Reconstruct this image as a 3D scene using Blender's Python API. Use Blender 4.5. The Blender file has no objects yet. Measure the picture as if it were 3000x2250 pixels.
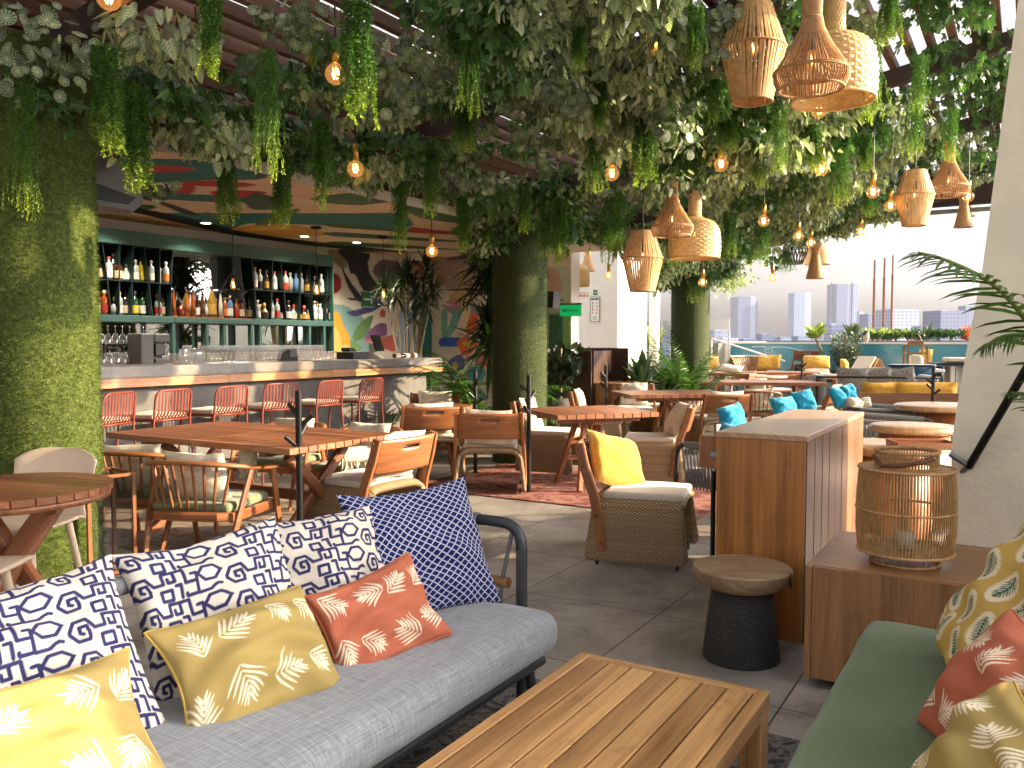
import bpy, math, random
import numpy as np
from mathutils import Vector as V, Matrix, Quaternion
random.seed(7)
RNG = np.random.default_rng(7)
sc = bpy.context.scene
COL = sc.collection
R = math.radians
pi = math.pi

# ------------------------------------------------------------------ camera model and placing helpers
FPX, EYE = 2500.0, 1.4
TH = math.atan(125 / FPX)
AX = R(31.1)                                   # the terrace grid is turned 31 degrees from the view
D1 = V((math.sin(AX), math.cos(AX), 0)); D2 = V((math.cos(AX), -math.sin(AX), 0))
def ray(x, y):
    a, b = (x - 1500) / FPX, (1125 - y) / FPX
    c, s = math.cos(TH), math.sin(TH)
    return V((a, c + b * s, -s + b * c))
def fl(x, y, z=0.0):
    d = ray(x, y); t = (z - EYE) / d.z
    return V((d.x * t, d.y * t, z))
def dep(x, y, Y):
    d = ray(x, y); t = Y / d.y
    return V((d.x * t, Y, EYE + d.z * t))
def W(p, q, z=0.0):
    return V((p * D1.x + q * D2.x, p * D1.y + q * D2.y, z))
def onq(x, y, q):                              # point of wall plane q = const -> (p, z)
    d = ray(x, y); t = q / (d.x * D2.x + d.y * D2.y)
    return (t * (d.x * D1.x + d.y * D1.y), EYE + d.z * t)
def onp(x, y, p):
    d = ray(x, y); t = p / (d.x * D1.x + d.y * D1.y)
    return (t * (d.x * D2.x + d.y * D2.y), EYE + d.z * t)
def onz(x, y, z):
    w = fl(x, y, z)
    return (w.x * D1.x + w.y * D1.y, w.x * D2.x + w.y * D2.y)
def face(fx, fy):                              # rotation that turns local +Y to (fx, fy)
    return math.atan2(-fx, fy)
ROT1 = -AX                                     # local Y along D1, local X along D2

def C(r, g, b):
    f = lambda v: (v / 255 / 12.92) if v <= 10 else ((v / 255 + .055) / 1.055) ** 2.4
    return (f(r), f(g), f(b), 1.0)

# ------------------------------------------------------------------ mesh builder
class MB:
    def __init__(s):
        s.v = []; s.f = []; s.m = []; s.uv = []; s.t = []; s.sm = []
    def add(s, verts, faces, mat=0, uvs=None, tone=0.5, smooth=False):
        o = len(s.v)
        s.v.extend([tuple(p) for p in verts])
        for i, f in enumerate(faces):
            s.f.append([o + k for k in f])
            s.m.append(mat); s.t.append(tone); s.sm.append(smooth)
            s.uv.append(uvs[i] if uvs is not None else [(verts[k][0] + .3 * verts[k][2], verts[k][1] + .7 * verts[k][2]) for k in f])
        return s
    def box(s, c, size, Rm=None, b=0.004, mat=0, tone=None, long=None):
        hx, hy, hz = [d / 2 for d in size]; h = (hx, hy, hz)
        b = min(b, .45 * min(size))
        P = {}; verts = []
        for sx in (-1, 1):
            for sy in (-1, 1):
                for sz in (-1, 1):
                    sg = (sx, sy, sz)
                    for a in range(3):
                        P[(sg, a)] = len(verts)
                        verts.append([sg[k] * (h[k] - (0 if k == a else b)) for k in range(3)])
        faces = []
        S = (-1, 1)
        for a in range(3):
            i, j = (a + 1) % 3, (a + 2) % 3
            for sa in S:
                q = []
                for si, sj in ((-1, -1), (1, -1), (1, 1), (-1, 1)):
                    g = [0, 0, 0]; g[a] = sa; g[i] = si; g[j] = sj
                    q.append(P[(tuple(g), a)])
                faces.append(q)
        for a in range(3):
            i, j = (a + 1) % 3, (a + 2) % 3
            for si in S:
                for sj in S:
                    g0 = [0, 0, 0]; g0[a] = -1; g0[i] = si; g0[j] = sj
                    g1 = list(g0); g1[a] = 1
                    faces.append([P[(tuple(g0), i)], P[(tuple(g1), i)], P[(tuple(g1), j)], P[(tuple(g0), j)]])
        for sx in S:
            for sy in S:
                for sz in S:
                    faces.append([P[((sx, sy, sz), a)] for a in range(3)])
        L = long if long is not None else max(range(3), key=lambda k: size[k])
        i, j = [k for k in range(3) if k != L]
        ou, ov = random.random() * 20, random.random() * 20
        uvs = []
        for f in faces:
            a, b2, c2 = [V(verts[k]) for k in f[:3]]
            n = (b2 - a).cross(c2 - a); m = sum((V(verts[k]) for k in f), V()) / len(f)
            if n.dot(m) < 0: f.reverse()
            uvs.append([(verts[k][L] + ou, verts[k][i] + verts[k][j] + ov) for k in f])
        cv = V(c)
        vv = [(Rm @ V(p) if Rm else V(p)) + cv for p in verts]
        return s.add(vv, faces, mat, uvs, random.random() if tone is None else tone)
    def bar(s, pts, wx, wy, side=(1, 0, 0), mat=0, tone=None, ch=0.18, taper=None, smooth=False):
        pts = [V(p) for p in pts]; S0 = V(side); n = len(pts)
        base = []
        c = ch
        for x, y in ((-.5 + c, -.5), (.5 - c, -.5), (.5, -.5 + c), (.5, .5 - c), (.5 - c, .5), (-.5 + c, .5), (-.5, .5 - c), (-.5, -.5 + c)):
            base.append((x, y))
        verts = []; ln = 0; us = []
        for k, p in enumerate(pts):
            T = (pts[min(k + 1, n - 1)] - pts[max(k - 1, 0)]).normalized()
            Sd = (S0 - T * S0.dot(T)).normalized(); N = T.cross(Sd)
            if k: ln += (p - pts[k - 1]).length
            us.append(ln)
            f = taper[k] if taper else 1
            for x, y in base: verts.append(p + Sd * x * wx * f + N * y * wy * f)
        faces = []; uvs = []; ou, ov = random.random() * 20, random.random() * 20
        for k in range(n - 1):
            for i in range(8):
                j = (i + 1) % 8
                faces.append([k * 8 + i, k * 8 + j, k * 8 + 8 + j, k * 8 + 8 + i])
                a0, a1 = i * (wx + wy) / 4 + ov, (i + 1) * (wx + wy) / 4 + ov
                uvs.append([(us[k] + ou, a0), (us[k] + ou, a1), (us[k + 1] + ou, a1), (us[k + 1] + ou, a0)])
        faces.append([7 - i for i in range(8)]); uvs.append([(ou + base[7 - i][0] * wx, ov + base[7 - i][1] * wy) for i in range(8)])
        o = (n - 1) * 8
        faces.append([o + i for i in range(8)]); uvs.append([(ou + x * wx, ov + y * wy) for x, y in base])
        return s.add(verts, faces, mat, uvs, random.random() if tone is None else tone, smooth)
    def tube(s, pts, r, seg=8, mat=0, tone=0.5, closed=False, cap=True):
        pts = [V(p) for p in pts]; n = len(pts)
        rr = r if isinstance(r, (list, tuple)) else [r] * n
        verts = []; T0 = None; N = None; us = []; ln = 0
        for k, p in enumerate(pts):
            if closed: T = (pts[(k + 1) % n] - pts[k - 1])
            else: T = pts[min(k + 1, n - 1)] - pts[max(k - 1, 0)]
            if T.length < 1e-9: T = V((0, 0, 1))
            T.normalize()
            if N is None:
                a = V((0, 0, 1)) if abs(T.z) < .9 else V((1, 0, 0))
                N = T.cross(a).normalized()
            else:
                N = (N - T * N.dot(T))
                N = N.normalized() if N.length > 1e-6 else T.orthogonal().normalized()
            B = T.cross(N)
            if k: ln += (p - pts[k - 1]).length
            us.append(ln)
            for i in range(seg):
                a = 2 * pi * i / seg
                verts.append(p + (N * math.cos(a) + B * math.sin(a)) * rr[k])
        faces = []; uvs = []; ou = random.random() * 9
        m = n if closed else n - 1
        for k in range(m):
            k2 = (k + 1) % n
            for i in range(seg):
                j = (i + 1) % seg
                faces.append([k * seg + i, k * seg + j, k2 * seg + j, k2 * seg + i])
                u0 = us[k] + ou; u1 = (us[k2] if k2 else ln + .01) + ou
                v0, v1 = i * 2 * pi * rr[k] / seg, (i + 1) * 2 * pi * rr[k] / seg
                uvs.append([(u0, v0), (u0, v1), (u1, v1), (u1, v0)])
        s.add(verts, faces, mat, uvs, tone, True)
        if cap and not closed:
            s.add(verts[:seg], [list(range(seg))[::-1]], mat, None, tone)
            s.add(verts[-seg:], [list(range(seg))], mat, None, tone)
        return s
    def lathe(s, prof, seg=24, c=(0, 0, 0), mat=0, tone=0.5, smooth=True, M=None, sy=1.0):
        c = V(c); verts = []; n = len(prof); us = [0]
        for k in range(1, n): us.append(us[-1] + math.hypot(prof[k][0] - prof[k - 1][0], prof[k][1] - prof[k - 1][1]))
        for r, z in prof:
            for i in range(seg):
                a = 2 * pi * i / seg
                p = V((max(r, 1e-5) * math.cos(a), max(r, 1e-5) * math.sin(a) * sy, z))
                verts.append((M @ p if M else p) + c)
        rm = max(r for r, z in prof)
        faces = []; uvs = []
        for k in range(n - 1):
            for i in range(seg):
                j = (i + 1) % seg
                faces.append([k * seg + i, k * seg + j, (k + 1) * seg + j, (k + 1) * seg + i])
                v0, v1 = i * 2 * pi * rm / seg, (i + 1) * 2 * pi * rm / seg
                uvs.append([(us[k], v0), (us[k], v1), (us[k + 1], v1), (us[k + 1], v0)])
        return s.add(verts, faces, mat, uvs, tone, smooth)
    def prism(s, poly, z0, z1, mat=0, tone=None, M=None, uvaxis=0):
        n = len(poly); t = random.random() if tone is None else tone
        vs = [V((x, y, z0)) for x, y in poly] + [V((x, y, z1)) for x, y in poly]
        ou, ov = random.random() * 20, random.random() * 20
        uvf = (lambda p: (p.x + ou, p.y + p.z + ov)) if uvaxis == 0 else ((lambda p: (p.y + ou, p.x + p.z + ov)) if uvaxis == 1 else (lambda p: (p.z + ou, p.x + p.y + ov)))
        faces = [list(range(n))[::-1], [n + i for i in range(n)]] + [[i, (i + 1) % n, n + (i + 1) % n, n + i] for i in range(n)]
        area = sum(poly[i][0] * poly[(i + 1) % n][1] - poly[(i + 1) % n][0] * poly[i][1] for i in range(n))
        if (area < 0) != (z1 < z0): faces = [f[::-1] for f in faces]
        uvs = [[uvf(vs[k]) for k in f] for f in faces]
        if M: vs = [M @ p for p in vs]
        return s.add(vs, faces, mat, uvs, t)
    def plate(s, nu, nv, pos, th, skip=None, mat=0, tone=None, smooth=True, uv=None, uperm=False):
        """a sheet pos(u,v) of thickness th (towards -normal), cells skipped where skip(i,j)"""
        G = [[V(pos(i / nu, j / nv)) for j in range(nv + 1)] for i in range(nu + 1)]
        Nn = [[None] * (nv + 1) for _ in range(nu + 1)]
        for i in range(nu + 1):
            for j in range(nv + 1):
                du = G[min(i + 1, nu)][j] - G[max(i - 1, 0)][j]; dv = G[i][min(j + 1, nv)] - G[i][max(j - 1, 0)]
                n = du.cross(dv); Nn[i][j] = n.normalized() if n.length > 1e-12 else V((0, 0, 1))
        idx = lambda i, j, b: (i * (nv + 1) + j) * 2 + b
        verts = []
        UV = []
        lu = [0]
        for i in range(1, nu + 1): lu.append(lu[-1] + (G[i][nv // 2] - G[i - 1][nv // 2]).length)
        lv = [0]
        for j in range(1, nv + 1): lv.append(lv[-1] + (G[nu // 2][j] - G[nu // 2][j - 1]).length)
        ou, ov = (0, 0) if uv == 'raw' else (random.random() * 20, random.random() * 20)
        for i in range(nu + 1):
            for j in range(nv + 1):
                verts.append(G[i][j]); verts.append(G[i][j] - Nn[i][j] * th)
                q = (lu[i] + ou, lv[j] + ov)
                if uperm: q = (lv[j] + ov, lu[i] + ou)
                UV += [q, (q[0], q[1] + th)]
        keep = {(i, j) for i in range(nu) for j in range(nv) if not (skip and skip(i, j))}
        faces = []
        for i, j in keep:
            faces.append([idx(i, j, 0), idx(i + 1, j, 0), idx(i + 1, j + 1, 0), idx(i, j + 1, 0)])
            faces.append([idx(i, j, 1), idx(i, j + 1, 1), idx(i + 1, j + 1, 1), idx(i + 1, j, 1)])
            for (a, b, nb) in (((i, j), (i + 1, j), (i, j - 1)), ((i + 1, j), (i + 1, j + 1), (i + 1, j)), ((i + 1, j + 1), (i, j + 1), (i, j + 1)), ((i, j + 1), (i, j), (i - 1, j))):
                if nb not in keep:
                    faces.append([idx(*a, 0), idx(*a, 1), idx(*b, 1), idx(*b, 0)])
        uvs = [[UV[k] for k in f] for f in faces]
        o = len(s.f)
        s.add(verts, faces, mat, uvs, random.random() if tone is None else tone, smooth)
        return s
    def rbox(s, c, size, r, n=5, Rm=None, mat=0, tone=0.5, bulge=0.0, noise=0.0, seed=0):
        """rounded soft box: a cube surface grid pulled onto a rounded box"""
        h = V(size) / 2; cv = V(c); r = min(r, min(h) * .98)
        inner = V((h.x - r, h.y - r, h.z - r))
        rnd = random.Random(seed); ph = [rnd.random() * 6.28 for _ in range(6)]
        faces = []; verts = []; key = {}; uvs = []
        def cnt(l): return max(n, int(l / .05)) if noise or bulge else n
        def vert(p):
            k = tuple(round(x, 5) for x in p)
            if k in key: return key[k]
            q = V([max(-inner[a], min(inner[a], p[a])) for a in range(3)])
            d = p - q
            w = q + d.normalized() * r if d.length > 1e-9 else p
            if bulge: w.z += bulge * (1 if w.z > 0 else -.3) * max(0, (1 - (p.x / h.x) ** 2)) * max(0, (1 - (p.y / h.y) ** 2))
            if noise and p.z > -h.z * .5:
                w.z += noise * (math.sin(w.x * 11 + w.y * 3 + ph[0]) + .6 * math.sin(w.y * 17 - w.x * 6 + ph[1]) + .4 * math.sin(w.x * 29 + w.y * 23 + ph[2]))
            key[k] = len(verts); verts.append(w); return key[k]
        for a in range(3):
            i, j = (a + 1) % 3, (a + 2) % 3
            ni, nj = cnt(size[i]), cnt(size[j])
            gi = grid1(h[i], r, ni); gj = grid1(h[j], r, nj)
            for sa in (-1, 1):
                for x in range(len(gi) - 1):
                    for y in range(len(gj) - 1):
                        f = []
                        for (xx, yy) in ((x, y), (x + 1, y), (x + 1, y + 1), (x, y + 1)):
                            p = V((0, 0, 0)); p[a] = sa * h[a]; p[i] = gi[xx]; p[j] = gj[yy]
                            f.append((vert(p), (p[i] + (h[a] + p[a]), p[j])))
                        if sa < 0: f.reverse()
                        faces.append([k[0] for k in f]); uvs.append([k[1] for k in f])
        vv = [(Rm @ p if Rm else p) + cv for p in verts]
        return s.add(vv, faces, mat, uvs, tone, True)
    def build(s, name, mats, parent=None, M=None):
        me = bpy.data.meshes.new(name)
        me.from_pydata(s.v, [], s.f)
        if not isinstance(mats, (list, tuple)): mats = [mats]
        for m in mats: me.materials.append(m)
        me.polygons.foreach_set('material_index', s.m)
        me.polygons.foreach_set('use_smooth', s.sm)
        uv = me.uv_layers.new(name='UVMap')
        uv.data.foreach_set('uv', [c for f in s.uv for q in f for c in q])
        at = me.attributes.new('tone', 'FLOAT', 'FACE')
        at.data.foreach_set('value', s.t)
        me.update()
        o = bpy.data.objects.new(name, me); COL.objects.link(o)
        if M: o.matrix_world = M
        if parent: o.parent = parent
        return o
def grid1(h, r, n):
    m = 4
    a = [-h + r * k / m for k in range(m)]
    b = [-h + r + (2 * h - 2 * r) * k / n for k in range(n + 1)]
    return a + b + [-x for x in a[::-1]]

def thing(name, label, cat, loc=(0, 0, 0), rotz=0, group=None):
    o = bpy.data.objects.new(name, None); COL.objects.link(o)
    o.empty_display_size = .1
    o.location = loc; o.rotation_euler = (0, 0, rotz)
    return tag(o, label, cat, group)
def tag(o, label, cat, group=None):
    o['label'] = label; o['category'] = cat
    if group: o['group'] = group
    return o
def struct(o, kind='structure'):
    o['kind'] = kind
    return o
def dup(root, loc, rotz=None, label=None, group=None, scale=None):
    r = root.copy(); COL.objects.link(r); r.location = loc
    if rotz is not None: r.rotation_euler = (r.rotation_euler[0], r.rotation_euler[1], rotz)
    if label: r['label'] = label
    if group: r['group'] = group
    if scale: r.scale = scale if isinstance(scale, (tuple, list)) else (scale,) * 3
    for ch in KIDS.get(root.name, []):
        c = ch.copy(); COL.objects.link(c); c.parent = r
        KIDS.setdefault(r.name, []).append(c)
        for g in KIDS.get(ch.name, []):
            d = g.copy(); COL.objects.link(d); d.parent = c
            KIDS.setdefault(c.name, []).append(d)
    return r
KIDS = {}
def kids(root):                                 # remember a finished thing's children so that copies are quick
    KIDS[root.name] = list(root.children)
    for c in root.children: KIDS[c.name] = list(c.children)
    return root

# ------------------------------------------------------------------ materials
def nd(nt, t, ins=None, **props):
    n = nt.nodes.new(t)
    for k, v in props.items(): setattr(n, k, v)
    for k, v in (ins or {}).items():
        if isinstance(v, bpy.types.NodeSocket): nt.links.new(v, n.inputs[k])
        else: n.inputs[k].default_value = v
    return n
def newmat(name):
    m = bpy.data.materials.new(name); m.use_nodes = True
    nt = m.node_tree; nt.nodes.clear()
    out = nt.nodes.new('ShaderNodeOutputMaterial')
    bs = nt.nodes.new('ShaderNodeBsdfPrincipled')
    nt.links.new(bs.outputs[0], out.inputs[0])
    return m, nt, bs, out
def math_(nt, op, a, b=0.0, c=None, clamp=False):
    n = nt.nodes.new('ShaderNodeMath'); n.operation = op; n.use_clamp = clamp
    for i, v in enumerate((a, b) if c is None else (a, b, c)):
        if isinstance(v, bpy.types.NodeSocket): nt.links.new(v, n.inputs[i])
        else: n.inputs[i].default_value = v
    return n.outputs[0]
def mix(nt, f, a, b, mode='MIX'):
    n = nt.nodes.new('ShaderNodeMix'); n.data_type = 'RGBA'; n.blend_type = mode
    for k, v in ((0, f), (6, a), (7, b)):
        if isinstance(v, bpy.types.NodeSocket): nt.links.new(v, n.inputs[k])
        else: n.inputs[k].default_value = v
    return n.outputs[2]
def ramp(nt, f, stops):
    n = nt.nodes.new('ShaderNodeValToRGB')
    e = n.color_ramp.elements
    while len(e) < len(stops): e.new(.5)
    for k, (p, c) in enumerate(stops): e[k].position = p; e[k].color = c
    nt.links.new(f, n.inputs[0]); return n.outputs[0]
def scl(nt, vec, s, off=(0, 0, 0)):
    return nd(nt, 'ShaderNodeMapping', {0: vec, 'Scale': s, 'Location': off}).outputs[0]
def noise(nt, vec, scale, detail=3, rough=.5, dist=0.0):
    return nd(nt, 'ShaderNodeTexNoise', {'Vector': vec, 'Scale': scale, 'Detail': detail, 'Roughness': rough, 'Distortion': dist}).outputs[0]
def bump(nt, h, bs, strength=.3, dist=.01):
    b = nd(nt, 'ShaderNodeBump', {'Height': h, 'Strength': strength, 'Distance': dist})
    nt.links.new(b.outputs[0], bs.inputs['Normal'])
def uvn(nt): return nd(nt, 'ShaderNodeUVMap', uv_map='UVMap').outputs[0]
def objc(nt): return nd(nt, 'ShaderNodeTexCoord').outputs['Object']
def toneattr(nt): return nd(nt, 'ShaderNodeAttribute', attribute_name='tone').outputs['Fac']

def plain(name, col, rough=.5, metal=0.0, var=.12, scale=14, bmp=0.0, spec=.5, coat=0):
    m, nt, bs, out = newmat(name)
    o = objc(nt); n = noise(nt, o, scale, 4, .6)
    n = ramp(nt, n, [(.3, (0, 0, 0, 1)), (.7, (1, 1, 1, 1))])
    lo = tuple(c * (1 - var) for c in col[:3]) + (1,); hi = tuple(min(1, c * (1 + var)) for c in col[:3]) + (1,)
    nt.links.new(mix(nt, n, lo, hi), bs.inputs['Base Color'])
    bs.inputs['Roughness'].default_value = rough; bs.inputs['Metallic'].default_value = metal
    bs.inputs['Specular IOR Level'].default_value = spec
    if coat: bs.inputs['Coat Weight'].default_value = coat
    if bmp: bump(nt, noise(nt, o, scale * 12, 3), bs, bmp, .004)
    return m
def wood(name, dark, light, rough=.42, grain=1.0, tonev=.45, bmp=.12, coat=0.0):
    m, nt, bs, out = newmat(name)
    uv = uvn(nt); t = toneattr(nt)
    g1 = noise(nt, scl(nt, uv, (1.3 * grain, 26 * grain, 1)), 1.0, 5, .62, .8)
    g2 = noise(nt, scl(nt, uv, (5 * grain, 160 * grain, 1)), 1.0, 3, .6)
    fig = noise(nt, scl(nt, uv, (.9 * grain, 7 * grain, 1)), 1.0, 2, .5, 1.5)
    f = math_(nt, 'ADD', math_(nt, 'MULTIPLY', g1, .62), math_(nt, 'MULTIPLY', fig, .38))
    c = ramp(nt, f, [(.28, dark), (.5, tuple((a * .45 + b * .55) for a, b in zip(dark, light))), (.72, light)])
    fine = ramp(nt, g2, [(.35, (.72, .72, .72, 1)), (.6, (1.05, 1.05, 1.05, 1))])
    c = mix(nt, .8, c, fine, 'MULTIPLY')
    tv = ramp(nt, t, [(0, (1 - tonev, 1 - tonev * 1.05, 1 - tonev * 1.1, 1)), (1, (1 + tonev * .45, 1 + tonev * .5, 1 + tonev * .55, 1))])
    c = mix(nt, 1.0, c, tv, 'MULTIPLY')
    sp = noise(nt, objc(nt), 5, 6, .75); c = mix(nt, .7, c, ramp(nt, sp, [(.33, (.6, .57, .55, 1)), (.43, (1, 1, 1, 1)), (.7, (1.08, 1.07, 1.05, 1))]), 'MULTIPLY')
    nt.links.new(c, bs.inputs['Base Color'])
    rr = math_(nt, 'MULTIPLY_ADD', g1, .25, rough - .1)
    nt.links.new(rr, bs.inputs['Roughness'])
    if coat: bs.inputs['Coat Weight'].default_value = coat; bs.inputs['Coat Roughness'].default_value = .25
    bump(nt, g2, bs, bmp, .003)
    return m
def fabric(name, col, rough=.9, weave=420, var=.18, slub=0.0):
    m, nt, bs, out = newmat(name)
    uv = uvn(nt)
    a = noise(nt, scl(nt, uv, (weave * .06, weave, 1)), 1, 2); b = noise(nt, scl(nt, uv, (weave, weave * .06, 1)), 1, 2)
    w = math_(nt, 'ADD', math_(nt, 'MULTIPLY', a, .5), math_(nt, 'MULTIPLY', b, .5))
    lo = tuple(c * (1 - var * 1.6) for c in col[:3]) + (1,); hi = tuple(min(1, c * (1 + var * 1.6)) for c in col[:3]) + (1,)
    c = ramp(nt, w, [(.36, lo), (.64, hi)])
    if slub:
        s1 = noise(nt, scl(nt, uv, (5, 150, 1)), 1, 3, .7); s2 = noise(nt, scl(nt, uv, (150, 5, 1)), 1, 3, .7)
        s = math_(nt, 'ADD', math_(nt, 'MULTIPLY', s1, .5), math_(nt, 'MULTIPLY', s2, .5))
        c = mix(nt, 1.0, c, ramp(nt, s, [(.38, (1 - slub,) * 3 + (1,)), (.62, (1 + slub,) * 3 + (1,))]), 'MULTIPLY')
    nt.links.new(c, bs.inputs['Base Color'])
    bs.inputs['Roughness'].default_value = rough; bs.inputs['Specular IOR Level'].default_value = .2
    try: bs.inputs['Sheen Weight'].default_value = .25
    except Exception: pass
    bump(nt, w, bs, .25, .002)
    return m
def printed(name, rough=.85):
    m, nt, bs, out = newmat(name)
    c = nd(nt, 'ShaderNodeAttribute', attribute_name='col').outputs['Color']
    w = noise(nt, objc(nt), 900, 1)
    nt.links.new(mix(nt, .35, c, ramp(nt, w, [(.3, (.7, .7, .7, 1)), (.7, (1.25, 1.25, 1.25, 1))]), 'MULTIPLY'), bs.inputs['Base Color'])
    bs.inputs['Roughness'].default_value = rough; bs.inputs['Specular IOR Level'].default_value = .2
    bump(nt, w, bs, .15, .002)
    return m
def wicker(name, dark, light, su=.014, sv=.007, rough=.6):
    """strands run along u, woven over and under along uprights spaced su apart"""
    m, nt, bs, out = newmat(name)
    uv = uvn(nt); x = nd(nt, 'ShaderNodeSeparateXYZ', {0: uv})
    u = math_(nt, 'DIVIDE', x.outputs[0], su); v = math_(nt, 'DIVIDE', x.outputs[1], sv)
    nz = noise(nt, uv, 22, 2)
    v = math_(nt, 'ADD', v, math_(nt, 'MULTIPLY', nz, .9))
    row = math_(nt, 'FLOOR', v)
    fr = math_(nt, 'FRACT', v)
    prof = math_(nt, 'SINE', math_(nt, 'MULTIPLY', fr, pi))
    ph = math_(nt, 'MULTIPLY', math_(nt, 'MODULO', row, 2.0), pi)
    over = math_(nt, 'SINE', math_(nt, 'ADD', math_(nt, 'MULTIPLY', u, pi), ph))
    h = math_(nt, 'MULTIPLY', prof, math_(nt, 'MULTIPLY_ADD', over, .38, .62))
    rn = nd(nt, 'ShaderNodeTexWhiteNoise', {'W': row}, noise_dimensions='1D').outputs[0]
    c = ramp(nt, h, [(.0, tuple(k * .35 for k in dark[:3]) + (1,)), (.35, dark), (.85, light)])
    c = mix(nt, .55, c, ramp(nt, rn, [(0, (.62, .6, .58, 1)), (1, (1.2, 1.2, 1.2, 1))]), 'MULTIPLY')
    nt.links.new(c, bs.inputs['Base Color']); bs.inputs['Roughness'].default_value = rough
    bump(nt, h, bs, .9, .006)
    return m
def emit(name, col, strength):
    m, nt, bs, out = newmat(name)
    bs.inputs['Base Color'].default_value = (0, 0, 0, 1)
    bs.inputs['Emission Color'].default_value = col; bs.inputs['Emission Strength'].default_value = strength
    return m
def glass(name, col=(1, 1, 1, 1), gl=.5, rough=.02, emis=None, es=0):
    """thin glass: see-through with a mirror-like sheen that grows at grazing angles"""
    m, nt, bs, out = newmat(name); nt.nodes.remove(bs)
    tr = nd(nt, 'ShaderNodeBsdfTransparent', {0: col})
    g = nd(nt, 'ShaderNodeBsdfGlossy', {0: (1, 1, 1, 1), 'Roughness': rough})
    f = math_(nt, 'MULTIPLY_ADD', math_(nt, 'POWER', nd(nt, 'ShaderNodeLayerWeight', {'Blend': .5}).outputs['Facing'], 3.0), gl * 1.2, .03)
    s = nd(nt, 'ShaderNodeMixShader', {0: f, 1: tr.outputs[0], 2: g.outputs[0]})
    if es:
        e = nd(nt, 'ShaderNodeEmission', {0: emis, 1: es})
        s = nd(nt, 'ShaderNodeAddShader', {0: s.outputs[0], 1: e.outputs[0]})
    nt.links.new(s.outputs[0], out.inputs[0]); return m
def leafmat(name, edge, mid, mode='vein', trans=.3, rough=.45, tip=None):
    m, nt, bs, out = newmat(name)
    uv = uvn(nt); x = nd(nt, 'ShaderNodeSeparateXYZ', {0: uv})
    t = toneattr(nt)
    if mode == 'radial':
        dx = x.outputs[0]; dy = math_(nt, 'SUBTRACT', x.outputs[1], .42)
        a = math_(nt, 'ARCTAN2', dy, dx)
        r = math_(nt, 'SQRT', math_(nt, 'ADD', math_(nt, 'MULTIPLY', dx, dx), math_(nt, 'MULTIPLY', dy, dy)))
        s = math_(nt, 'ABSOLUTE', math_(nt, 'SINE', math_(nt, 'MULTIPLY', a, 6.5)))
        vein = math_(nt, 'SUBTRACT', 1.0, math_(nt, 'MULTIPLY', s, math_(nt, 'MULTIPLY_ADD', r, 4.0, .6)), clamp=True)
        rim = math_(nt, 'MULTIPLY', math_(nt, 'GREATER_THAN', r, .455), .3)
        f = math_(nt, 'ADD', vein, rim, clamp=True)
    elif mode == 'vein':
        ax = math_(nt, 'ABSOLUTE', x.outputs[0])
        w = math_(nt, 'SINE', math_(nt, 'MULTIPLY', math_(nt, 'SUBTRACT', x.outputs[1], math_(nt, 'MULTIPLY', ax, .9)), 34.0))
        side = math_(nt, 'MULTIPLY', math_(nt, 'GREATER_THAN', w, .72), .45)
        midr = math_(nt, 'LESS_THAN', ax, .03)
        body = math_(nt, 'SUBTRACT', 1.0, math_(nt, 'MULTIPLY', ax, 3.6), clamp=True)
        nz = noise(nt, uv, 9, 3)
        f = math_(nt, 'ADD', math_(nt, 'MULTIPLY', body, math_(nt, 'MULTIPLY_ADD', nz, 1.5, -.05)), math_(nt, 'SUBTRACT', side, math_(nt, 'MULTIPLY', midr, .5)), clamp=True)
    elif mode == 'tip':
        f = math_(nt, 'POWER', math_(nt, 'MAXIMUM', x.outputs[1], 0.0), 5.0)
    else:
        f = math_(nt, 'MULTIPLY', math_(nt, 'LESS_THAN', math_(nt, 'ABSOLUTE', x.outputs[0]), .025), .6)
    c = mix(nt, f, edge, mid)
    tv = ramp(nt, t, [(0, (.42, .45, .42, 1)), (.5, (.92, .92, .9, 1)), (1, (1.5, 1.42, 1.25, 1))])
    c = mix(nt, 1.0, c, tv, 'MULTIPLY')
    nt.links.new(c, bs.inputs['Base Color']); bs.inputs['Roughness'].default_value = rough
    tl = nd(nt, 'ShaderNodeBsdfTranslucent', {0: mix(nt, 1.0, c, (1.3, 1.5, .8, 1), 'MULTIPLY')})
    s = nd(nt, 'ShaderNodeMixShader', {0: trans, 1: bs.outputs[0], 2: tl.outputs[0]})
    nt.links.new(s.outputs[0], out.inputs[0]); return m

M = {}
M['teak'] = wood('oiled_teak', C(100, 56, 30), C(180, 116, 68), .4, coat=.15)
M['teak_red'] = wood('red_teak', C(112, 66, 38), C(180, 116, 76), .42, coat=.1)
M['teak_pale'] = wood('pale_teak', C(120, 76, 40), C(196, 146, 88), .5)
M['acacia'] = wood('acacia', C(132, 86, 46), C(220, 172, 112), .36, .8, .4, coat=.3)
M['walnut'] = wood('walnut_veneer', C(84, 54, 32), C(156, 108, 66), .36, .7, .45, coat=.35)
M['walnut_pale'] = wood('matte_walnut_veneer', C(116, 80, 48), C(172, 126, 82), .42, .9, .15, coat=.25)
M['cabinet_wood'] = wood('lacquered_teak_veneer', C(104, 54, 20), C(204, 138, 66), .34, .42, .2, coat=.25)
M['dark_wood'] = wood('dark_stained_wood', C(44, 26, 18), C(84, 52, 36), .45)
M['slat_wood'] = wood('pergola_slat_wood', C(74, 50, 38), C(136, 98, 74), .55, .7, .35)
M['orange_wood'] = wood('bar_edge_wood', C(128, 70, 34), C(206, 148, 88), .35, .6, .5, coat=.3)
M['stool_top'] = wood('weathered_stool_wood', C(112, 88, 64), C(170, 142, 112), .6, .8, .1)
M['black_metal'] = plain('black_powder_coat', C(22, 22, 24), .38, .3)
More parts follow.
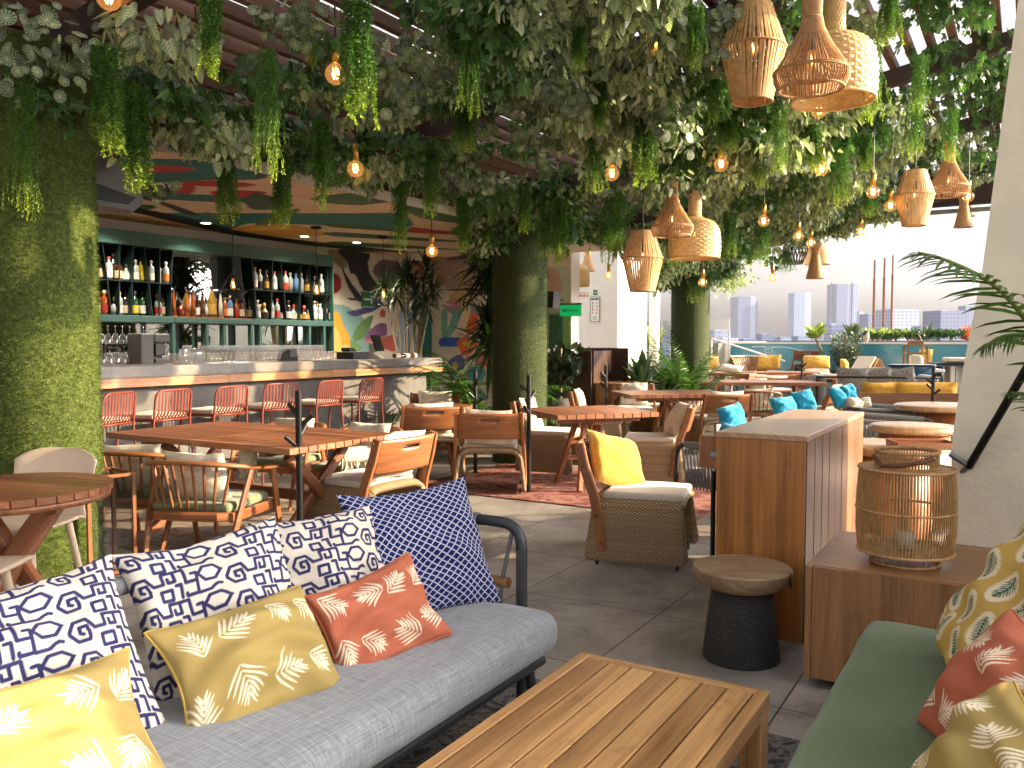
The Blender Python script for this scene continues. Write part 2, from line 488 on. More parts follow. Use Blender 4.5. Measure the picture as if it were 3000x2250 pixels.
M['charcoal_tube'] = plain('charcoal_tube', C(60, 62, 64), .4, .4)
M['red_metal'] = plain('brick_red_metal', C(118, 48, 32), .45, .1, .06)
M['steel'] = plain('brushed_steel', C(150, 150, 152), .32, .9)
M['brass'] = plain('brass', C(206, 160, 84), .28, .9)
M['steel_beam'] = plain('dark_steel_beam', C(52, 40, 36), .6, .1)
M['beige_pad'] = fabric('beige_pad', C(202, 192, 176))
M['beige_pillow'] = fabric('beige_pillow_cloth', C(206, 196, 180))
M['cream_cloth'] = fabric('cream_cloth', C(214, 204, 184), .95, 300)
M['green_cloth'] = fabric('sage_green_cloth', C(112, 122, 94))
M['green_sofa'] = fabric('moss_green_sofa_cloth', C(86, 108, 72), .9, 500, .1)
M['grey_sofa'] = fabric('grey_slub_cloth', C(136, 140, 144), .9, 380, .12, .3)
M['yellow_cloth'] = fabric('mustard_cloth', C(196, 152, 62))
M['turq_cloth'] = fabric('turquoise_cloth', C(30, 142, 178))
M['navy_cloth'] = fabric('deep_blue_cloth', C(20, 66, 98))
M['grey_cloth'] = fabric('mid_grey_cloth', C(110, 112, 116))
M['knit'] = plain('grey_fringed_knit', C(150, 150, 150), .95, 0, .5, 26, .8)
M['rope_grey'] = plain('grey_rope', C(112, 114, 116), .9, 0, .3, 120)
M['wicker'] = wicker('natural_wicker', C(138, 110, 76), C(212, 184, 142))
M['wicker_grey'] = wicker('greyed_wicker', C(110, 92, 70), C(184, 164, 132))
M['rattan'] = plain('rattan_strip', C(208, 166, 112), .55, 0, .22, 30)
M['rattan_pale'] = plain('pale_bamboo_strip', C(222, 190, 136), .5, 0, .16, 30)
M['rattan_dark'] = plain('brown_rope_fibre', C(186, 144, 100), .7, 0, .3, 40)
M['bamboo'] = plain('bamboo_stick', C(176, 138, 86), .5, 0, .3, 40)
M['printed'] = printed('printed_cloth')
M['plastic_beige'] = plain('beige_moulded_plastic', C(206, 184, 158), .42, 0, .04, 5)
M['glass'] = glass('clear_glass', (.96, .97, .97, 1), .35)
M['white_glass'] = glass('bar_glassware', (.9, .92, .94, 1), .62, .05)
M['mirror'] = plain('mirror', (.78, .8, .8, 1), .02, 1.0, 0, 1)
M['white_paint'] = plain('white_plaster', C(226, 222, 214), .8, 0, .04, 3, .1)
M['cream_plaster'] = plain('cream_stucco', C(236, 230, 208), .85, 0, .1, 2.2, .6)
M['concrete'] = plain('grey_concrete', C(94, 92, 89), .75, 0, .22, 9, .25)
M['concrete_pol'] = plain('polished_concrete', C(108, 104, 98), .35, 0, .2, 12, .1)
M['stone_dark'] = plain('black_terrazzo', C(52, 51, 49), .75, 0, .95, 120, .8)
M['bar_green'] = plain('bar_green_paint', C(62, 100, 92), .45, 0, .05)
M['bar_dark'] = plain('bar_dark_green', C(24, 44, 40), .3, 0, .05)
M['teal_door'] = plain('teal_paint', C(22, 110, 100), .4, 0, .05)
M['black_plastic'] = plain('black_plastic', C(20, 20, 22), .4, 0, .05)
M['grey_plastic'] = plain('grey_plastic', C(104, 102, 100), .5, 0, .06)
M['white_plastic'] = plain('white_plastic', C(214, 206, 196), .45, 0, .04)
M['lamp_on'] = emit('warm_filament', (1, .45, .12, 1), 9)
M['downlight'] = emit('downlight_lens', (1, .84, .6, 1), 7)
M['bulb'] = glass('amber_bulb_glass', (1, .82, .58, 1), .35, .03, (1, .42, .12, 1), .07)
M['exit_green'] = emit('exit_sign_green', (0.0, .4, .09, 1), .24)

def glassware(name):
    m, nt, bs, out = newmat(name); nt.nodes.remove(bs)
    tr = nd(nt, 'ShaderNodeBsdfTransparent', {0: (.93, .95, .96, 1)}); g = nd(nt, 'ShaderNodeBsdfGlossy', {0: (1, 1, 1, 1), 'Roughness': .12}); df = nd(nt, 'ShaderNodeBsdfTranslucent', {0: (.9, .92, .95, 1)})
    f = math_(nt, 'MULTIPLY_ADD', math_(nt, 'POWER', nd(nt, 'ShaderNodeLayerWeight', {'Blend': .5}).outputs['Facing'], 2.0), .8, .12)
    s1 = nd(nt, 'ShaderNodeMixShader', {0: .22, 1: tr.outputs[0], 2: df.outputs[0]})
    s2 = nd(nt, 'ShaderNodeMixShader', {0: f, 1: s1.outputs[0], 2: g.outputs[0]}); nt.links.new(s2.outputs[0], out.inputs[0]); return m
M['white_glass'] = glassware('bar_glassware')
# ------------------------------------------------------------------ light, sky, camera
SUN_AZ, SUN_EL = R(89.5), R(17)                  # azimuth clockwise from +Y
sun = bpy.data.lights.new('sun', 'SUN'); so = bpy.data.objects.new('sun', sun); COL.objects.link(so)
sd = V((math.sin(SUN_AZ) * math.cos(SUN_EL), math.cos(SUN_AZ) * math.cos(SUN_EL), math.sin(SUN_EL)))
so.rotation_euler = sd.to_track_quat('Z', 'Y').to_euler()
sun.energy = 3.9; sun.angle = R(.6); sun.color = (1, .75, .45)
w = bpy.data.worlds.new('World'); sc.world = w; w.use_nodes = True
nt = w.node_tree; nt.nodes.clear()
wo = nt.nodes.new('ShaderNodeOutputWorld')
sky = nd(nt, 'ShaderNodeTexSky', sky_type='NISHITA', sun_disc=False, sun_elevation=SUN_EL, sun_rotation=SUN_AZ, altitude=50, air_density=1.0, dust_density=7.5, ozone_density=1.0)
hs = nd(nt, 'ShaderNodeHueSaturation', {'Saturation': .18, 'Value': 1.0, 'Color': sky.outputs[0]})
bg = nd(nt, 'ShaderNodeBackground', {0: hs.outputs[0], 1: .15})
nt.links.new(mix(nt, 1.0, hs.outputs[0], (1.02, .985, .99, 1), 'MULTIPLY'), bg.inputs[0]); nt.links.new(bg.outputs[0], wo.inputs[0])
cam = bpy.data.cameras.new('camera'); co = bpy.data.objects.new('camera', cam); COL.objects.link(co)
cam.lens = 36 * FPX / 3000; cam.sensor_width = 36; cam.clip_start = .05; cam.clip_end = 6000
co.location = (0, 0, EYE); co.rotation_euler = (pi / 2 - TH, 0, 0)
sc.camera = co
sc.view_settings.view_transform = 'Standard'; sc.view_settings.look = 'None'; sc.view_settings.exposure = 1.93; sc.view_settings.gamma = 1
sc.render.engine = 'CYCLES'
cy = sc.cycles
cy.use_denoising = True; cy.max_bounces = 8; cy.diffuse_bounces = 4; cy.glossy_bounces = 3; cy.transmission_bounces = 4; cy.transparent_max_bounces = 14; cy.volume_bounces = 0
cy.caustics_reflective = False; cy.caustics_refractive = False; cy.sample_clamp_indirect = 6

# ------------------------------------------------------------------ ground, terrace, deck
def child_world(o, t):                           # parent o to t keeping o's world placing
    o.parent = t; o.matrix_parent_inverse = t.matrix_basis.inverted(); return o
def floor_mat():
    m, nt, bs, out = newmat('grey_porcelain_tile')
    o = objc(nt); x = nd(nt, 'ShaderNodeSeparateXYZ', {0: o})
    def cell(s, off):
        return math_(nt, 'DIVIDE', math_(nt, 'ADD', s, off), .81)
    a, b = cell(x.outputs[0], 1.584 + 81 * .2), cell(x.outputs[1], -3.266 + 81 * .2)
    ea = math_(nt, 'ABSOLUTE', math_(nt, 'SUBTRACT', math_(nt, 'FRACT', a), .5)); eb = math_(nt, 'ABSOLUTE', math_(nt, 'SUBTRACT', math_(nt, 'FRACT', b), .5))
    g = math_(nt, 'GREATER_THAN', math_(nt, 'MAXIMUM', ea, eb), .4955)
    wn = nd(nt, 'ShaderNodeTexWhiteNoise', {'Vector': nd(nt, 'ShaderNodeCombineXYZ', {0: math_(nt, 'FLOOR', a), 1: math_(nt, 'FLOOR', b)}).outputs[0]}, noise_dimensions='2D').outputs[0]
    n1 = noise(nt, o, 2.2, 6, .65); n2 = noise(nt, o, 60, 3, .6); n3 = noise(nt, o, 11, 5, .7)
    c = ramp(nt, n1, [(.3, C(132, 127, 120)), (.7, C(170, 164, 156))])
    c = mix(nt, .5, c, ramp(nt, n2, [(.3, (.7, .7, .7, 1)), (.7, (1.2, 1.2, 1.2, 1))]), 'MULTIPLY')
    c = mix(nt, .5, c, ramp(nt, n3, [(.35, (.68, .67, .65, 1)), (.5, (1, 1, 1, 1))]), 'MULTIPLY')
    c = mix(nt, 1.0, c, ramp(nt, wn, [(0, (.9, .9, .9, 1)), (1, (1.06, 1.06, 1.06, 1))]), 'MULTIPLY')
    st = noise(nt, o, 1.1, 7, .75, .6); c = mix(nt, .8, c, ramp(nt, st, [(.42, (.62, .6, .57, 1)), (.5, (1, 1, 1, 1)), (.62, (1.12, 1.1, 1.07, 1))]), 'MULTIPLY')
    c = mix(nt, g, c, C(52, 48, 44))
    nt.links.new(c, bs.inputs['Base Color'])
    nt.links.new(math_(nt, 'MULTIPLY_ADD', n3, .3, .3), bs.inputs['Roughness'])
    bump(nt, math_(nt, 'SUBTRACT', n2, math_(nt, 'MULTIPLY', g, 2.0)), bs, .12, .004)
    return m
MP = Matrix.Rotation(ROT1, 4, 'Z')             # local X = D2 (q), local Y = D1 (p)
def qbox(q0, q1, p0, p1, z0, z1, b=.004):
    return ((q0 + q1) / 2, (p0 + p1) / 2, (z0 + z1) / 2), (abs(q1 - q0), abs(p1 - p0), abs(z1 - z0))
def Q(mb, q0, q1, p0, p1, z0, z1, b=.004, mat=0, tone=None, long=None):
    c, s = qbox(q0, q1, p0, p1, z0, z1)
    return mb.box(c, s, None, b, mat, tone, long)
mb = MB(); Q(mb, -16, 16, -9, 28.0, -.5, 0, .001)
struct(mb.build('terrace_floor', floor_mat(), None, MP))
m_city = plain('city_ground', C(120, 118, 118), .9, 0, .3, .02)
mb = MB(); mb.add([(-5200, -5200, -26), (5200, -5200, -26), (5200, 5200, -26), (-5200, 5200, -26)], [[0, 1, 2, 3]])
struct(mb.build('ground', m_city))
M['deck'] = wood('deck_boards', C(120, 100, 84), C(176, 158, 140), .6)
DKP = 17.6
mb = MB()
for k in range(26):
    Q(mb, .2, 14, DKP + .62 + k * .2, DKP + .62 + k * .2 + .194, .02, .42, .003)
Q(mb, .2, 14, DKP, DKP + .3, .004, .14); Q(mb, .2, 14, DKP + .31, DKP + .61, .004, .28)
struct(mb.build('pool_deck', M['deck'], None, MP))

# ------------------------------------------------------------------ haze in the air between here and the towers
mh = bpy.data.materials.new('haze_air'); mh.use_nodes = True; nt = mh.node_tree; nt.nodes.clear()
out = nt.nodes.new('ShaderNodeOutputMaterial')
pv = nd(nt, 'ShaderNodeVolumePrincipled', {'Color': (.86, .91, 1.0, 1), 'Density': .0001, 'Anisotropy': .2})
nt.links.new(pv.outputs[0], out.inputs['Volume'])
HAZE = True
if HAZE:
    mb = MB(); mb.box((300, 1000, 60), (3600, 2500, 178), None, .5)
    hz = mb.build('haze', mh); hz['kind'] = 'stuff'

# ------------------------------------------------------------------ city
m_tw = []
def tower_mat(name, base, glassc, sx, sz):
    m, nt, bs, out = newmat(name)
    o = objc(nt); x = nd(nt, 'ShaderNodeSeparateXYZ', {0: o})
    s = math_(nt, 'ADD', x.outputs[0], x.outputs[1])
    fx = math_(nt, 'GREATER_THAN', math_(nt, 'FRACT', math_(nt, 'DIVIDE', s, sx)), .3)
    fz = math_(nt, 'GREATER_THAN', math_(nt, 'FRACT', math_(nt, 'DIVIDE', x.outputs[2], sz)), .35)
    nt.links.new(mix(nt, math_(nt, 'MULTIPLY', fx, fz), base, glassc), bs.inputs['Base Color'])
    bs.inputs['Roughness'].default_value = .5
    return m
MT = [tower_mat('hazy_cladding', C(104, 122, 158), C(74, 94, 136), 6, 4), tower_mat('hazy_concrete', C(140, 150, 176), C(104, 118, 152), 5, 3.5), tower_mat('hazy_dark', C(70, 90, 134), C(52, 72, 116), 4, 3.6)]  # blue of the distant haze is mixed into these facade colours
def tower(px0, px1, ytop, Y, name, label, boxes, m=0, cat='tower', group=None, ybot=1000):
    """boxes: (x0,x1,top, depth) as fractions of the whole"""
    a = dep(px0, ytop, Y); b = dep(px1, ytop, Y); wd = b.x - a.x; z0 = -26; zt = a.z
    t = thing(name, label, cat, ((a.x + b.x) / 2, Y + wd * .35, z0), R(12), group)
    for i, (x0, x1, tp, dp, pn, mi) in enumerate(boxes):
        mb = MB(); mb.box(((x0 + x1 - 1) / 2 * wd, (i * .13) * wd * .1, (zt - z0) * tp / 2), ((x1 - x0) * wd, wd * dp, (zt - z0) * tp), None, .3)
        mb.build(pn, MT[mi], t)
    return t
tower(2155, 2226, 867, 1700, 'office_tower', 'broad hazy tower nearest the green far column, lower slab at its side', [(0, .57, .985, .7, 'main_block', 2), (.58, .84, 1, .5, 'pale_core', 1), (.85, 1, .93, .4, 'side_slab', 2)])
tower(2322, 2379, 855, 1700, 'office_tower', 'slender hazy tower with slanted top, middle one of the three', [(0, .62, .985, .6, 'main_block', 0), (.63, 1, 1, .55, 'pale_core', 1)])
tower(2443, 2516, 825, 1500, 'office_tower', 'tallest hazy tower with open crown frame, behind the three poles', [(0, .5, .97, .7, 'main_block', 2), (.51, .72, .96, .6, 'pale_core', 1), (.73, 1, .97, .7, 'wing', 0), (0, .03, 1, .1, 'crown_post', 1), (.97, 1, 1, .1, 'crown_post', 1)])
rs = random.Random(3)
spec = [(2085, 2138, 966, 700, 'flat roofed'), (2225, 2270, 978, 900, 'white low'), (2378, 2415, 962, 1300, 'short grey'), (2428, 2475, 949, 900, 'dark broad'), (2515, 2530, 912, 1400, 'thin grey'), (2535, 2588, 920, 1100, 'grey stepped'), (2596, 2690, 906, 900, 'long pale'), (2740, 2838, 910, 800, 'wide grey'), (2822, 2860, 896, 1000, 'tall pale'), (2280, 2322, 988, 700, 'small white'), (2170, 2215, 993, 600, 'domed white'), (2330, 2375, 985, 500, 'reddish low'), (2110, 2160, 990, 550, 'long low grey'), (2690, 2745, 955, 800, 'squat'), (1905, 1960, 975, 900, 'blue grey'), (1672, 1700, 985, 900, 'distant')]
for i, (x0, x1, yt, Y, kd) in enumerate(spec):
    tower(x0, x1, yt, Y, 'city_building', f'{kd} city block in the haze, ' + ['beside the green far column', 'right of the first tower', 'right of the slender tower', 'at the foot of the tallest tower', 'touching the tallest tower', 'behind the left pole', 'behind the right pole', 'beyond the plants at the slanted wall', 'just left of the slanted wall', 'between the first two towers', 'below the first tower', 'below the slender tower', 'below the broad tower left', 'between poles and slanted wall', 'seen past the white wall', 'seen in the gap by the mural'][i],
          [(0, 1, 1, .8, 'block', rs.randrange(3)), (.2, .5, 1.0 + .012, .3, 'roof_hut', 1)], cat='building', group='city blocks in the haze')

# ------------------------------------------------------------------ mural painting on real walls
def smooth_poly(P, k=6):
    P = np.array(P, float); n = len(P); out = []
    for i in range(n):
        p0, p1, p2, p3 = P[i - 1], P[i], P[(i + 1) % n], P[(i + 2) % n]
        for t in np.linspace(0, 1, k, endpoint=False):
            out.append(.5 * ((2 * p1) + (-p0 + p2) * t + (2 * p0 - 5 * p1 + 4 * p2 - p3) * t * t + (-p0 + 3 * p1 - 3 * p2 + p3) * t ** 3))
    return np.array(out)
def inside(X, Y, P):
    r = np.zeros(X.shape, bool); n = len(P); j = n - 1
    for i in range(n):
        xi, yi = P[i]; xj, yj = P[j]
        if yi != yj:
            c = ((yi > Y) != (yj > Y)) & (X < (xj - xi) * (Y - yi) / (yj - yi) + xi)
            r ^= c
        j = i
    return r
def painted_sheet(name, nu, nv, posf, coordf, bgc, shapes, mat, blot=.06, outline=None):
    """grid posf(u,v); coordf gives painting coordinates; shapes: (polygon in the same coordinates, rgb)"""
    U, Vv = np.meshgrid(np.linspace(0, 1, nu + 1), np.linspace(0, 1, nv + 1), indexing='ij')
    P = posf(U, Vv).reshape(-1, 3); a, b = coordf(U, Vv); a = a.ravel(); b = b.ravel()
    col = np.tile(np.array(bgc[:3]), (len(a), 1))
    for poly, c in shapes:
        k = inside(a, b, poly); col[k] = c[:3]
    n = (np.sin(a * 7.3 + np.sin(b * 5.1) * 2) * np.sin(b * 8.7 + np.sin(a * 3.7) * 2))
    col = col * (1 + blot * n[:, None]) * (1 + .03 * RNG.standard_normal((len(a), 1)))
    idx = np.arange((nu + 1) * (nv + 1)).reshape(nu + 1, nv + 1)
    F = np.stack([idx[:-1, :-1], idx[1:, :-1], idx[1:, 1:], idx[:-1, 1:]], -1).reshape(-1, 4)
    me = np_mesh(name, P, F, mat)
    ca = me.attributes.new('col', 'FLOAT_COLOR', 'POINT')
    ca.data.foreach_set('color', np.concatenate([np.clip(col, 0, 1), np.ones((len(a), 1))], 1).astype(np.float32).ravel())
    o = bpy.data.objects.new(name, me); COL.objects.link(o); return o
def np_mesh(name, P, F, mat, uv=None, tone=None, smooth=False):
    me = bpy.data.meshes.new(name); k = F.shape[1]
    me.vertices.add(len(P)); me.vertices.foreach_set('co', np.asarray(P, np.float32).ravel())
    me.loops.add(F.size); me.loops.foreach_set('vertex_index', F.astype(np.int32).ravel())
    me.polygons.add(len(F)); me.polygons.foreach_set('loop_start', np.arange(0, F.size, k, dtype=np.int32))
    me.polygons.foreach_set('loop_total', np.full(len(F), k, np.int32))
    if smooth: me.polygons.foreach_set('use_smooth', np.ones(len(F), bool))
    if uv is not None:
        l = me.uv_layers.new(name='UVMap'); l.data.foreach_set('uv', np.asarray(uv, np.float32)[F.ravel()].ravel())
    if tone is not None:
        a = me.attributes.new('tone', 'FLOAT', 'FACE'); a.data.foreach_set('value', np.asarray(tone, np.float32))
    for m in (mat if isinstance(mat, (list, tuple)) else [mat]): me.materials.append(m)
    me.update(calc_edges=True); me.validate(); return me
def ell(cx, cy, rx, ry, n=24):
    return [(cx + rx * math.cos(2 * pi * i / n), cy + ry * math.sin(2 * pi * i / n)) for i in range(n)]
QW, PW = -8.9, 11.95                            # planes of the bar's back wall and of the end wall
def zA(P, ox, oy, s, f): return smooth_poly([f(ox + x * s, oy + y * s) for x, y in P])
z3 = .3014
fA = lambda P: zA(P, 960, 680, z3, lambda x, y: onq(x, y, QW))
fB = lambda P: zA(P, 960, 680, z3, lambda x, y: onp(x, y, PW))
fB5 = lambda P: zA(P, 1000, 600, .452, lambda x, y: onp(x, y, PW))
A = [([(0, 170), (130, 190), (190, 330), (120, 340), (40, 270)], (150, 140, 105)),
     ([(50, 705), (160, 710), (260, 770), (340, 830), (420, 930), (430, 1230), (0, 1230), (0, 720)], (130, 165, 160)),
     ([(440, 380), (480, 300), (540, 265), (620, 275), (705, 320), (705, 520), (560, 560), (500, 480)], (125, 105, 120)),
     ([(105, 170), (390, 190), (400, 300), (440, 420), (520, 540), (500, 600), (420, 610), (340, 560), (270, 420), (220, 400), (190, 290)], (58, 56, 60)),
     ([(130, 320), (190, 430), (250, 520), (320, 620), (310, 680), (250, 620), (180, 490)], (58, 56, 60)),
     ([(180, 645), (300, 630), (420, 600), (520, 600), (480, 640), (300, 665)], (70, 65, 78)),
     ([(190, 775), (330, 740), (450, 650), (540, 690), (460, 760), (330, 805), (240, 815)], (72, 76, 118)),
     ([(390, 300), (404, 300), (430, 400), (520, 510), (510, 520), (420, 420)], (225, 218, 205)),
     (ell(58, 500, 76, 100), (172, 56, 62)),
     ([(55, 800), (110, 795), (160, 920), (210, 1010), (250, 1180), (55, 1200)], (222, 164, 58)),
     ([(55, 940), (100, 960), (150, 1110), (180, 1080), (235, 1170), (55, 1190)], (226, 192, 104)),
     ([(245, 1010), (300, 900), (370, 840), (440, 810), (420, 900), (350, 1020), (270, 1060)], (104, 140, 84)),
     ([(350, 1050), (420, 940), (520, 880), (570, 900), (570, 1000), (450, 1040)], (136, 96, 132)),
     ([(355, 1050), (480, 1040), (640, 1000), (690, 1080), (640, 1160), (480, 1110)], (206, 110, 96)),
     ([(220, 1050), (300, 1090), (330, 1140), (240, 1150)], (110, 150, 95)), (ell(535, 790, 30, 42), (190, 80, 80)),
     ([(735, 250), (800, 250), (765, 430), (712, 430)], (80, 132, 122)), ([(800, 255), (1100, 300), (1080, 430), (775, 440)], (184, 142, 128)),
     ([(700, 760), (800, 740), (900, 1150), (700, 1180)], (150, 182, 216)), ([(860, 1060), (940, 1030), (1110, 1055), (1110, 1115), (900, 1105)], (60, 96, 192)),
     ([(600, 780), (690, 770), (690, 950), (600, 980)], (216, 206, 196)), ([(760, 600), (880, 560), (1000, 640), (960, 760), (820, 720)], (150, 160, 175)),
     ([(820, 900), (940, 880), (960, 1000), (840, 1020)], (215, 190, 175)), ([(1000, 1400), (1130, 1350), (1140, 1500), (1000, 1560)], (46, 60, 100))]
B = [([(1050, 300), (1620, 250), (1620, 560), (1400, 620), (1200, 560), (1050, 480)], (178, 154, 146)),
     ([(1060, 430), (1130, 440), (1160, 420), (1140, 480), (1060, 560)], (160, 150, 110)),
     ([(1110, 700), (1200, 720), (1400, 720), (1520, 740), (1500, 810), (1300, 795), (1180, 780)], (162, 152, 168)),
     ([(1180, 620), (1240, 580), (1290, 560), (1290, 360), (1340, 560), (1400, 650), (1300, 660), (1200, 680)], (208, 172, 122)),
     ([(1150, 680), (1330, 640), (1450, 650), (1330, 690), (1270, 730)], (208, 142, 132)),
     ([(1230, 780), (1320, 770), (1255, 920), (1180, 1030), (1130, 1030), (1180, 900)], (122, 184, 168)), ([(1110, 760), (1165, 790), (1150, 1000), (1110, 1000)], (126, 182, 168)),
     ([(1320, 760), (1380, 760), (1330, 1000), (1240, 1010)], (232, 214, 190)), ([(1380, 810), (1460, 810), (1440, 960), (1350, 1000)], (238, 112, 62)),
     ([(1100, 1030), (1260, 1020), (1290, 1060), (1270, 1110), (1100, 1110)], (60, 100, 204)), ([(1260, 1060), (1400, 1020), (1460, 1100), (1330, 1210)], (232, 122, 72)), ([(1300, 1080), (1400, 1060), (1400, 1120)], (240, 200, 80)),
     ([(1160, 1270), (1280, 1190), (1330, 1260), (1300, 1370), (1180, 1400)], (96, 112, 174)), (ell(1240, 1300, 24, 40), (222, 180, 80)), ([(1460, 1180), (1560, 1160), (1560, 1300), (1450, 1300)], (220, 110, 130)),
     ([(1100, 1480), (1300, 1430), (1520, 1560), (1520, 1640), (1100, 1640)], (90, 150, 168)), ([(1380, 1300), (1520, 1320), (1500, 1450), (1360, 1420)], (80, 170, 200)), ([(1100, 1400), (1180, 1440), (1250, 1400), (1220, 1500), (1100, 1560)], (240, 236, 228))]
B5 = [([(1320, 440), (1490, 420), (1490, 720), (1320, 720)], (196, 204, 190)), ([(1320, 420), (1400, 430), (1430, 560), (1350, 600)], (206, 176, 160)), ([(1450, 700), (1490, 690), (1490, 1200), (1450, 1200)], (150, 196, 110)),
      ([(1320, 1090), (1400, 1010), (1490, 960), (1490, 1010), (1400, 1080), (1320, 1180)], (142, 192, 84)), ([(1330, 1180), (1420, 1060), (1490, 1040), (1490, 1190)], (180, 214, 170)), ([(1330, 1020), (1370, 1000), (1350, 1080), (1320, 1120)], (140, 90, 160))]
shA = [(fA(p), C(*c)) for p, c in A]; shB = [(fB(p), C(*c)) for p, c in B] + [(fB5(p), C(*c)) for p, c in B5]
M['mural'] = printed('mural_paint', .6)
pa0, pa1 = 8.6, PW
w_ = np.array
def posA(U, Vv):
    p = pa0 + (pa1 - pa0) * U; z = 2.78 * Vv
    return np.stack([p * D1.x + QW * D2.x, p * D1.y + QW * D2.y, z], -1)
painted = painted_sheet('mural_painting', 190, 150, posA, lambda U, Vv: (pa0 + (pa1 - pa0) * U, 2.78 * Vv), C(224, 214, 196), shA, M['mural'])
t = thing('mural_wall', 'wall beside the bar shelves painted with a dark bird and leaves', 'wall', W(9, QW - .1))
painted.name = 'painted_face'; painted.location = -t.location; painted.parent = t
mb = MB(); Q(mb, QW - .2, QW - .005, -3, PW + .2, 0, 3.3); child_world(mb.build('masonry', M['white_paint'], None, MP), t)
qb0, qb1 = QW, -6.13
def posB(U, Vv):
    q = qb0 + (qb1 - qb0) * U; z = 3.0 * Vv
    return np.stack([PW * D1.x + q * D2.x, PW * D1.y + q * D2.y, z], -1)
painted = painted_sheet('painted_face', 160, 150, posB, lambda U, Vv: (qb0 + (qb1 - qb0) * U, 3.0 * Vv), C(224, 216, 204), shB, M['mural'])
t2 = thing('mural_wall', 'end wall behind the green column painted with pale birds and bright flowers', 'wall', W(PW + .1, -7.5))
painted.location = -t2.location; painted.parent = t2
mb = MB(); Q(mb, QW - .2, -6.13, PW + .005, PW + .3, 0, 3.2); child_world(mb.build('masonry', M['white_paint'], None, MP), t2)
# ceiling over the bar
ZC = 2.78
fC = lambda P: zA(P, 0, 0, .452, lambda x, y: onz(x, y, ZC))
fC2 = lambda P: zA(P, 1000, 600, .452, lambda x, y: onz(x, y, ZC))
cr = (176, 46, 62)
Cc = [([(400, 955), (680, 945), (860, 960), (860, 1000), (400, 1010)], cr), ([(820, 1040), (1240, 1035), (1720, 1075), (1700, 1160), (1300, 1170), (900, 1200), (700, 1150)], (44, 108, 104)),
      ([(920, 1080), (1050, 1070), (1260, 1090), (1200, 1110), (950, 1120)], cr), ([(1190, 1180), (1400, 1170), (1660, 1195), (1500, 1215), (1240, 1200)], cr), ([(700, 1130), (820, 1130), (900, 1200), (860, 1220), (700, 1200)], cr),
      ([(1110, 1210), (1180, 1190), (1270, 1210), (1230, 1260), (1140, 1250)], cr), ([(700, 1210), (1240, 1260), (1700, 1260), (1700, 1300), (1400, 1310), (700, 1260)], (44, 108, 104)), ([(1370, 1240), (1520, 1230), (1740, 1250), (1500, 1290), (1400, 1280)], cr),
      ([(1590, 1290), (1680, 1250), (1900, 1330), (1750, 1360), (1620, 1350)], (64, 86, 66)), ([(600, 1320), (1000, 1330), (960, 1360), (820, 1362), (600, 1350)], (64, 86, 66)),
      ([(960, 1385), (1600, 1382), (2212, 1382), (2600, 1390), (2600, 1480), (1700, 1445), (1500, 1485), (1300, 1432)], (40, 114, 114)), ([(1320, 1370), (1480, 1420), (1530, 1470), (1440, 1450)], (86, 116, 60)), ([(1640, 1480), (1700, 1420), (1930, 1350), (1880, 1420), (1730, 1485)], (86, 116, 60)),
      ([(2100, 1120), (2212, 1090), (2400, 1120), (2212, 1180)], (86, 116, 60)), ([(2010, 1290), (2300, 1250), (2600, 1290), (2300, 1330)], (64, 100, 66)),
      ([(1510, 1480), (1700, 1458), (1900, 1458), (2080, 1498), (2090, 1530), (1900, 1537), (1650, 1522), (1540, 1502)], (202, 152, 56)), ([(1580, 1490), (1700, 1470), (1850, 1475), (1980, 1490), (1800, 1490), (1650, 1500)], (222, 176, 90)),
      ([(400, 1310), (700, 1310), (950, 1358), (1300, 1428), (1550, 1498), (1900, 1550), (2300, 1595), (2700, 1640), (2300, 1618), (1800, 1572), (1500, 1522), (1100, 1432), (800, 1367), (400, 1345)], (18, 16, 18)),
      ([(400, 1385), (900, 1400), (1250, 1470), (900, 1455), (400, 1430)], (186, 152, 96)), ([(760, 1255), (1000, 1290), (1280, 1385), (1200, 1390), (1000, 1310)], (50, 42, 40))]
Cd = [([(0, 60), (330, 90), (330, 130), (0, 110)], (40, 114, 114)), ([(0, 120), (700, 186), (1000, 210), (0, 150)], (52, 88, 56)), ([(0, 178), (900, 246), (0, 208)], (46, 80, 52)), ([(0, 238), (800, 292), (0, 266)], (52, 88, 56)), ([(0, 285), (300, 310), (0, 300)], (40, 60, 44)),
      ([(450, 145), (640, 165), (920, 186), (700, 190), (470, 180)], cr), ([(560, 372), (760, 330), (950, 296), (1000, 350), (700, 380)], (116, 96, 112)), ([(420, 330), (680, 340), (640, 375), (600, 390)], (186, 152, 92)), ([(300, -100), (800, 0), (900, 120), (500, 80)], (70, 100, 62))]
shC = [(fC(p), C(*c)) for p, c in Cc] + [(fC2(p), C(*c)) for p, c in Cd]
pc0, pc1, qc0, qc1 = -1.0, PW, QW, -5.45
def posC(U, Vv):
    p = pc0 + (pc1 - pc0) * U; q = qc0 + (qc1 - qc0) * Vv
    return np.stack([p * D1.x + q * D2.x, p * D1.y + q * D2.y, np.full_like(p, ZC)], -1)
painted = painted_sheet('painted_underside', 420, 130, posC, lambda U, Vv: (pc0 + (pc1 - pc0) * U, qc0 + (qc1 - qc0) * Vv), C(224, 196, 166), shC, M['mural'])
t3 = thing('painted_ceiling', 'low ceiling over the bar painted with red, teal and green leaves', 'ceiling', W(5, -7, ZC))
painted.location = -t3.location; painted.parent = t3
mb = MB(); Q(mb, QW, -5.45, pc0, PW, ZC + .006, 3.1); child_world(mb.build('slab', M['white_paint'], None, MP), t3)

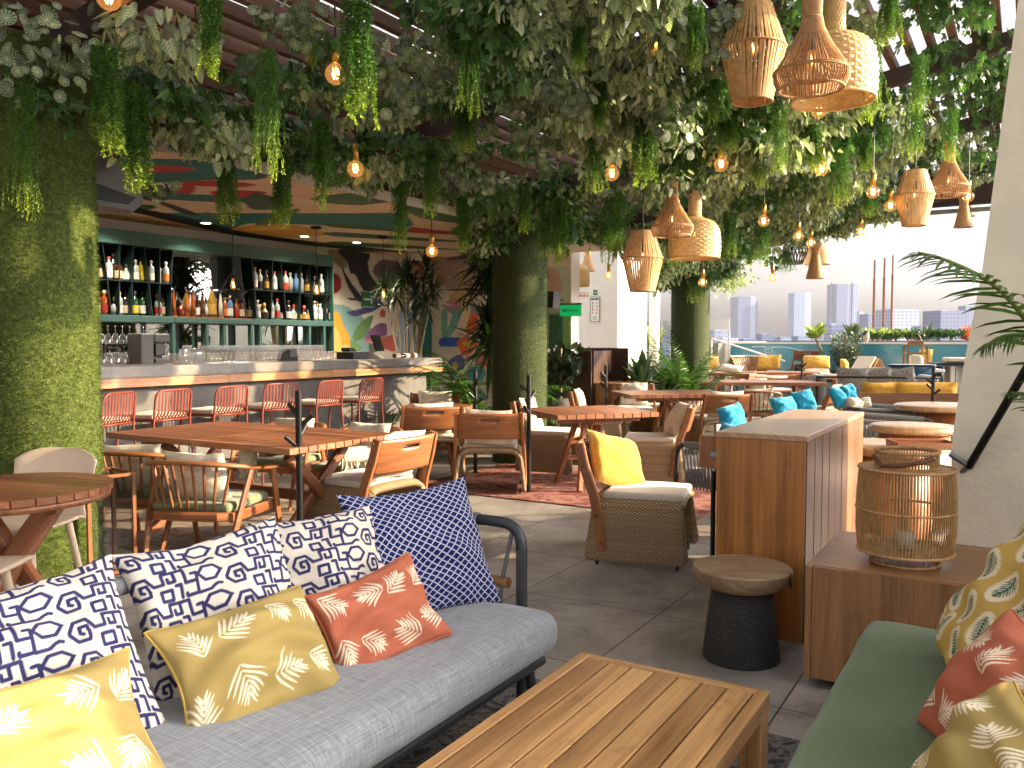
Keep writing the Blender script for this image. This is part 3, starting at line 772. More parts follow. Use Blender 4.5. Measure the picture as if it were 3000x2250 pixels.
# ------------------------------------------------------------------ grass covered columns
def grass_mat(nm='artificial_turf', c0=C(26, 36, 10), c1=C(70, 88, 26), c2=C(124, 138, 54)):
    m, nt, bs, out = newmat(nm)
    o = objc(nt); n = noise(nt, o, 46, 4, .7); n2 = noise(nt, o, 170, 3, .7); n3 = noise(nt, o, 3, 3)
    f = math_(nt, 'ADD', math_(nt, 'MULTIPLY', n, .5), math_(nt, 'MULTIPLY', n2, .5))
    c = ramp(nt, f, [(.34, c0), (.5, c1), (.66, c2)])
    c = mix(nt, .3, c, ramp(nt, n3, [(.3, (.8, .85, .7, 1)), (.7, (1.15, 1.1, 1.1, 1))]), 'MULTIPLY')
    nt.links.new(c, bs.inputs['Base Color']); bs.inputs['Roughness'].default_value = .8
    bump(nt, f, bs, 1.0, .02)
    return m
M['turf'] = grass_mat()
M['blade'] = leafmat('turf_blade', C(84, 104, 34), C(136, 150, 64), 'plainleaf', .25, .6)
M['turf_shaded'] = grass_mat('shaded_turf', C(20, 30, 8), C(46, 62, 18), C(84, 100, 34))  # darkened turf copy: shade painted into the colour of the two farther columns
M['blade_shaded'] = leafmat('shaded_turf_blade', C(54, 72, 22), C(92, 108, 42), 'plainleaf', .25, .6)
def column(loc, r, z1, label, blades, tm='turf', bm='blade'):
    t = thing('turf_column', label, 'column', loc, 0, 'grass covered columns')
    mb = MB(); mb.lathe([(r, 0), (r, z1)], 64); mb.build('turf_sleeve', M[tm], t)
    n = blades; a = RNG.random(n) * 2 * pi; z = RNG.random(n) * z1
    P = np.stack([r * np.cos(a), r * np.sin(a), z], 1)
    nr = np.stack([np.cos(a), np.sin(a), np.zeros(n)], 1)
    d = nr * .55 + RNG.standard_normal((n, 3)) * .5; d /= np.linalg.norm(d, axis=1)[:, None]
    s = np.cross(d, RNG.standard_normal((n, 3))); s /= np.linalg.norm(s, axis=1)[:, None]
    L = .028 * (.6 + .8 * RNG.random((n, 1)))
    vs = np.stack([P - s * .0016, P + s * .0016, P + d * L], 1).reshape(-1, 3)
    uv = np.tile(np.array([[.3, 0], [.6, 0], [.5, 1]]), (n, 1))
    me = np_mesh('turf_pile', vs, np.arange(3 * n).reshape(n, 3), M[bm], uv, RNG.random(n))
    o = bpy.data.objects.new('turf_pile', me); COL.objects.link(o); o.parent = t
    return t
column(V((-2.80, 5.06, 0)), .315, 3.1, 'broad turf covered column nearest the camera with a lamp shadow on it', 60000)
column(V((.09, 9.95, 0)), .315, 3.1, 'turf covered column in the middle beside the mural wall', 30000, 'turf_shaded', 'blade_shaded')
column(V((2.98, 14.3, 0)), .315, 3.15, 'farthest turf covered column, dark, rising from the palms', 9000, 'turf_shaded', 'blade_shaded')
# ------------------------------------------------------------------ pergola
SLP, PEND = .19, 15.6                           # the roof climbs towards the open right-hand side
def zf(q): return 3.06 + SLP * (q + 5.4)
def chit(x, y, drop=0.0):
    d = ray(x, y); dq = d.x * D2.x + d.y * D2.y
    tt = (3.06 + SLP * 5.4 - drop - EYE) / (d.z - SLP * dq)
    return V((d.x * tt, d.y * tt, EYE + d.z * tt))
t = thing('pergola', 'timber slat pergola on dark steel beams over the terrace', 'pergola', W(4, -3, 0))
ANG = Matrix.Rotation(-math.atan(SLP), 3, 'Y')
q = -5.4; k = 0
mb = MB()
while q < .12:
    for (p0, p1) in ((-1.5, 3.4), (3.41, 8.2), (8.21, 12.0), (12.01, PEND)):
        z = zf(q) + .004 * (k % 2)
        Q(mb, q - .03, q + .03, p0, p1, z, z + .085, .004, long=1)
    q += .165; k += 1
child_world(mb.build('slat_screen', M['slat_wood'], None, MP), t)
def sloped(mb, q0, q1, p0, p1, dz0, dz1, b=.006):
    qm = (q0 + q1) / 2; L = (q1 - q0) / math.cos(math.atan(SLP))
    mb.box((qm, (p0 + p1) / 2, zf(qm) + (dz0 + dz1) / 2), (L, p1 - p0, dz1 - dz0), ANG, b)
for p in (-.5, 2.9, 5.9, 8.55, 11.2, 13.8, PEND):
    mb = MB(); sloped(mb, -5.45, .3, p - .05, p + .05, -.16, -.012)
    child_world(mb.build('cross_beam', M['steel_beam'], None, MP), t)
for q in (.2, -5.5):
    mb = MB(); Q(mb, q - .06, q + .06, -1.5, PEND + .1, zf(q) - .16, zf(q) + .17, .006)
    child_world(mb.build('edge_beam', M['steel_beam'], None, MP), t)
# translucent roof sheets above the slats
mr, nt, bs, out = newmat('frosted_roof_sheet')
bs.inputs['Base Color'].default_value = C(226, 228, 236); bs.inputs['Roughness'].default_value = .5
tl = nd(nt, 'ShaderNodeBsdfTranslucent', {0: (.9, .92, .96, 1)})
nt.links.new(nd(nt, 'ShaderNodeMixShader', {0: .8, 1: bs.outputs[0], 2: tl.outputs[0]}).outputs[0], out.inputs[0])
for p in np.arange(-1.5, PEND - .6, 1.3):
    mb = MB(); sloped(mb, -5.4, .1, p, p + 1.24, .34, .35, .001)
    child_world(mb.build('roof_sheet', mr, None, MP), t)
for q in (-4.6, -3.2, -1.8, -.4):
    mb = MB(); Q(mb, q - .03, q + .03, -1.5, PEND, zf(q) + .13, zf(q) + .31, .004)
    child_world(mb.build('purlin', M['steel_beam'], None, MP), t)
# rail on the far edge of the terrace roof
mb = MB(); Q(mb, -2.6, 9, PEND + .2, PEND + .34, 3.62, 3.86, .004)
t = thing('blind_box', 'dark blind housing along the far pergola edge above the open view', 'blind', W(PEND, 3, 3))
child_world(mb.build('housing', M['steel_beam'], None, MP), t)
mb = MB(); Q(mb, -2.6, 9, PEND + .22, PEND + .3, 3.5, 3.57, .004)
child_world(mb.build('blind_rail', M['steel'], None, MP), t)

# ------------------------------------------------------------------ leaves
def lshape(kind):
    if kind == 'round':
        n = 11; v = [(0, .42, -.07)] + [(.5 * math.sin(2 * pi * i / n), .42 + .48 * math.cos(2 * pi * i / n) - (.0 if i else 0), .03 * (i % 2)) for i in range(n)]
        f = [(0, 1 + i, 1 + (i + 1) % n) for i in range(n)]
    elif kind == 'heart':
        pts = [(0, .08), (.16, -.06), (.3, .02), (.36, .2), (.31, .42), (.2, .68), (0, 1.0), (-.2, .68), (-.31, .42), (-.36, .2), (-.3, .02), (-.16, -.06)]
        v = [(0, .35, -.07)] + [(x, y, .05 * abs(x) * 2 - .16 * max(0, y - .4)) for x, y in pts]
        f = [(0, 1 + i, 1 + (i + 1) % len(pts)) for i in range(len(pts))]
    elif kind == 'ivy':
        pts = [(0, 0), (.22, -.08), (.46, .1), (.3, .3), (.42, .6), (.17, .6), (0, 1), (-.17, .6), (-.42, .6), (-.3, .3), (-.46, .1), (-.22, -.08)]
        v = [(0, .32, -.04)] + [(x, y, .06 * abs(x) - .12 * max(0, y - .5)) for x, y in pts]
        f = [(0, 1 + i, 1 + (i + 1) % len(pts)) for i in range(len(pts))]
    elif kind == 'oval':
        pts = [(0, 0), (.2, .2), (.27, .45), (.17, .78), (0, 1), (-.17, .78), (-.27, .45), (-.2, .2)]
        v = [(0, .45, -.06)] + [(x, y, .04 - .1 * max(0, y - .5)) for x, y in pts]
        f = [(0, 1 + i, 1 + (i + 1) % len(pts)) for i in range(len(pts))]
    elif kind == 'strap':
        v = [(-.035, 0, 0), (.035, 0, 0), (.05, .35, .02), (0, .4, -.012), (-.05, .35, .02), (.035, .75, -.06), (-.035, .75, -.06), (0, 1, -.18)]
        f = [(0, 1, 3), (1, 2, 3), (0, 3, 4), (3, 2, 5), (3, 5, 6), (4, 3, 6), (6, 5, 7)]
    elif kind == 'blade':
        v = [(-.09, 0, 0), (.09, 0, 0), (.12, .35, .02), (0, .4, -.02), (-.12, .35, .02), (.07, .75, -.05), (-.07, .75, -.05), (0, 1, -.16)]
        f = [(0, 1, 3), (1, 2, 3), (0, 3, 4), (3, 2, 5), (3, 5, 6), (4, 3, 6), (6, 5, 7)]
    else:                                        # tiny leaflet
        v = [(0, 0, 0), (.2, .45, .03), (0, 1, 0), (-.2, .45, .03)]
        f = [(0, 1, 2), (0, 2, 3)]
    return np.array(v, float), np.array(f, int)
SH = {k: lshape(k) for k in ('round', 'heart', 'ivy', 'oval', 'blade', 'strap', 'tiny')}
def unit(a): return a / np.maximum(np.linalg.norm(a, axis=1), 1e-9)[:, None]
def leaf_mesh(name, kind, P, D, Nr, S, mat, uvfn=None, tone=None):
    v, f = SH[kind]; n = len(P)
    D = unit(D); Nr = unit(Nr - D * (Nr * D).sum(1)[:, None]); X = np.cross(D, Nr)
    S = S.reshape(-1, 1, 1)
    vs = P[:, None, :] + S * (v[None, :, 0:1] * X[:, None, :] + v[None, :, 1:2] * D[:, None, :] + v[None, :, 2:3] * Nr[:, None, :])
    F = (f[None] + (np.arange(n) * len(v))[:, None, None]).reshape(-1, 3)
    uv = np.tile(v[:, :2], (n, 1)) if uvfn is None else uvfn(v, n)
    tn = RNG.random(n) if tone is None else tone
    return np_mesh(name, vs.reshape(-1, 3), F, mat, uv, np.repeat(tn, len(f)))
def link(me, name=None, parent=None, loc=None):
    o = bpy.data.objects.new(name or me.name, me); COL.objects.link(o)
    if parent: o.parent = parent
    if loc is not None: o.location = loc
    return o
LM = {'round': leafmat('begonia_leaf', C(82, 106, 74), C(214, 222, 200), 'radial', .22),
      'heart': leafmat('caladium_leaf', C(104, 130, 84), C(220, 226, 196), 'vein', .25),
      'ivy': leafmat('ivy_leaf', C(68, 110, 56), C(140, 168, 110), 'plainleaf', .25),
      'oval': leafmat('fig_leaf', C(116, 142, 104), C(208, 218, 188), 'vein', .25),
      'vine': leafmat('trailing_leaflet', C(66, 108, 36), C(178, 200, 66), 'tip', .35, .6),
      'palm': leafmat('palm_leaf', C(44, 84, 34), C(84, 122, 54), 'plainleaf', .3),
      'dark': leafmat('dark_strap_leaf', C(30, 46, 26), C(60, 84, 44), 'plainleaf', .2)}
LS = {'round': .07, 'heart': .092, 'ivy': .085, 'oval': .066}
def clump(center, rx, rz, kind, n, size=None):
    """leaf positions on the lower part of a hanging clump -> arrays"""
    a = unit(RNG.standard_normal((n, 3))); a[:, 2] = np.where(a[:, 2] > .25, -a[:, 2] * .7, a[:, 2])
    rad = (.35 + .65 * RNG.random(n) ** .5)[:, None]
    P = np.array(center) + a * rad * np.array([rx, rx, rz])
    out = a * np.array([1, 1, .8]) + RNG.standard_normal((n, 3)) * .45
    D = out * .5 + np.array([0, 0, -.9]) + RNG.standard_normal((n, 3)) * .45
    s = (size or LS[kind]) * (.6 + .7 * RNG.random(n))
    return P, D, out, s
def cat(L): return [np.concatenate([x[i] for x in L]) for i in range(4)]
def w3(p, q, z): v = W(p, q, z); return (v.x, v.y, v.z)
mass = {k: [] for k in LS}
rg = random.Random(11)
def put(p, q, dz, kind, rx=.26, rz=.22, n=60): mass[kind].append(clump(w3(p, q, zf(q) + dz), rx, rz, kind, n))
# the dense river of leaves along the middle of the pergola
for i in range(760):
    p = 3.9 + 11.2 * rg.random() ** .95; wdt = .75 + .06 * p
    q = -2.25 - .05 * (p - 5) + .25 * math.sin(p * .9) + rg.gauss(0, .5) * wdt
    if q > -1.0 and p < 9: q = -1.0 - rg.random() * .8
    if q > -.5: continue
    if q < -3.5 and rg.random() < .75: continue
    if p < 5.2 and q < -2.9: continue
    if p > 11.5 and q > -1.6: continue
    dz = -.04 - abs(rg.gauss(0, .17)) - (.16 if abs(q + 2.4) < .7 else 0)
    if p > 8.5: dz *= .55
    wx, wy = p * D1.x + q * D2.x, p * D1.y + q * D2.y
    if 4.4 < wy < 5.35:
        need = 2.22 + .306 * (wx + 2.5) + .24 - zf(q)
        if need > .05: continue
        dz = max(dz, need)
    pick = math.sin(p * 1.9 + q * 2.3) * .5 + .5 + rg.gauss(0, .16)
    ks = 'heart' if pick < .34 else 'round' if pick < .58 else 'oval' if pick < .86 else 'ivy'
    if p > 10 and ks == 'round': ks = 'oval'
    put(p, q, dz, ks, .17 + .13 * rg.random(), .15 + .1 * rg.random(), 60)
# the far end, where leaves close the view
for i in range(330):
    p = 11.0 + 4.4 * rg.random(); q = -5.0 + 4.4 * rg.random()
    hang = max(.06, .8 - .3 * (q + 4.9)); rz_ = .12 + .12 * (q < -3)
    if q > -1.7 and rg.random() < .6: continue
    put(p, q, -.02 - hang * rg.random(), rg.choice(['oval', 'oval', 'ivy', 'heart']), .25, rz_, 50)
# along the edge of the bar ceiling and round the columns
for i in range(250):
    p = 3.0 + 10.0 * rg.random(); q = -5.28 + abs(rg.gauss(0, .2))
    put(p, q, .04 - .22 * rg.random(), rg.choice(['ivy', 'ivy', 'heart', 'oval', 'ivy']), .18, .13, 46)
for i in range(70):
    a = rg.random() * 6.28; put(8.55 + .5 * math.cos(a), -5.03 + .5 * math.sin(a), .0 - .55 * rg.random(), rg.choice(['ivy', 'ivy', 'oval', 'heart']), .24, .24, 50)
for i in range(90):
    a = rg.random() * 6.28; put(13.8 + .6 * math.cos(a), -4.84 + .6 * math.sin(a), -.05 - .62 * rg.random(), rg.choice(['ivy', 'oval']), .26, .26, 50)
# green ivy over the slats on the right
for i in range(38):
    p = 6.4 + 8.5 * rg.random(); q = -1.15 + .8 * rg.random() + .25 * rg.random()
    put(p, q, .04 - .1 * rg.random() - .2 * (rg.random() < .2), 'ivy', .26, .12, 38)
# thin scatter between
for i in range(120):
    p = 4.0 + 7.5 * rg.random(); q = -4.9 + 1.8 * rg.random()
    put(p, q, -.04 - .1 * rg.random(), rg.choice(['ivy', 'ivy', 'heart', 'round']), .2, .12, 32)
NM = {'round': 'begonia_foliage', 'heart': 'caladium_foliage', 'ivy': 'ivy_foliage', 'oval': 'fig_foliage'}
for kd, L in mass.items():
    P, D, Nr, S = cat(L)
    struct(link(leaf_mesh(NM[kd], kd, P, D, Nr, S, LM[kd])), 'stuff')
# bunches one can tell apart at the near left
BN = [(60, 60, 120, 'round', 2.95, .42, 150, 'begonia bunch with round silver veined leaves above the near turf column'),
      (350, 50, 90, 'heart', 2.98, .30, 100, 'caladium bunch hanging at the top edge left of the first bare bulb'),
      (640, 20, 70, 'round', 3.02, .22, 60, 'small begonia bunch at the top edge on the dark beam'),
      (470, 262, 90, 'heart', 2.78, .33, 150, 'large pale caladium bunch hanging over the bar front'),
      (395, 190, 70, 'ivy', 2.92, .24, 70, 'ivy bunch on the slats above the big pale caladium'),
      (560, 150, 70, 'ivy', 2.95, .26, 80, 'glossy green ivy bunch above a long fine vine'),
      (250, 270, 70, 'heart', 2.8, .25, 80, 'dark caladium bunch behind two bushy vines at the column top'),
      (90, 215, 70, 'ivy', 2.75, .24, 70, 'ivy bunch against the top of the near turf column'),
      (340, 395, 36, 'round', 2.62, .12, 22, 'few trailing begonia leaves below the pale caladium'),
      (860, 120, 90, 'round', 2.9, .38, 160, 'big begonia bunch right of the first hanging bulb'),
      (800, 350, 70, 'heart', 2.72, .26, 90, 'caladium bunch just right of the second bulb with a trailing tip'),
      (905, 300, 60, 'ivy', 2.8, .28, 90, 'ivy bunch over the middle of the bar counter'),
      (1050, 410, 60, 'ivy', 2.75, .3, 100, 'ivy bunch left of the middle column top'),
      (1010, 375, 50, 'round', 2.8, .26, 80, 'grey begonia bunch with hanging coins beside the middle column'),
      (700, 70, 60, 'ivy', 3.05, .22, 50, 'ivy bunch on the slats beside the first bulb cord'),
      (715, 335, 60, 'ivy', 2.75, .24, 70, 'ivy bunch trailing left of the second bulb')]
for (x, y, _, kd, z, r, n, lab) in BN:
    c = chit(x * 1.356, y * 1.356, .12 + (3.1 - z) * .8); r *= 1.05; n = int(n * 1.3)
    P, D, Nr, S = clump((0, 0, 0), r, r * .8, kd, n)
    o = link(leaf_mesh('leaf_bunch', kd, P, D, Nr, S, LM[kd]), loc=c)
    tag(o, lab, 'hanging plant', 'leaf bunches on the pergola')

# ------------------------------------------------------------------ trailing vines
def vine_mesh(kind, L, w, seed):
    r = np.random.default_rng(seed); Ps = []; Ds = []; Ns = []; Ss = []; Vs = []
    ns = 32 if kind == 'b' else 50
    for i in range(ns):
        a = r.random() * 6.28; rr = w * .5 * math.sqrt(r.random())
        l = L * (.5 + .5 * r.random() ** .8) if i else L
        step = .011 if kind == 'b' else .009
        n = int(l / step); s = np.arange(n) * step
        lean = r.standard_normal(2) * .05; wob = r.random(2) * 6
        x = rr * math.cos(a) * (1 - .4 * s / L) + lean[0] * s + .008 * np.sin(s * 14 + wob[0])
        y = rr * math.sin(a) * (1 - .4 * s / L) + lean[1] * s + .008 * np.sin(s * 13 + wob[1])
        P = np.stack([x, y, -s], 1)
        for rep in range(2 if kind == 'b' else 1):
            th = r.random(n) * 6.28
            spread = .75 if kind == 'b' else .42
            D = np.stack([np.cos(th) * spread, np.sin(th) * spread, -np.ones(n) * .75], 1) + r.standard_normal((n, 3)) * .15
            Ps.append(P); Ds.append(D); Ns.append(r.standard_normal((n, 3)))
            Ss.append((.029 if kind == 'b' else .02) * (.7 + .6 * r.random(n))); Vs.append(s / L)
    P, D, Nr, S, Vv = [np.concatenate(k) for k in (Ps, Ds, Ns, Ss, Vs)]
    def uvfn(v, n): return np.stack([np.full(n * len(v), .2), np.repeat(Vv, len(v))], 1)
    return leaf_mesh('trailing_vine', 'tiny', P, D, Nr, S, LM['vine'], uvfn)
VM = {('b', i): vine_mesh('b', 1.0, .17, 50 + i) for i in range(4)}
VM.update({('f', i): vine_mesh('f', 1.0, .14, 80 + i) for i in range(4)})
VN = [(45, 150, 470, 55, 'f', 'long fine vine hanging in front of the near turf column'), (232, 100, 335, 80, 'b', 'bushy vine right of the near turf column top, the upper one'),
      (292, 190, 415, 80, 'b', 'bushy vine hanging beside the wall loudspeaker'), (455, -20, 165, 62, 'b', 'bushy vine at the top edge beside the caladium bunch'),
      (575, 105, 385, 52, 'f', 'long fine vine below the glossy ivy'), (487, 325, 485, 52, 'b', 'bushy vine hanging over the mustard ceiling patch left'), (607, 335, 492, 54, 'b', 'bushy vine in front of the mustard ceiling patch'),
      (690, 255, 455, 56, 'b', 'bushy vine left of the second hanging bulb'), (772, -10, 268, 74, 'b', 'long bushy vine just right of the first hanging bulb'), (865, 395, 548, 44, 'f', 'straight fine vine left of the bar end bulb'),
      (930, 325, 470, 42, 'b', 'bushy vine above the bar end bulb'), (997, 425, 548, 40, 'b', 'bushy vine between the bar end bulb and middle column'), (1012, 85, 250, 52, 'f', 'fine vine at upper centre with a bushy one below it'), (1005, 225, 330, 66, 'b', 'bushy vine at upper centre below the fine one'),
      (1298, 180, 285, 44, 'b', 'bushy vine above the bulb at centre right'), (1283, 270, 415, 40, 'f', 'fine yellow tipped vine left of the bulb at centre right'), (1393, 215, 405, 56, 'b', 'full bushy vine above the bell lamp pair'),
      (1132, 395, 505, 34, 'b', 'slim bushy vine in front of the middle column top'), (1322, 425, 575, 46, 'f', 'fine vine left of the stick lantern lamp'), (1213, 430, 570, 52, 'b', 'bushy vine right of the middle column'), (1180, 445, 560, 40, 'f', 'fine vine against the middle column edge'),
      (1545, 150, 275, 36, 'f', 'fine vine below the big stick lantern'), (1503, 10, 150, 46, 'b', 'bushy vine at the top edge left of the big stick lantern'), (1640, 285, 405, 34, 'f', 'fine vine left of the stacked right bulbs'), (1686, 225, 375, 34, 'f', 'fine vine below the big cone lamp'),
      (1757, 270, 370, 44, 'b', 'bushy vine behind the bulb under the big dome lamp'), (1815, 320, 445, 44, 'f', 'fine vine left of the right hand bulb pair'), (1885, 90, 260, 48, 'f', 'fine vine right of the big dome lamp'), (1922, -20, 98, 48, 'b', 'yellow tipped vine at the top edge right of the dome lamp'),
      (1987, 120, 245, 42, 'f', 'fine vine over the slats at upper right'), (1975, 225, 340, 40, 'f', 'fine vine above the far stick lantern'), (1868, 290, 372, 40, 'b', 'bushy vine above the right hand bulb pair'), (2052, 235, 350, 36, 'f', 'fine vine behind the far cone lamp cord'),
      (1577, 460, 562, 36, 'f', 'fine vine right of the woven dome lamp'), (1647, 470, 575, 34, 'f', 'fine vine over the far green leaves by the towers'), (1505, 560, 655, 34, 'f', 'fine vine hanging over the farthest column'), (1575, 250, 330, 40, 'b', 'short bushy vine behind the upper right bulb'), (1878, 415, 470, 36, 'f', 'short fine vine at the open view edge'),
      (1250, 60, 150, 44, 'b', 'short bushy vine at the top edge in the pale leaves'), (1460, 480, 575, 40, 'f', 'fine vine behind the woven dome lamp'), (1700, 540, 590, 36, 'f', 'fine vine above the tower skyline')]
for i, (x, y0, y1, wd, kd, lab) in enumerate(VN):
    x *= 1.356; y0 *= 1.356; y1 *= 1.356; wd *= 1.356
    Y = min(14.5, chit(x, y0, .5).y)
    if i == 0: Y = 4.5
    c = dep(x, y0, Y); L = (y1 - y0) * Y / FPX
    me = VM[(kd, i % 4)]
    o = link(me, 'trailing_vine', loc=c)
    sx = wd * .92 * Y / FPX / (.2 if kd == 'b' else .15)
    o.scale = (sx, sx, L); o.rotation_euler = (0, 0, rg.random() * 6)
    tag(o, lab, 'hanging plant', 'trailing vines on the pergola')

# ------------------------------------------------------------------ bare bulbs on cords
def bulb_thing(label):
    t = thing('pendant_bulb', label, 'pendant lamp', (0, 0, 0), 0, 'bare filament bulbs')
    mb = MB(); mb.lathe([(.0, -.062)] + [(.062 * math.sin(a), -.062 * math.cos(a)) for a in np.linspace(.3, 2.78, 12)] + [(.02, .068)], 28); globe = mb.build('glass_globe', M['bulb'], t)
    mb = MB()
    for k in range(5):
        a = k * 1.2566; mb.tube([(.016 * math.cos(a), .016 * math.sin(a), .035), (.02 * math.cos(a + .6), .02 * math.sin(a + .6), .0), (.012 * math.cos(a + 1.2), .012 * math.sin(a + 1.2), -.028)], .0026, 5)
    mb.build('filament', M['lamp_on'], globe)
    mb = MB(); mb.lathe([(0, .185), (.02, .185), (.025, .18), (.026, .064), (.0, .06)], 20); mb.build('socket', M['brass'], t)
    mb = MB(); mb.tube([(0, 0, .15), (0, 0, 1.0)], .0055, 6); mb.build('cord', M['black_plastic'], t)
    return kids(t)
BU = [(235, -4, 4.3, 'bulb cut by the top edge at upper left'), (725, 160, 4.9, 'large hanging bulb at upper left of the leaves'), (768, 365, 6.2, 'hanging bulb over the middle of the bar'), (933, 543, 8.4, 'low hanging bulb near the bar end'), (1126, 545, 9.3, 'low hanging bulb in front of the middle column'),
      (1420, 90, 5.4, 'hanging bulb high at centre right against pale leaves'), (1322, 375, 6.9, 'hanging bulb between centre leaves and the cone lamp'), (1558, 355, 7.2, 'hanging bulb above the woven dome lamp'), (1770, 238, 6.4, 'bulb peeping below the big woven dome lamp'), (1775, 365, 7.4, 'bulb on a long cord under the big dome lamp'),
      (1650, 478, 9.0, 'hanging bulb over the far leaves left of the towers'), (1886, 415, 8.0, 'hanging bulb left of the far stick lantern'), (1924, 445, 8.9, 'bulb close to the far stick lantern'), (2092, 425, 9.5, 'bulb beside the far cone lamp at the slanted wall'), (1725, 510, 10.4, 'bulb beside the far hourglass lamp'), (1752, 525, 11.6, 'small bulb above the far hourglass lamp'),
      (1860, 500, 12, 'small bulb alone against the bright sky'), (1669, 600, 12.4, 'lowest small bulb left of the second tower'), (1518, 610, 11.4, 'small bulb in front of the farthest column'), (1315, 596, 12.6, 'small bulb by the white wall')]
b0 = None
for x, y, Y, lab in BU:
    c = dep(x * 1.356, y * 1.356, Y * 1.05)
    if b0 is None: b0 = bulb_thing(lab); b0.location = c; o = b0
    else: o = dup(b0, c, None, lab)
for o in [x for x in list(COL.objects) if x.name.startswith('cord') and x.parent and x.parent.name.startswith('pendant_bulb')]:
    h = zf(o.parent.location.dot(D2)) - .02 - o.parent.location.z; o.scale = (1, 1, (h - .15) / .85); o.location.z = .15 - .15 * o.scale.z

# ------------------------------------------------------------------ woven pendant lamps
def cord(t, h, z0): 
    mb = MB(); mb.tube([(0, 0, z0), (0, 0, h)], .006, 6); mb.build('cord', M['black_plastic'], t)
def lampbulb(t, z):
    mb = MB(); mb.lathe([(0, -.05), (.02, -.045), (.03, -.02), (.03, 0), (.016, .04), (.014, .05)], 14, (0, 0, z)); bl = mb.build('bulb', M['bulb'], t)
    mb = MB(); mb.tube([(.006, 0, z - .025), (-.004, .005, z + .02)], .004, 5); mb.build('filament', M['lamp_on'], bl)
    mb = MB(); mb.tube([(0, 0, z + .045), (0, 0, z + .12)], .018, 10); mb.build('socket', M['black_plastic'], t)
def ring(mb, r, z, rad=.006, n=32): mb.tube([(r * math.cos(2 * pi * i / n), r * math.sin(2 * pi * i / n), z) for i in range(n)], rad, 6, closed=True)
def rings(t, m, *L):
    for a in L:
        mb = MB(); ring(mb, *a); mb.build('ring', M[m], t)
def stick_lamp(label):                           # two rings of sticks meeting at a wide waist; z=0 at its bottom
    t = thing('stick_lantern_lamp', label, 'pendant lamp', (0, 0, 0), 0, 'woven pendant lamps')
    mb = MB(); rr = random.Random(4)
    for (r0, z0, r1, z1, off) in ((.105, 0, .172, .285, 0), (.172, .295, .095, .52, .5)):
        n = 46
        for i in range(n):
            a = 2 * pi * (i + off + rr.random() * .3) / n; c, s = math.cos(a), math.sin(a)
            mb.bar([(r0 * c, r0 * s, z0), (r1 * c, r1 * s, z1)], .0125 + .004 * rr.random(), .005, (-s, c, 0), 0, rr.random())
    mb.build('sticks', M['rattan'], t)
    rings(t, 'rattan_dark', (.106, .006), (.173, .288, .008), (.095, .518))
    lampbulb(t, .3); cord(t, 1.3, .4); return kids(t)
def cone_lamp(label):
    t = thing('bell_lamp', label, 'pendant lamp', (0, 0, 0), 0, 'woven pendant lamps')
    mb = MB(); rr = random.Random(5); n = 64
    for i in range(n):
        a = 2 * pi * (i + rr.random() * .35) / n; c, s = math.cos(a), math.sin(a)
        pts = [(.165, 0), (.19, .05), (.193, .085), (.16, .14), (.1, .235), (.06, .32), (.046, .39), (.05, .53)]
        mb.tube([(r * c, r * s, z) for r, z in pts], .0045, 4, tone=rr.random(), cap=False)
    mb.build('fibre_ribs', M['rattan_dark'], t)
    rings(t, 'rattan_dark', (.166, .003, .007, 40), (.194, .085, .006, 40), (.049, .37, .007), (.051, .53, .006), (.194, .095, .004, 40))
    lampbulb(t, .16); cord(t, 1.3, .3); return kids(t)
def dome_lamp(label):
    t = thing('woven_dome_lamp', label, 'pendant lamp', (0, 0, 0), 0, 'woven pendant lamps')
    prof = [(.205, 0), (.212, .04), (.214, .1), (.212, .17), (.205, .22), (.188, .262), (.16, .295), (.12, .318), (.08, .33), (.052, .345), (.05, .39), (.052, .56)]
    def rad(z):
        for k in range(len(prof) - 1):
            if prof[k][1] <= z <= prof[k + 1][1]:
                f = (z - prof[k][1]) / (prof[k + 1][1] - prof[k][1]); return prof[k][0] + f * (prof[k + 1][0] - prof[k][0])
        return .05
    mb = MB(); nseg = 80; z = .004; row = 0; hh = .0165
    # arc-length rows of flat strip going over and under the uprights
    zs = [0]; 
    while zs[-1] < .56:
        z = zs[-1]; dz = .0005; l = 0
        while l < .0185 and z < .56:
            l += math.hypot(dz, rad(min(z + dz, .56)) - rad(z)); z += dz
        zs.append(z)
    for row in range(len(zs) - 1):
        za, zb = zs[row], min(zs[row + 1], .56); g = (zb - za) * .06
        vs = []; 
        for i in range(nseg):
            a = 2 * pi * i / nseg; off = .0045 * math.cos(a * 20 + pi * row)
            for zz in (za + g, (za + zb) / 2, zb - g):
                r = rad(zz) + off + (.002 if zz == (za + zb) / 2 else 0); vs.append((r * math.cos(a), r * math.sin(a), zz))
        fs = []
        for i in range(nseg):
            j = (i + 1) % nseg
            for b in (0, 1): fs.append([i * 3 + b, j * 3 + b, j * 3 + b + 1, i * 3 + b + 1])
        mb.add(vs, fs, 0, None, random.random(), True)
    mb.build('weave', M['rattan_pale'], t)
    mb = MB()
    for i in range(40):
        a = 2 * pi * i / 40; c, s = math.cos(a), math.sin(a)
        mb.bar([(r * c, r * s, zz) for r, zz in prof], .007, .002, (-s, c, 0))
    mb.build('uprights', M['rattan_pale'], t)
    rings(t, 'rattan', (.206, .0, .008, 48), (.052, .56, .006))
    lampbulb(t, .2); cord(t, 1.3, .35); return kids(t)
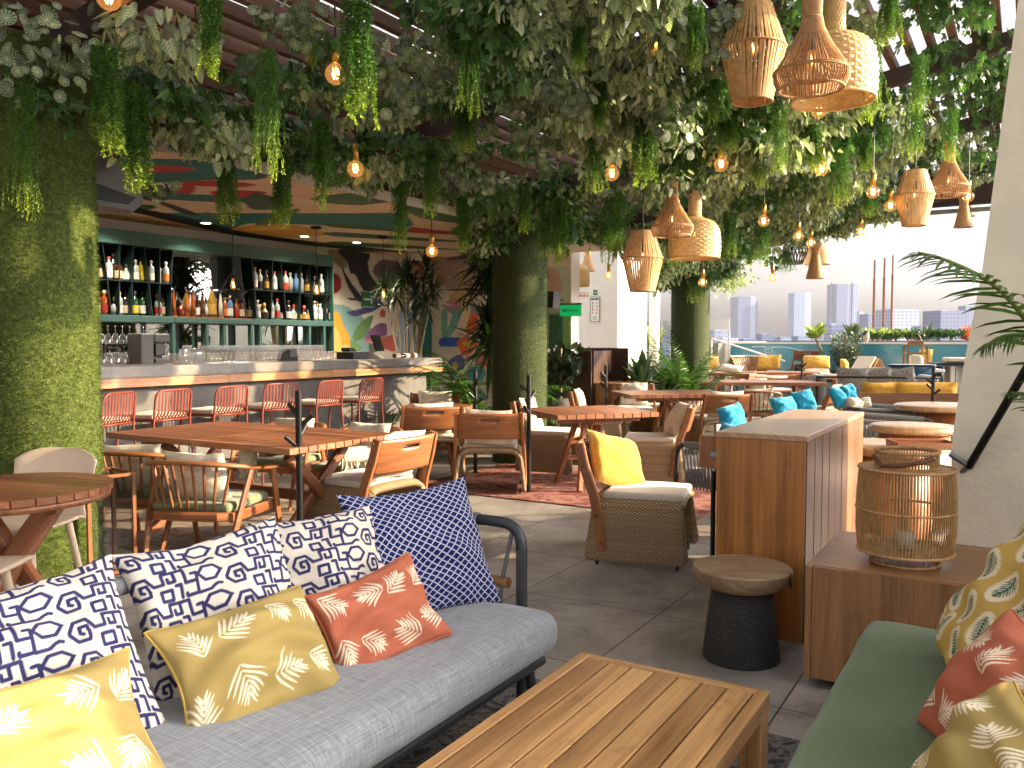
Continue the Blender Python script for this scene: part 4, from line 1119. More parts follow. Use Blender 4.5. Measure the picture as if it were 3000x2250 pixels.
def hour_lamp(label):
    t = thing('hourglass_lamp', label, 'pendant lamp', (0, 0, 0), 0, 'woven pendant lamps')
    mb = MB(); n = 44
    for i in range(n):
        a = 2 * pi * i / n; c, s = math.cos(a), math.sin(a)
        mb.bar([(r * c, r * s, z) for r, z in ((.13, 0), (.09, .17), (.055, .34), (.062, .4), (.09, .5))], .0165, .004, (-s, c, 0))
    mb.build('staves', M['rattan_dark'], t)
    rings(t, 'rattan_dark', (.131, .003), (.056, .345, .008), (.091, .497))
    cord(t, 1.3, .3); return kids(t)
def basket_lamp(label):
    t = thing('open_basket_lamp', label, 'pendant lamp', (0, 0, 0), 0, 'woven pendant lamps')
    mb = MB(); n = 20
    for i in range(n):
        a = 2 * pi * i / n
        for d in (.5, -.5):
            mb.tube([(r * math.cos(a + d * z * 3), r * math.sin(a + d * z * 3), z) for r, z in ((.1, 0), (.17, .16), (.18, .26), (.12, .4), (.06, .46))], .007, 5)
    mb.build('cane_weave', M['dark_wood'], t)
    rings(t, 'dark_wood', (.1, .003), (.18, .24, .008))
    cord(t, 1.3, .4); return kids(t)
LP = {}
def lamp(fn, x, ybot, Y, label, s=1.0):
    Y *= 1.14; s *= 1.14
    c = dep(x, ybot, Y)
    if fn not in LP: LP[fn] = fn(label); o = LP[fn]; o.location = c; o.scale = (s, s, s)
    else: o = dup(LP[fn], c, random.random() * 6, label, None, s)
    ch = [k for k in o.children if k.name.startswith('cord')][0]
    top = zf(c.dot(D2)) - c.z; z0 = .35
    ch.scale = (1, 1, max(.05, (top / s - z0) / (1.3 - z0))); ch.location.z = z0 - z0 * ch.scale.z
    return o
lamp(stick_lamp, 2204, 300, 4.75, 'big stick lantern lamp at the top right cluster, leftmost')
lamp(cone_lamp, 2376, 262, 4.3, 'big fibre bell lamp at the top right, in front of the dome', .93)
lamp(dome_lamp, 2440, 294, 4.95, 'big woven dome lamp at the top right cluster', 1.1)
lamp(stick_lamp, 1882, 855, 7.4, 'stick lantern lamp hanging lowest in the centre cluster')
lamp(cone_lamp, 1969, 692, 6.9, 'fibre bell lamp in the centre cluster, above the lantern', .86)
lamp(dome_lamp, 2034, 756, 7.6, 'woven dome lamp in the centre cluster, overlapped by the bell', 1.05)
lamp(stick_lamp, 2678, 662, 8.2, 'brown stick lantern lamp at right against the bright sky')
lamp(cone_lamp, 2778, 574, 8.6, 'fibre bell lamp beside the slanted wall')
lamp(hour_lamp, 2822, 666, 11.5, 'hourglass lamp beside the slanted wall, front one', .9)
lamp(hour_lamp, 2834, 634, 13, 'hourglass lamp half hidden behind its twin at the slanted wall', .9)
lamp(hour_lamp, 2388, 816, 12.5, 'hourglass lamp hanging over the tower skyline')
lamp(dome_lamp, 2396, 774, 14, 'woven dome lamp behind the hourglass at the skyline')
lamp(basket_lamp, 2330, 774, 13, 'open cane basket lamp beside the skyline hourglass')
lamp(dome_lamp, 1686, 838, 12.4, 'brown dome lamp hanging right of the middle column', .95)
lamp(basket_lamp, 1650, 810, 12.0, 'open cane basket lamp hanging by the middle column', .9)
lamp(hour_lamp, 1722, 795, 13.4, 'small hourglass lamp at the white wall', .8)
# ------------------------------------------------------------------ pillows with woven or printed patterns
def seg_dist(px, py, segs):
    d = np.full(px.shape, 1e9)
    for (ax, ay, bx, by) in segs:
        vx, vy = bx - ax, by - ay; L = vx * vx + vy * vy + 1e-12
        t = np.clip(((px - ax) * vx + (py - ay) * vy) / L, 0, 1)
        d = np.minimum(d, np.hypot(px - ax - t * vx, py - ay - t * vy))
    return d
def lines(*P):
    out = []
    for p in P: out += [(p[i][0], p[i][1], p[i + 1][0], p[i + 1][1]) for i in range(len(p) - 1)]
    return out
GW, GH = .285, .098
_g = lines([(.07, .045), (.052, .076), (.02, .076), (.003, .047), (.02, .019), (.052, .019), (.055, .033), (.05, .056), (.03, .056), (.03, .04), (.038, .036)],
           [(.07, .045), (.1, .045), (.1, .078), (.135, .078), (.135, .045), (.115, .045), (.115, .06)], [(.085, .0), (.085, .022), (.12, .022), (.12, .0)], [(.085, .098), (.085, .09), (.12, .09), (.12, .098)],
           [(.135, .078), (.165, .078), (.165, .03), (.2, .03), (.2, .055), (.185, .055)], [(.15, .0), (.15, .03), (.135, .03)], [(.15, .098), (.15, .09)], [(.2, .03), (.2, .0)], [(.165, .098), (.165, .09), (.2, .09), (.2, .098)],
           [(.205, .047), (.225, .07), (.258, .07), (.278, .047), (.258, .024), (.225, .024), (.205, .047)], [(.2, .088), (.235, .088), (.25, .098)], [(.25, .0), (.262, .004), (.27, .0)])
def geo_col(x, y):
    x, y = x * 1.08, y * 1.08
    u = np.mod(x + 5, GW); v = np.mod(y + 5 + .35 * GH * np.floor((x + 5) / GW), GH)
    d = np.full(u.shape, 1e9)
    for ox in (-GW, 0, GW):
        for oy in (-GH, 0, GH): 
            d = np.minimum(d, seg_dist(u + ox, v + oy, _g))
    k = np.clip((.0054 - d) / .0012 + .5, 0, 1)[:, None]
    thin = (np.sin((x + y) * 620) > .55)[:, None] * .16
    base = np.array(C(222, 214, 198)[:3]) * (1 - thin); line = np.array(C(48, 48, 92)[:3])
    return base * (1 - k) + line * k
def lat_col(x, y):
    s = .0145; lam = .034; r = y / s
    k0 = np.floor(r); best = np.full(x.shape, 1e9)
    for j in (-1, 0, 1, 2):
        kk = k0 + j; yy = (kk + .36 * np.sin(2 * pi * x / lam + pi * np.mod(kk, 2))) * s
        best = np.minimum(best, np.abs(y - yy))
    sl = np.sqrt(1 + (.36 * s * 2 * pi / lam * np.cos(2 * pi * x / lam)) ** 2)
    k = np.clip((.0017 - best / sl) / .0009 + .5, 0, 1)[:, None]
    return np.array(C(24, 30, 86)[:3]) * (1 - k) + np.array(C(196, 200, 216)[:3]) * k
def frond_segs(cx, cy, ang, L, r):
    S = []; dx, dy = math.cos(ang), math.sin(ang); cx -= dx * L * .5; cy -= dy * L * .5
    for i in range(6):
        f = i / 5; bx, by = cx + dx * L * .62 * f, cy + dy * L * .62 * f
        for sg in (1, -1):
            th = ang + sg * (R(46) - R(4.5) * i + R(3) * r.random()); ln = L * (.66 - .07 * i) * (.85 + .3 * r.random())
            S.append((bx, by, bx + ln * math.cos(th), by + ln * math.sin(th)))
    return S
def frond_fn(base, ink, seed, n=9, w=.44, h=.3, L=.108):
    r = random.Random(seed); S = []
    nx = 4; ny = max(2, n // nx)
    for i in range(nx):
        for j in range(ny):
            S.append(frond_segs((i + .5 + .25 * (j % 2) - .1) * w / nx - w / 2 + r.uniform(-.008, .008), (j + .5) * h / ny - h / 2 + r.uniform(-.008, .008), r.choice([.4, 1.7, 2.8, 3.9, 5.2]) + r.uniform(-.4, .4), L * r.uniform(.85, 1.1), r))
    def f(x, y):
        k = np.zeros(x.shape)
        for fr in S:
            for (ax, ay, bx, by) in fr:
                vx, vy = bx - ax, by - ay; l2 = vx * vx + vy * vy
                t = ((x - ax) * vx + (y - ay) * vy) / l2
                d = np.abs((x - ax) * vy - (y - ay) * vx) / math.sqrt(l2)
                tt = np.clip(t, 0, 1); wd = .0036 * (4 * tt * (1 - tt)) ** .5 * (1.2 - .5 * tt)
                k = np.maximum(k, np.where((t > 0) & (t < 1), np.clip((wd - d) / .0012 + .3, 0, 1), 0))
        k = (k * .92)[:, None]
        return np.array(base[:3]) * (1 - k) + np.array(ink[:3]) * k
    return f
def palmprint_fn(seed):
    r = random.Random(seed); P = [(x * .125 - .3 + (.06 if y % 2 else 0) + r.uniform(-.012, .012), y * .115 - .28 + r.uniform(-.012, .012), r.uniform(.7, 2.2), y % 2 if x % 2 else 1) for x in range(6) for y in range(6)]
    def f(x, y):
        col = np.tile(np.array(C(196, 164, 88)[:3]), (len(x), 1))
        for cx, cy, a, g in P:
            dx, dy = x - cx, y - cy; u = dx * math.cos(a) + dy * math.sin(a); v = -dx * math.sin(a) + dy * math.cos(a)
            tooth = .006 * np.sin((u + np.abs(v) * .8) * 700)
            e = (u / .056) ** 2 + (v / (.04 + tooth)) ** 2
            col[e < 1] = C(228, 216, 184)[:3]
            e2 = (u / .04) ** 2 + ((v) / (.024 + tooth)) ** 2
            col[(e2 < 1) & ((np.sin((u + np.abs(v)) * 620) > -.3) | (np.abs(v) < .003))] = C(64, 104, 78)[:3]
        return col
    return f
def pillow_mesh(w, h, T, fn, mat, n=26, nm='pillow', seed=0, pinch=.12, wr=.014, droop=0):
    """soft pillow in the local XZ plane, front towards -Y; bottom edge at z = 0"""
    r = np.random.default_rng(seed); ph = r.random(8) * 6.28
    nn = n
    u = np.linspace(-1, 1, nn + 1); U, Vv = np.meshgrid(u, u, indexing='ij')
    ex = 1 - pinch * (1 - Vv ** 2) * np.abs(U); ey = 1 - pinch * (1 - U ** 2) * np.abs(Vv)
    X = w / 2 * U * ex; Z = h / 2 * Vv * ey
    prof = np.maximum(0, (1 - U ** 2)) ** .42 * np.maximum(0, (1 - Vv ** 2)) ** .42
    fold = np.sin(U * 5 + ph[0] + 2 * Vv) * np.sin(Vv * 4 + ph[1]) + .7 * np.sin(np.hypot(U - .95, Vv - .95) * 11 + ph[2]) * np.exp(-np.hypot(U - 1, Vv - 1)) + .7 * np.sin(np.hypot(U + .95, Vv - .95) * 12 + ph[3]) * np.exp(-np.hypot(U + 1, Vv - 1)) + .5 * np.sin(np.hypot(U, Vv + 1) * 13 + ph[4])
    Y = T / 2 * prof + wr * fold * prof ** .5
    Z = Z + droop * (1 - U ** 2) * np.maximum(0, Vv) * -1
    warp = .014 * np.sin(U * 2.6 + ph[5]) + .01 * np.sin(Vv * 3 + ph[6])
    F1 = np.stack([X, -Y + warp, Z + h / 2], -1).reshape(-1, 3); F2 = np.stack([X, Y * .9 + warp, Z + h / 2], -1).reshape(-1, 3)
    idx = np.arange((nn + 1) ** 2).reshape(nn + 1, nn + 1)
    Fa = np.stack([idx[:-1, :-1], idx[1:, :-1], idx[1:, 1:], idx[:-1, 1:]], -1).reshape(-1, 4)
    F = np.concatenate([Fa, (Fa + len(F1))[:, ::-1]])
    P = np.concatenate([F1, F2])
    uv = np.stack([np.concatenate([X.ravel(), X.ravel()]), np.concatenate([Z.ravel(), Z.ravel()])], 1)
    me = np_mesh(nm, P, F, mat, uv, np.full(len(F), .5), True)
    # weld the rim
    if fn:
        xx, zz = (U * w / 2).ravel(), (Vv * h / 2).ravel()
        c = fn(xx, zz); c = np.concatenate([c, c])
        a = me.attributes.new('col', 'FLOAT_COLOR', 'POINT')
        a.data.foreach_set('color', np.concatenate([np.clip(c, 0, 1), np.ones((len(c), 1))], 1).astype(np.float32).ravel())
    rim = [(x, 0) for x in range(nn + 1)] + [(nn, x) for x in range(1, nn + 1)] + [(x, nn) for x in range(nn - 1, -1, -1)] + [(0, x) for x in range(nn - 1, 0, -1)]
    return me, [tuple(F1[idx[i, j]]) for i, j in rim]
def pose(loc, rotz, lean=0.0, roll=0.0):
    """front (-Y) turned by rotz about z after leaning back by lean and rolling in its own plane"""
    return Matrix.Translation(loc) @ Matrix.Rotation(rotz, 4, 'Z') @ Matrix.Rotation(-lean, 4, 'X') @ Matrix.Rotation(roll, 4, 'Y')
def pillow(label, w, h, T, M4, fn=None, mat=None, group=None, n=26, seed=0, piping=None, cat_='cushion', **kw):
    if not fn: kw = dict(dict(pinch=.035, wr=.007), **kw)
    me, rim = pillow_mesh(w, h, T, fn, mat or M['printed'], n, 'pillow', seed, **kw)
    o = link(me, 'pillow'); o.matrix_world = M4; tag(o, label, cat_, group)
    if piping:
        mb = MB(); mb.tube(rim[::max(1, n // 26)], .0042, 6, closed=True); p = mb.build('piping', piping); p.parent = o
    return o

# ------------------------------------------------------------------ grey sofa, lower left
# local frame: +X = D2 (towards the table), +Y = D1 (far end); origin on the floor under the far front corner of the seat
SO = V((.175, 2.98, 0))
t = thing('garden_sofa', 'long grey garden sofa on a dark tube frame in the left foreground', 'sofa', SO, ROT1)
mb = MB()
mb.rbox((-.36, -1.15, .375), (.74, 2.3, .15), .066, 6, None, 0, .5, .012, .0036, 3)
mb.build('seat_cushion', M['grey_sofa'], t)
def rail(p0, p1, p2, rad, n=6):
    out = []
    for i in range(n + 1):
        f = i / n; out.append(p0 * (1 - f) ** 2 + p1 * 2 * f * (1 - f) + p2 * f * f)
    return out
fx, fy, zt = -.19, .045, .725                    # front post of the far arm
A0 = V((fx, fy, .02)); A1 = V((fx, fy, zt - .09)); A2 = V((fx, fy, zt)); A3 = V((fx - .09, fy, zt)); B1 = V((-.62, fy, zt)); B2 = V((-.74, fy, zt)); B3 = V((-.74, fy - .12, zt)); B4 = V((-.74, -2.3, zt))
mb = MB(); mb.tube([A0, A1] + rail(A1, A2, A3, 0) + [V((-.38, fy, zt))] + rail(B1, B2, B3, 0) + [B4], .021, 12)
mb.build('tube_frame', M['charcoal_tube'], t)
mb = MB(); mb.tube([B3, B4], .0265, 10); mb.tube([V((-.38, fy, zt)), B1], .0255, 10); mb.build('rope_wrap', M['rope_grey'], t)
mb = MB(); mb.box((-.36, -1.15, .28), (.66, 2.2, .035), None, .01); mb.build('seat_frame', M['charcoal_tube'], t)
for (x, y) in ((-.08, -.1), (-.66, -.1), (-.66, -2.2), (-.08, -2.2)):
    mb = MB(); mb.tube([(x, y, .28), (x + (.03 if x > -.3 else -.03), y + (.03 if y > -1 else -.03), 0)], [.021, .015], 10); mb.build('leg', M['charcoal_tube'], t)
for x in (-.27, -.55):
    mb = MB(); mb.tube([(x + .045, fy, zt), (x, fy - .01, .5), (x - .02, fy - .005, .28)], .008, 6); mb.build('arm_rope', M['rope_grey'], t)
mb = MB(); mb.tube([(-.245, fy - .0, .5), (-.6, fy, .5)], .02, 12); mb.build('wooden_roller', M['teak_pale'], t)
mb = MB()
for k in range(14): mb.tube([(-.74, -.12 - k * .16, zt), (-.71, -.12 - k * .16, .3)], .007, 6)
mb.build('back_ropes', M['rope_grey'], t)
SR = ROT1 - R(90)                                # pillows on this sofa face D2 (front -Y turned to +D2): see below
def sofa_pt(x, y, z): return SO + D2 * x + D1 * y + V((0, 0, z))
faceD2 = math.atan2(D2.x, -D2.y)                 # front (-Y) looking along +D2
g1 = 'navy patterned cushions along the sofa back'; g2 = 'leaf print cushions on the grey sofa'
def sp(label, x, y, w, h, T, yaw, lean, roll, fn, seed, z=.43, mat=None, **kw):
    return pillow(label, w, h, T, pose(sofa_pt(x, y, z), faceD2 + yaw, lean, roll), fn, mat, seed=seed, **kw)
sp('navy blue lattice cushion at the far end of the grey sofa', -.36, -.24, .54, .50, .17, R(-22), R(27), R(-1), lat_col, 1, z=.425, group=g1, n=320)
sp('cream and navy maze cushion half hidden behind the orange one', -.44, -.62, .46, .47, .17, R(-24), R(32), R(-2), geo_col, 2, z=.42, group=g1, n=190)
sp('cream and navy maze cushion in the middle of the sofa back', -.44, -1.03, .49, .49, .18, R(-20), R(34), R(-5), lambda x, y: geo_col(x + .11, y + .03), 3, z=.42, group=g1, n=210)
sp('cream and navy maze cushion cut by the left edge', -.46, -1.55, .50, .50, .18, R(-16), R(38), R(-4), lambda x, y: geo_col(x + .05, y + .07), 4, z=.42, group=g1, n=210)
yel, ora, ink = C(164, 142, 84), C(178, 102, 76), C(236, 224, 196)
M['piping_yellow'] = plain('yellow_piping', C(196, 164, 76), .8); M['piping_orange'] = plain('orange_piping', C(190, 104, 72), .8)
sp('orange leaf print cushion lying on the grey sofa', -.22, -.63, .42, .30, .14, R(-16), R(36), R(-9), frond_fn(ora, ink, 5), 5, z=.425, group=g2, n=190, piping=M['piping_orange'])
sp('yellow leaf print cushion leaning in the middle of the grey sofa', -.25, -1.10, .47, .33, .15, R(-10), R(38), R(-2), frond_fn(yel, ink, 9, 9, .5, .33), 6, z=.425, group=g2, n=210, piping=M['piping_yellow'])
sp('yellow leaf print cushion in the bottom left corner of the photo', -.22, -1.70, .48, .33, .15, R(-12), R(36), R(-2), frond_fn(yel, ink, 14, 9, .5, .33), 7, z=.425, group=g2, n=210, piping=M['piping_yellow'])

# ------------------------------------------------------------------ slatted coffee table
c0 = fl(1705, 1909, .40)
t = thing('coffee_table', 'low slatted acacia coffee table in the front', 'table', (c0.x, c0.y, 0), ROT1)
TW, TL = .60, 1.25                               # local x along D2, y from 0 (far edge) to -TL
nb = 7; ins = .035; bw = (TW - 2 * ins - .006 * (nb + 1)) / nb
for k in range(nb):
    mb = MB(); x = ins + .006 + bw / 2 + k * (bw + .006)
    mb.box((x, -TL / 2, .388), (bw, TL - 2 * ins - .008, .022), None, .002, 0, [.35, .55, .95, .45, .62, .3, .75][k]); mb.build('slat', M['acacia'], t)
mb = MB(); mb.box((ins / 2, -TL / 2, .372), (ins, TL - .002, .056), None, .003); mb.box((TW - ins / 2, -TL / 2, .372), (ins, TL - .002, .056), None, .003)
mb.box((TW / 2, -ins / 2, .3715), (TW - 2 * ins - .001, ins, .055), None, .003); mb.box((TW / 2, -TL + ins / 2, .3715), (TW - 2 * ins - .001, ins, .055), None, .003)
mb.build('frame', M['acacia'], t)
for x in (.034, TW - .034):
    for y in (-.045, -TL + .045):
        mb = MB(); mb.box((x, y, .172), (.064, .082, .344), None, .004); mb.build('leg', M['acacia'], t)
def rug_mat(name, a, b, c_, sc_):
    m, nt, bs, out = newmat(name); o = objc(nt)
    n1 = noise(nt, o, sc_, 6, .7, 1.2); n2 = noise(nt, o, sc_ * 4, 5, .7); n3 = noise(nt, o, 180, 2)
    c = ramp(nt, n1, [(.36, a), (.48, b), (.56, a), (.64, c_)]); c = mix(nt, .6, c, ramp(nt, n2, [(.3, (.4, .4, .4, 1)), (.6, (1.2, 1.2, 1.2, 1))]), 'MULTIPLY')
    nt.links.new(c, bs.inputs['Base Color']); bs.inputs['Roughness'].default_value = .95; bump(nt, n3, bs, .5, .004); return m
r0 = fl(1560, 1992)
t = thing('rug', 'worn navy and grey rug under the coffee table', 'rug', (r0.x, r0.y, 0), ROT1)
mb = MB(); mb.box((.35, -1.3, .006), (2.3, 2.6, .01), None, .003); mb.build('pile', rug_mat('navy_rug_pile', C(40, 42, 56), C(120, 116, 112), C(64, 64, 74), 9), t)
r1 = fl(1235, 1434)
t = thing('rug', 'faded red patterned rug under the middle dining chairs', 'rug', (r1.x, r1.y, 0), ROT1)
mb = MB(); mb.box((1.25, .95, .006), (2.9, 1.9, .01), None, .003); mb.build('pile', rug_mat('red_rug_pile', C(104, 40, 34), C(160, 112, 96), C(122, 54, 44), 5), t)
r2 = fl(600, 1500)
t = thing('rug', 'worn brown rug beneath the long dining table', 'rug', (r2.x, r2.y, 0), ROT1)
mb = MB(); mb.box((.1, .0, .006), (2.9, 2.2, .01), None, .003); mb.build('pile', rug_mat('brown_rug_pile', C(128, 112, 96), C(150, 138, 124), C(112, 92, 80), 4), t)

# ------------------------------------------------------------------ stump stool, tall cabinet, side cabinet, lantern
c = fl(2171, 1925)
t = thing('stool', 'round wooden topped stool on a black stone cone', 'stool', (c.x, c.y, 0), 0)
mb = MB(); mb.lathe([(0, .0), (.163, 0), (.168, .008), (.15, .17), (.132, .312), (.0, .312)], 40); mb.build('stone_base', M['stone_dark'], t)
mb = MB(); mb.lathe([(.12, .3121), (.16, .322), (.192, .345), (.208, .375), (.214, .402)], 48); mb.lathe([(.2135, .4022), (.208, .4085)], 48); mb.lathe([(.208, .4086), (0, .4105)], 48)
mt, nt, bs, out = newmat('stump_wood'); o_ = objc(nt)
g1 = noise(nt, scl(nt, o_, (3, 22, 8)), 1, 5, .6, 1.0); g2 = noise(nt, o_, 7, 4)
nt.links.new(mix(nt, .6, ramp(nt, g1, [(.3, C(122, 98, 72)), (.7, C(176, 150, 120))]), ramp(nt, g2, [(.3, (.72, .7, .68, 1)), (.7, (1.15, 1.15, 1.15, 1))]), 'MULTIPLY'), bs.inputs['Base Color']); bs.inputs['Roughness'].default_value = .55; bump(nt, g1, bs, .15, .003)
mb.build('wood_top', mt, t)
mb = MB(); mb.bar([(.175, -.118, .345), (.172, -.112, .41)], .004, .03, (1, 0, 0)); mb.build('split', M['dark_wood'], t)
mb = MB(); mb.lathe([(0, .4125), (.022, .4125), (.024, .4105)], 16); mb.build('centre_plug', M['teak_pale'], t)

M['cab_top'] = wood('polished_sky_pale_top', C(150, 112, 78), C(196, 156, 116), .28, .8, .1, coat=.6)  # paler base colour paints in the reflected sky, besides the real polish
f0 = fl(2352, 1888)
t = thing('cabinet', 'tall narrow teak cabinet standing behind the stump stool', 'cabinet', (f0.x, f0.y, 0), ROT1)
CW, CD, CH = .42, 1.6, .965                       # local: front right bottom corner at origin; x to -CW, y to +CD
mb = MB(); mb.prism([(-CW + .003, .002), (-.004, .002), (-.004, .022), (-CW + .003, .022)], .0, CH - .026, 0, .55, None, 2); mb.build('front_panel', M['cabinet_wood'], t)
mb = MB(); mb.box((-CW / 2, CD / 2, CH - .012), (CW + .004, CD + .004, .026), None, .002, 0, .75); mb.build('top', M['cab_top'], t)
for k in range(9):
    mb = MB(); y0 = .024 + k * (CD - .03) / 9
    mb.prism([(-.018, y0), (0, y0), (0, y0 + (CD - .03) / 9 - .0025), (-.018, y0 + (CD - .03) / 9 - .0025)], 0, CH - .026, 0, [.1, .2, .6, .15, .3, .55, .9, .25, .4][k], None, 2)
    mb.build('side_board', M['walnut'], t)
mb = MB()
for k in (1, 2, 3, 5, 6, 8): mb.box((-.0045, .024 + k * (CD - .03) / 9 - .0012, CH / 2 - .014), (.013, .006, CH - .03), None, .0005, 0, .9)
mb.build('pale_lipping', M['teak_pale'], t)
mb = MB(); mb.prism([(-CW, .024), (-CW + .018, .024), (-CW + .018, CD), (-CW, CD)], 0, CH - .026, 0, .4, None, 2); mb.prism([(-CW + .02, CD - .02), (-.02, CD - .02), (-.02, CD - .002), (-CW + .02, CD - .002)], 0, CH - .026, 0, .4, None, 2)
mb.build('carcass', M['walnut'], t)
f1 = fl(2352, 2012)
t = thing('side_cabinet', 'low walnut side cabinet on castors carrying the bamboo lantern', 'cabinet', (f1.x, f1.y, 0), ROT1)
LW, LD, LH = 1.7, .735, .5
mb = MB(); mb.prism([(.03, 0), (LW, 0), (LW, .02), (.03, .02)], .045, LH - .003, 0, .5, None, 2); mb.prism([(.03, .025), (LW, .025), (LW, LD), (.03, LD)], .046, LH - .025, 0, .5, None, 2); mb.build('body', M['walnut_pale'], t)
mb = MB(); mb.box((.014, LD / 2, (.04 + LH) / 2), (.026, LD, LH - .04), None, .002, 0, .6, 2); mb.build('end_panel', M['walnut_pale'], t)
mb = MB(); mb.box((LW / 2 + .014, LD / 2 + .011, LH - .011), (LW - .03, LD - .022, .022), None, .001, 0, .75); mb.build('top', M['walnut_pale'], t)
for x in (.12, 1.5):
    for y in (.08, .62):
        mb = MB(); mb.tube([(x - .015, y, .022), (x + .015, y, .022)], .021, 14); mb.build('castor', M['black_plastic'], t)
c = fl(2650, 1645, .5)
t = thing('bamboo_lantern', 'round bamboo stick lantern with a leather handle on the side cabinet', 'lantern', (c.x, c.y, .5), R(-20))
mb = MB(); rr = random.Random(2); n = 92
for i in range(n):
    a = 2 * pi * i / n; cc, ss = math.cos(a), math.sin(a)
    mb.tube([(.178 * cc, .178 * ss, .052), (.187 * cc, .187 * ss, .14), (.186 * cc, .186 * ss, .28), (.178 * cc, .178 * ss, .382)], .0028, 5, 0, rr.random())
mb.build('bamboo_sticks', M['bamboo'], t)
for r_, z, k in ((.18, .05, .007), (.189, .22, .005), (.181, .385, .007), (.13, .004, .006), (.13, .045, .005), (.118, .392, .005), (.118, .455, .008)):
    mb = MB(); ring(mb, r_, z, k, 48); mb.build('cane_ring', M['rattan_dark'], t)
mb = MB(); mb.lathe([(.18, .386), (.118, .392)], 48); mb.build('shoulder', M['bamboo'], t); mb = MB(); mb.lathe([(.178, .05), (0, .05)], 48); mb.build('floor', M['bamboo'], t)
mb = MB()
for i in range(64):
    a = 2 * pi * i / 64; cc, ss = math.cos(a), math.sin(a)
    mb.tube([(.118 * cc, .118 * ss, .392), (.118 * cc, .118 * ss, .452)], .0028, 5)
    if i % 2: mb.tube([(.13 * cc, .13 * ss, .004), (.13 * cc, .13 * ss, .045)], .0026, 5)
mb.build('neck_sticks', M['bamboo'], t)
M['leather'] = plain('brown_leather', C(96, 60, 38), .5, 0, .15)
hp = [V((-.122, .0, .43)), V((-.122, -.05, .425)), V((-.1, -.115, .405)), V((-.03, -.15, .412)), V((.05, -.14, .43)), V((.085, -.1, .44))]
mb = MB(); mb.tube(hp, .0085, 8); mb.build('handle', M['leather'], t)
for p in ((.086, -.098, .44), (-.122, .004, .43)):
    mb = MB(); mb.lathe([(0, .008), (.009, .006), (.012, 0), (0, -.004)], 12, p); mb.build('handle_stud', M['steel'], t)
mb = MB(); mb.lathe([(.0, .054), (.045, .054), (.045, .17)], 24); mb.build('candle_glass', M['glass'], t)
mb = MB(); mb.lathe([(0, .056), (.036, .056), (.036, .12), (0, .122)], 20); mb.build('candle', M['white_plastic'], t)

# ------------------------------------------------------------------ green sofa, lower right
g0 = fl(2547, 1807, .45)
t = thing('garden_sofa', 'moss green cushioned sofa in the bottom right corner', 'sofa', (g0.x, g0.y, 0), ROT1)
mb = MB(); mb.rbox((.36, -.95, .385), (.74, 1.92, .13), .045, 6, None, 0, .5, .012, .005, 8); mb.build('seat_cushion', M['green_sofa'], t)
mb = MB(); mb.box((.36, -.95, .29), (.7, 1.86, .05), None, .008); mb.box((.70, -.95, .56), (.05, 1.86, .5), None, .008); mb.build('frame', M['teak'], t)
for (x, y) in ((.05, -.06), (.66, -.06), (.05, -1.84), (.66, -1.84)):
    mb = MB(); mb.box((x, y, .13), (.055, .055, .262), None, .004); mb.build('leg', M['teak'], t)
GS = V((g0.x, g0.y, 0)); faceD2m = faceD2 + pi
def gp(label, x, y, z, w, h, T, yaw, lean, roll, fn, seed, mat=None, **kw):
    return pillow(label, w, h, T, pose(fl(x, y, z), faceD2m + yaw, lean, roll), fn, mat, seed=seed, **kw)
gp('large yellow cushion printed with green palm leaves on the green sofa', 2815, 2035, .44, .56, .52, .2, R(20), R(30), R(8), palmprint_fn(3), 11, n=230, group='cushions on the green sofa')
gp('orange leaf print cushion on the green sofa', 2795, 2265, .445, .44, .36, .17, R(26), R(34), R(4), frond_fn(ora, ink, 21, 9, .44, .36), 12, n=190, group='cushions on the green sofa', piping=M['piping_orange'])
gp('yellow leaf print cushion in the bottom right corner', 2735, 2535, .445, .48, .33, .16, R(26), R(40), R(6), frond_fn(yel, ink, 33, 9, .48, .33), 13, n=190, group='cushions on the green sofa', piping=M['piping_yellow'])

# ------------------------------------------------------------------ leaning white wall with its rail, palm in front of it
wp = fl(2787, 1592, .5); wpp = wp.x * D1.x + wp.y * D1.y
prof = [(2787, 2020), (2784, 1592), (2791, 1269), (2827, 1050), (2877, 794), (2904, 588), (2983, 0), (3040, -420)]
pts = [onp(x, y, wpp) for x, y in prof]
poly = [(max(-.9, q), z) for q, z in pts]; poly[0] = (poly[1][0], 0.0)
poly += [(3.5, poly[-1][1]), (3.5, 0)]  # unseen right-hand reach is sized to keep sun off the sofa cushions
t = thing('leaning_wall', 'cream stucco wall with a leaning edge behind the bamboo lantern', 'wall', W(wpp, 1, 0), ROT1)
mb = MB(); Mx = Matrix(((1, 0, 0, -1), (0, 0, 1, 0), (0, 1, 0, 0), (0, 0, 0, 1)))
mb.prism(poly, .0, 1.2, 0, .5, Mx); mb.build('stucco', M['cream_plaster'], t)  # unseen depth is thickened to shade the tall cabinet's side
a = dep(2838, 1368, 3.72); b = dep(3060, 990, 3.35)
t = thing('wall_rail', 'black round rail bracketed to the leaning cream wall', 'rail', a)
mb = MB(); mb.tube([(0, 0, 0), tuple(b - a)], .017, 12); mb.build('pole', M['black_metal'], t)
mb = MB(); d = V((-.02, .06, -.045)); mb.tube([(0, 0, 0), tuple(d * .6)], .012, 10); mb.box(tuple(d * .8), (.055, .03, .055), Matrix.Rotation(ROT1, 3, 'Z'), .006); mb.build('bracket', M['steel'], t)
mb = MB(); mb.tube([(-.012, 0, .012), (-.075, .02, .055)], .012, 10); mb.build('clamp', M['steel'], t)

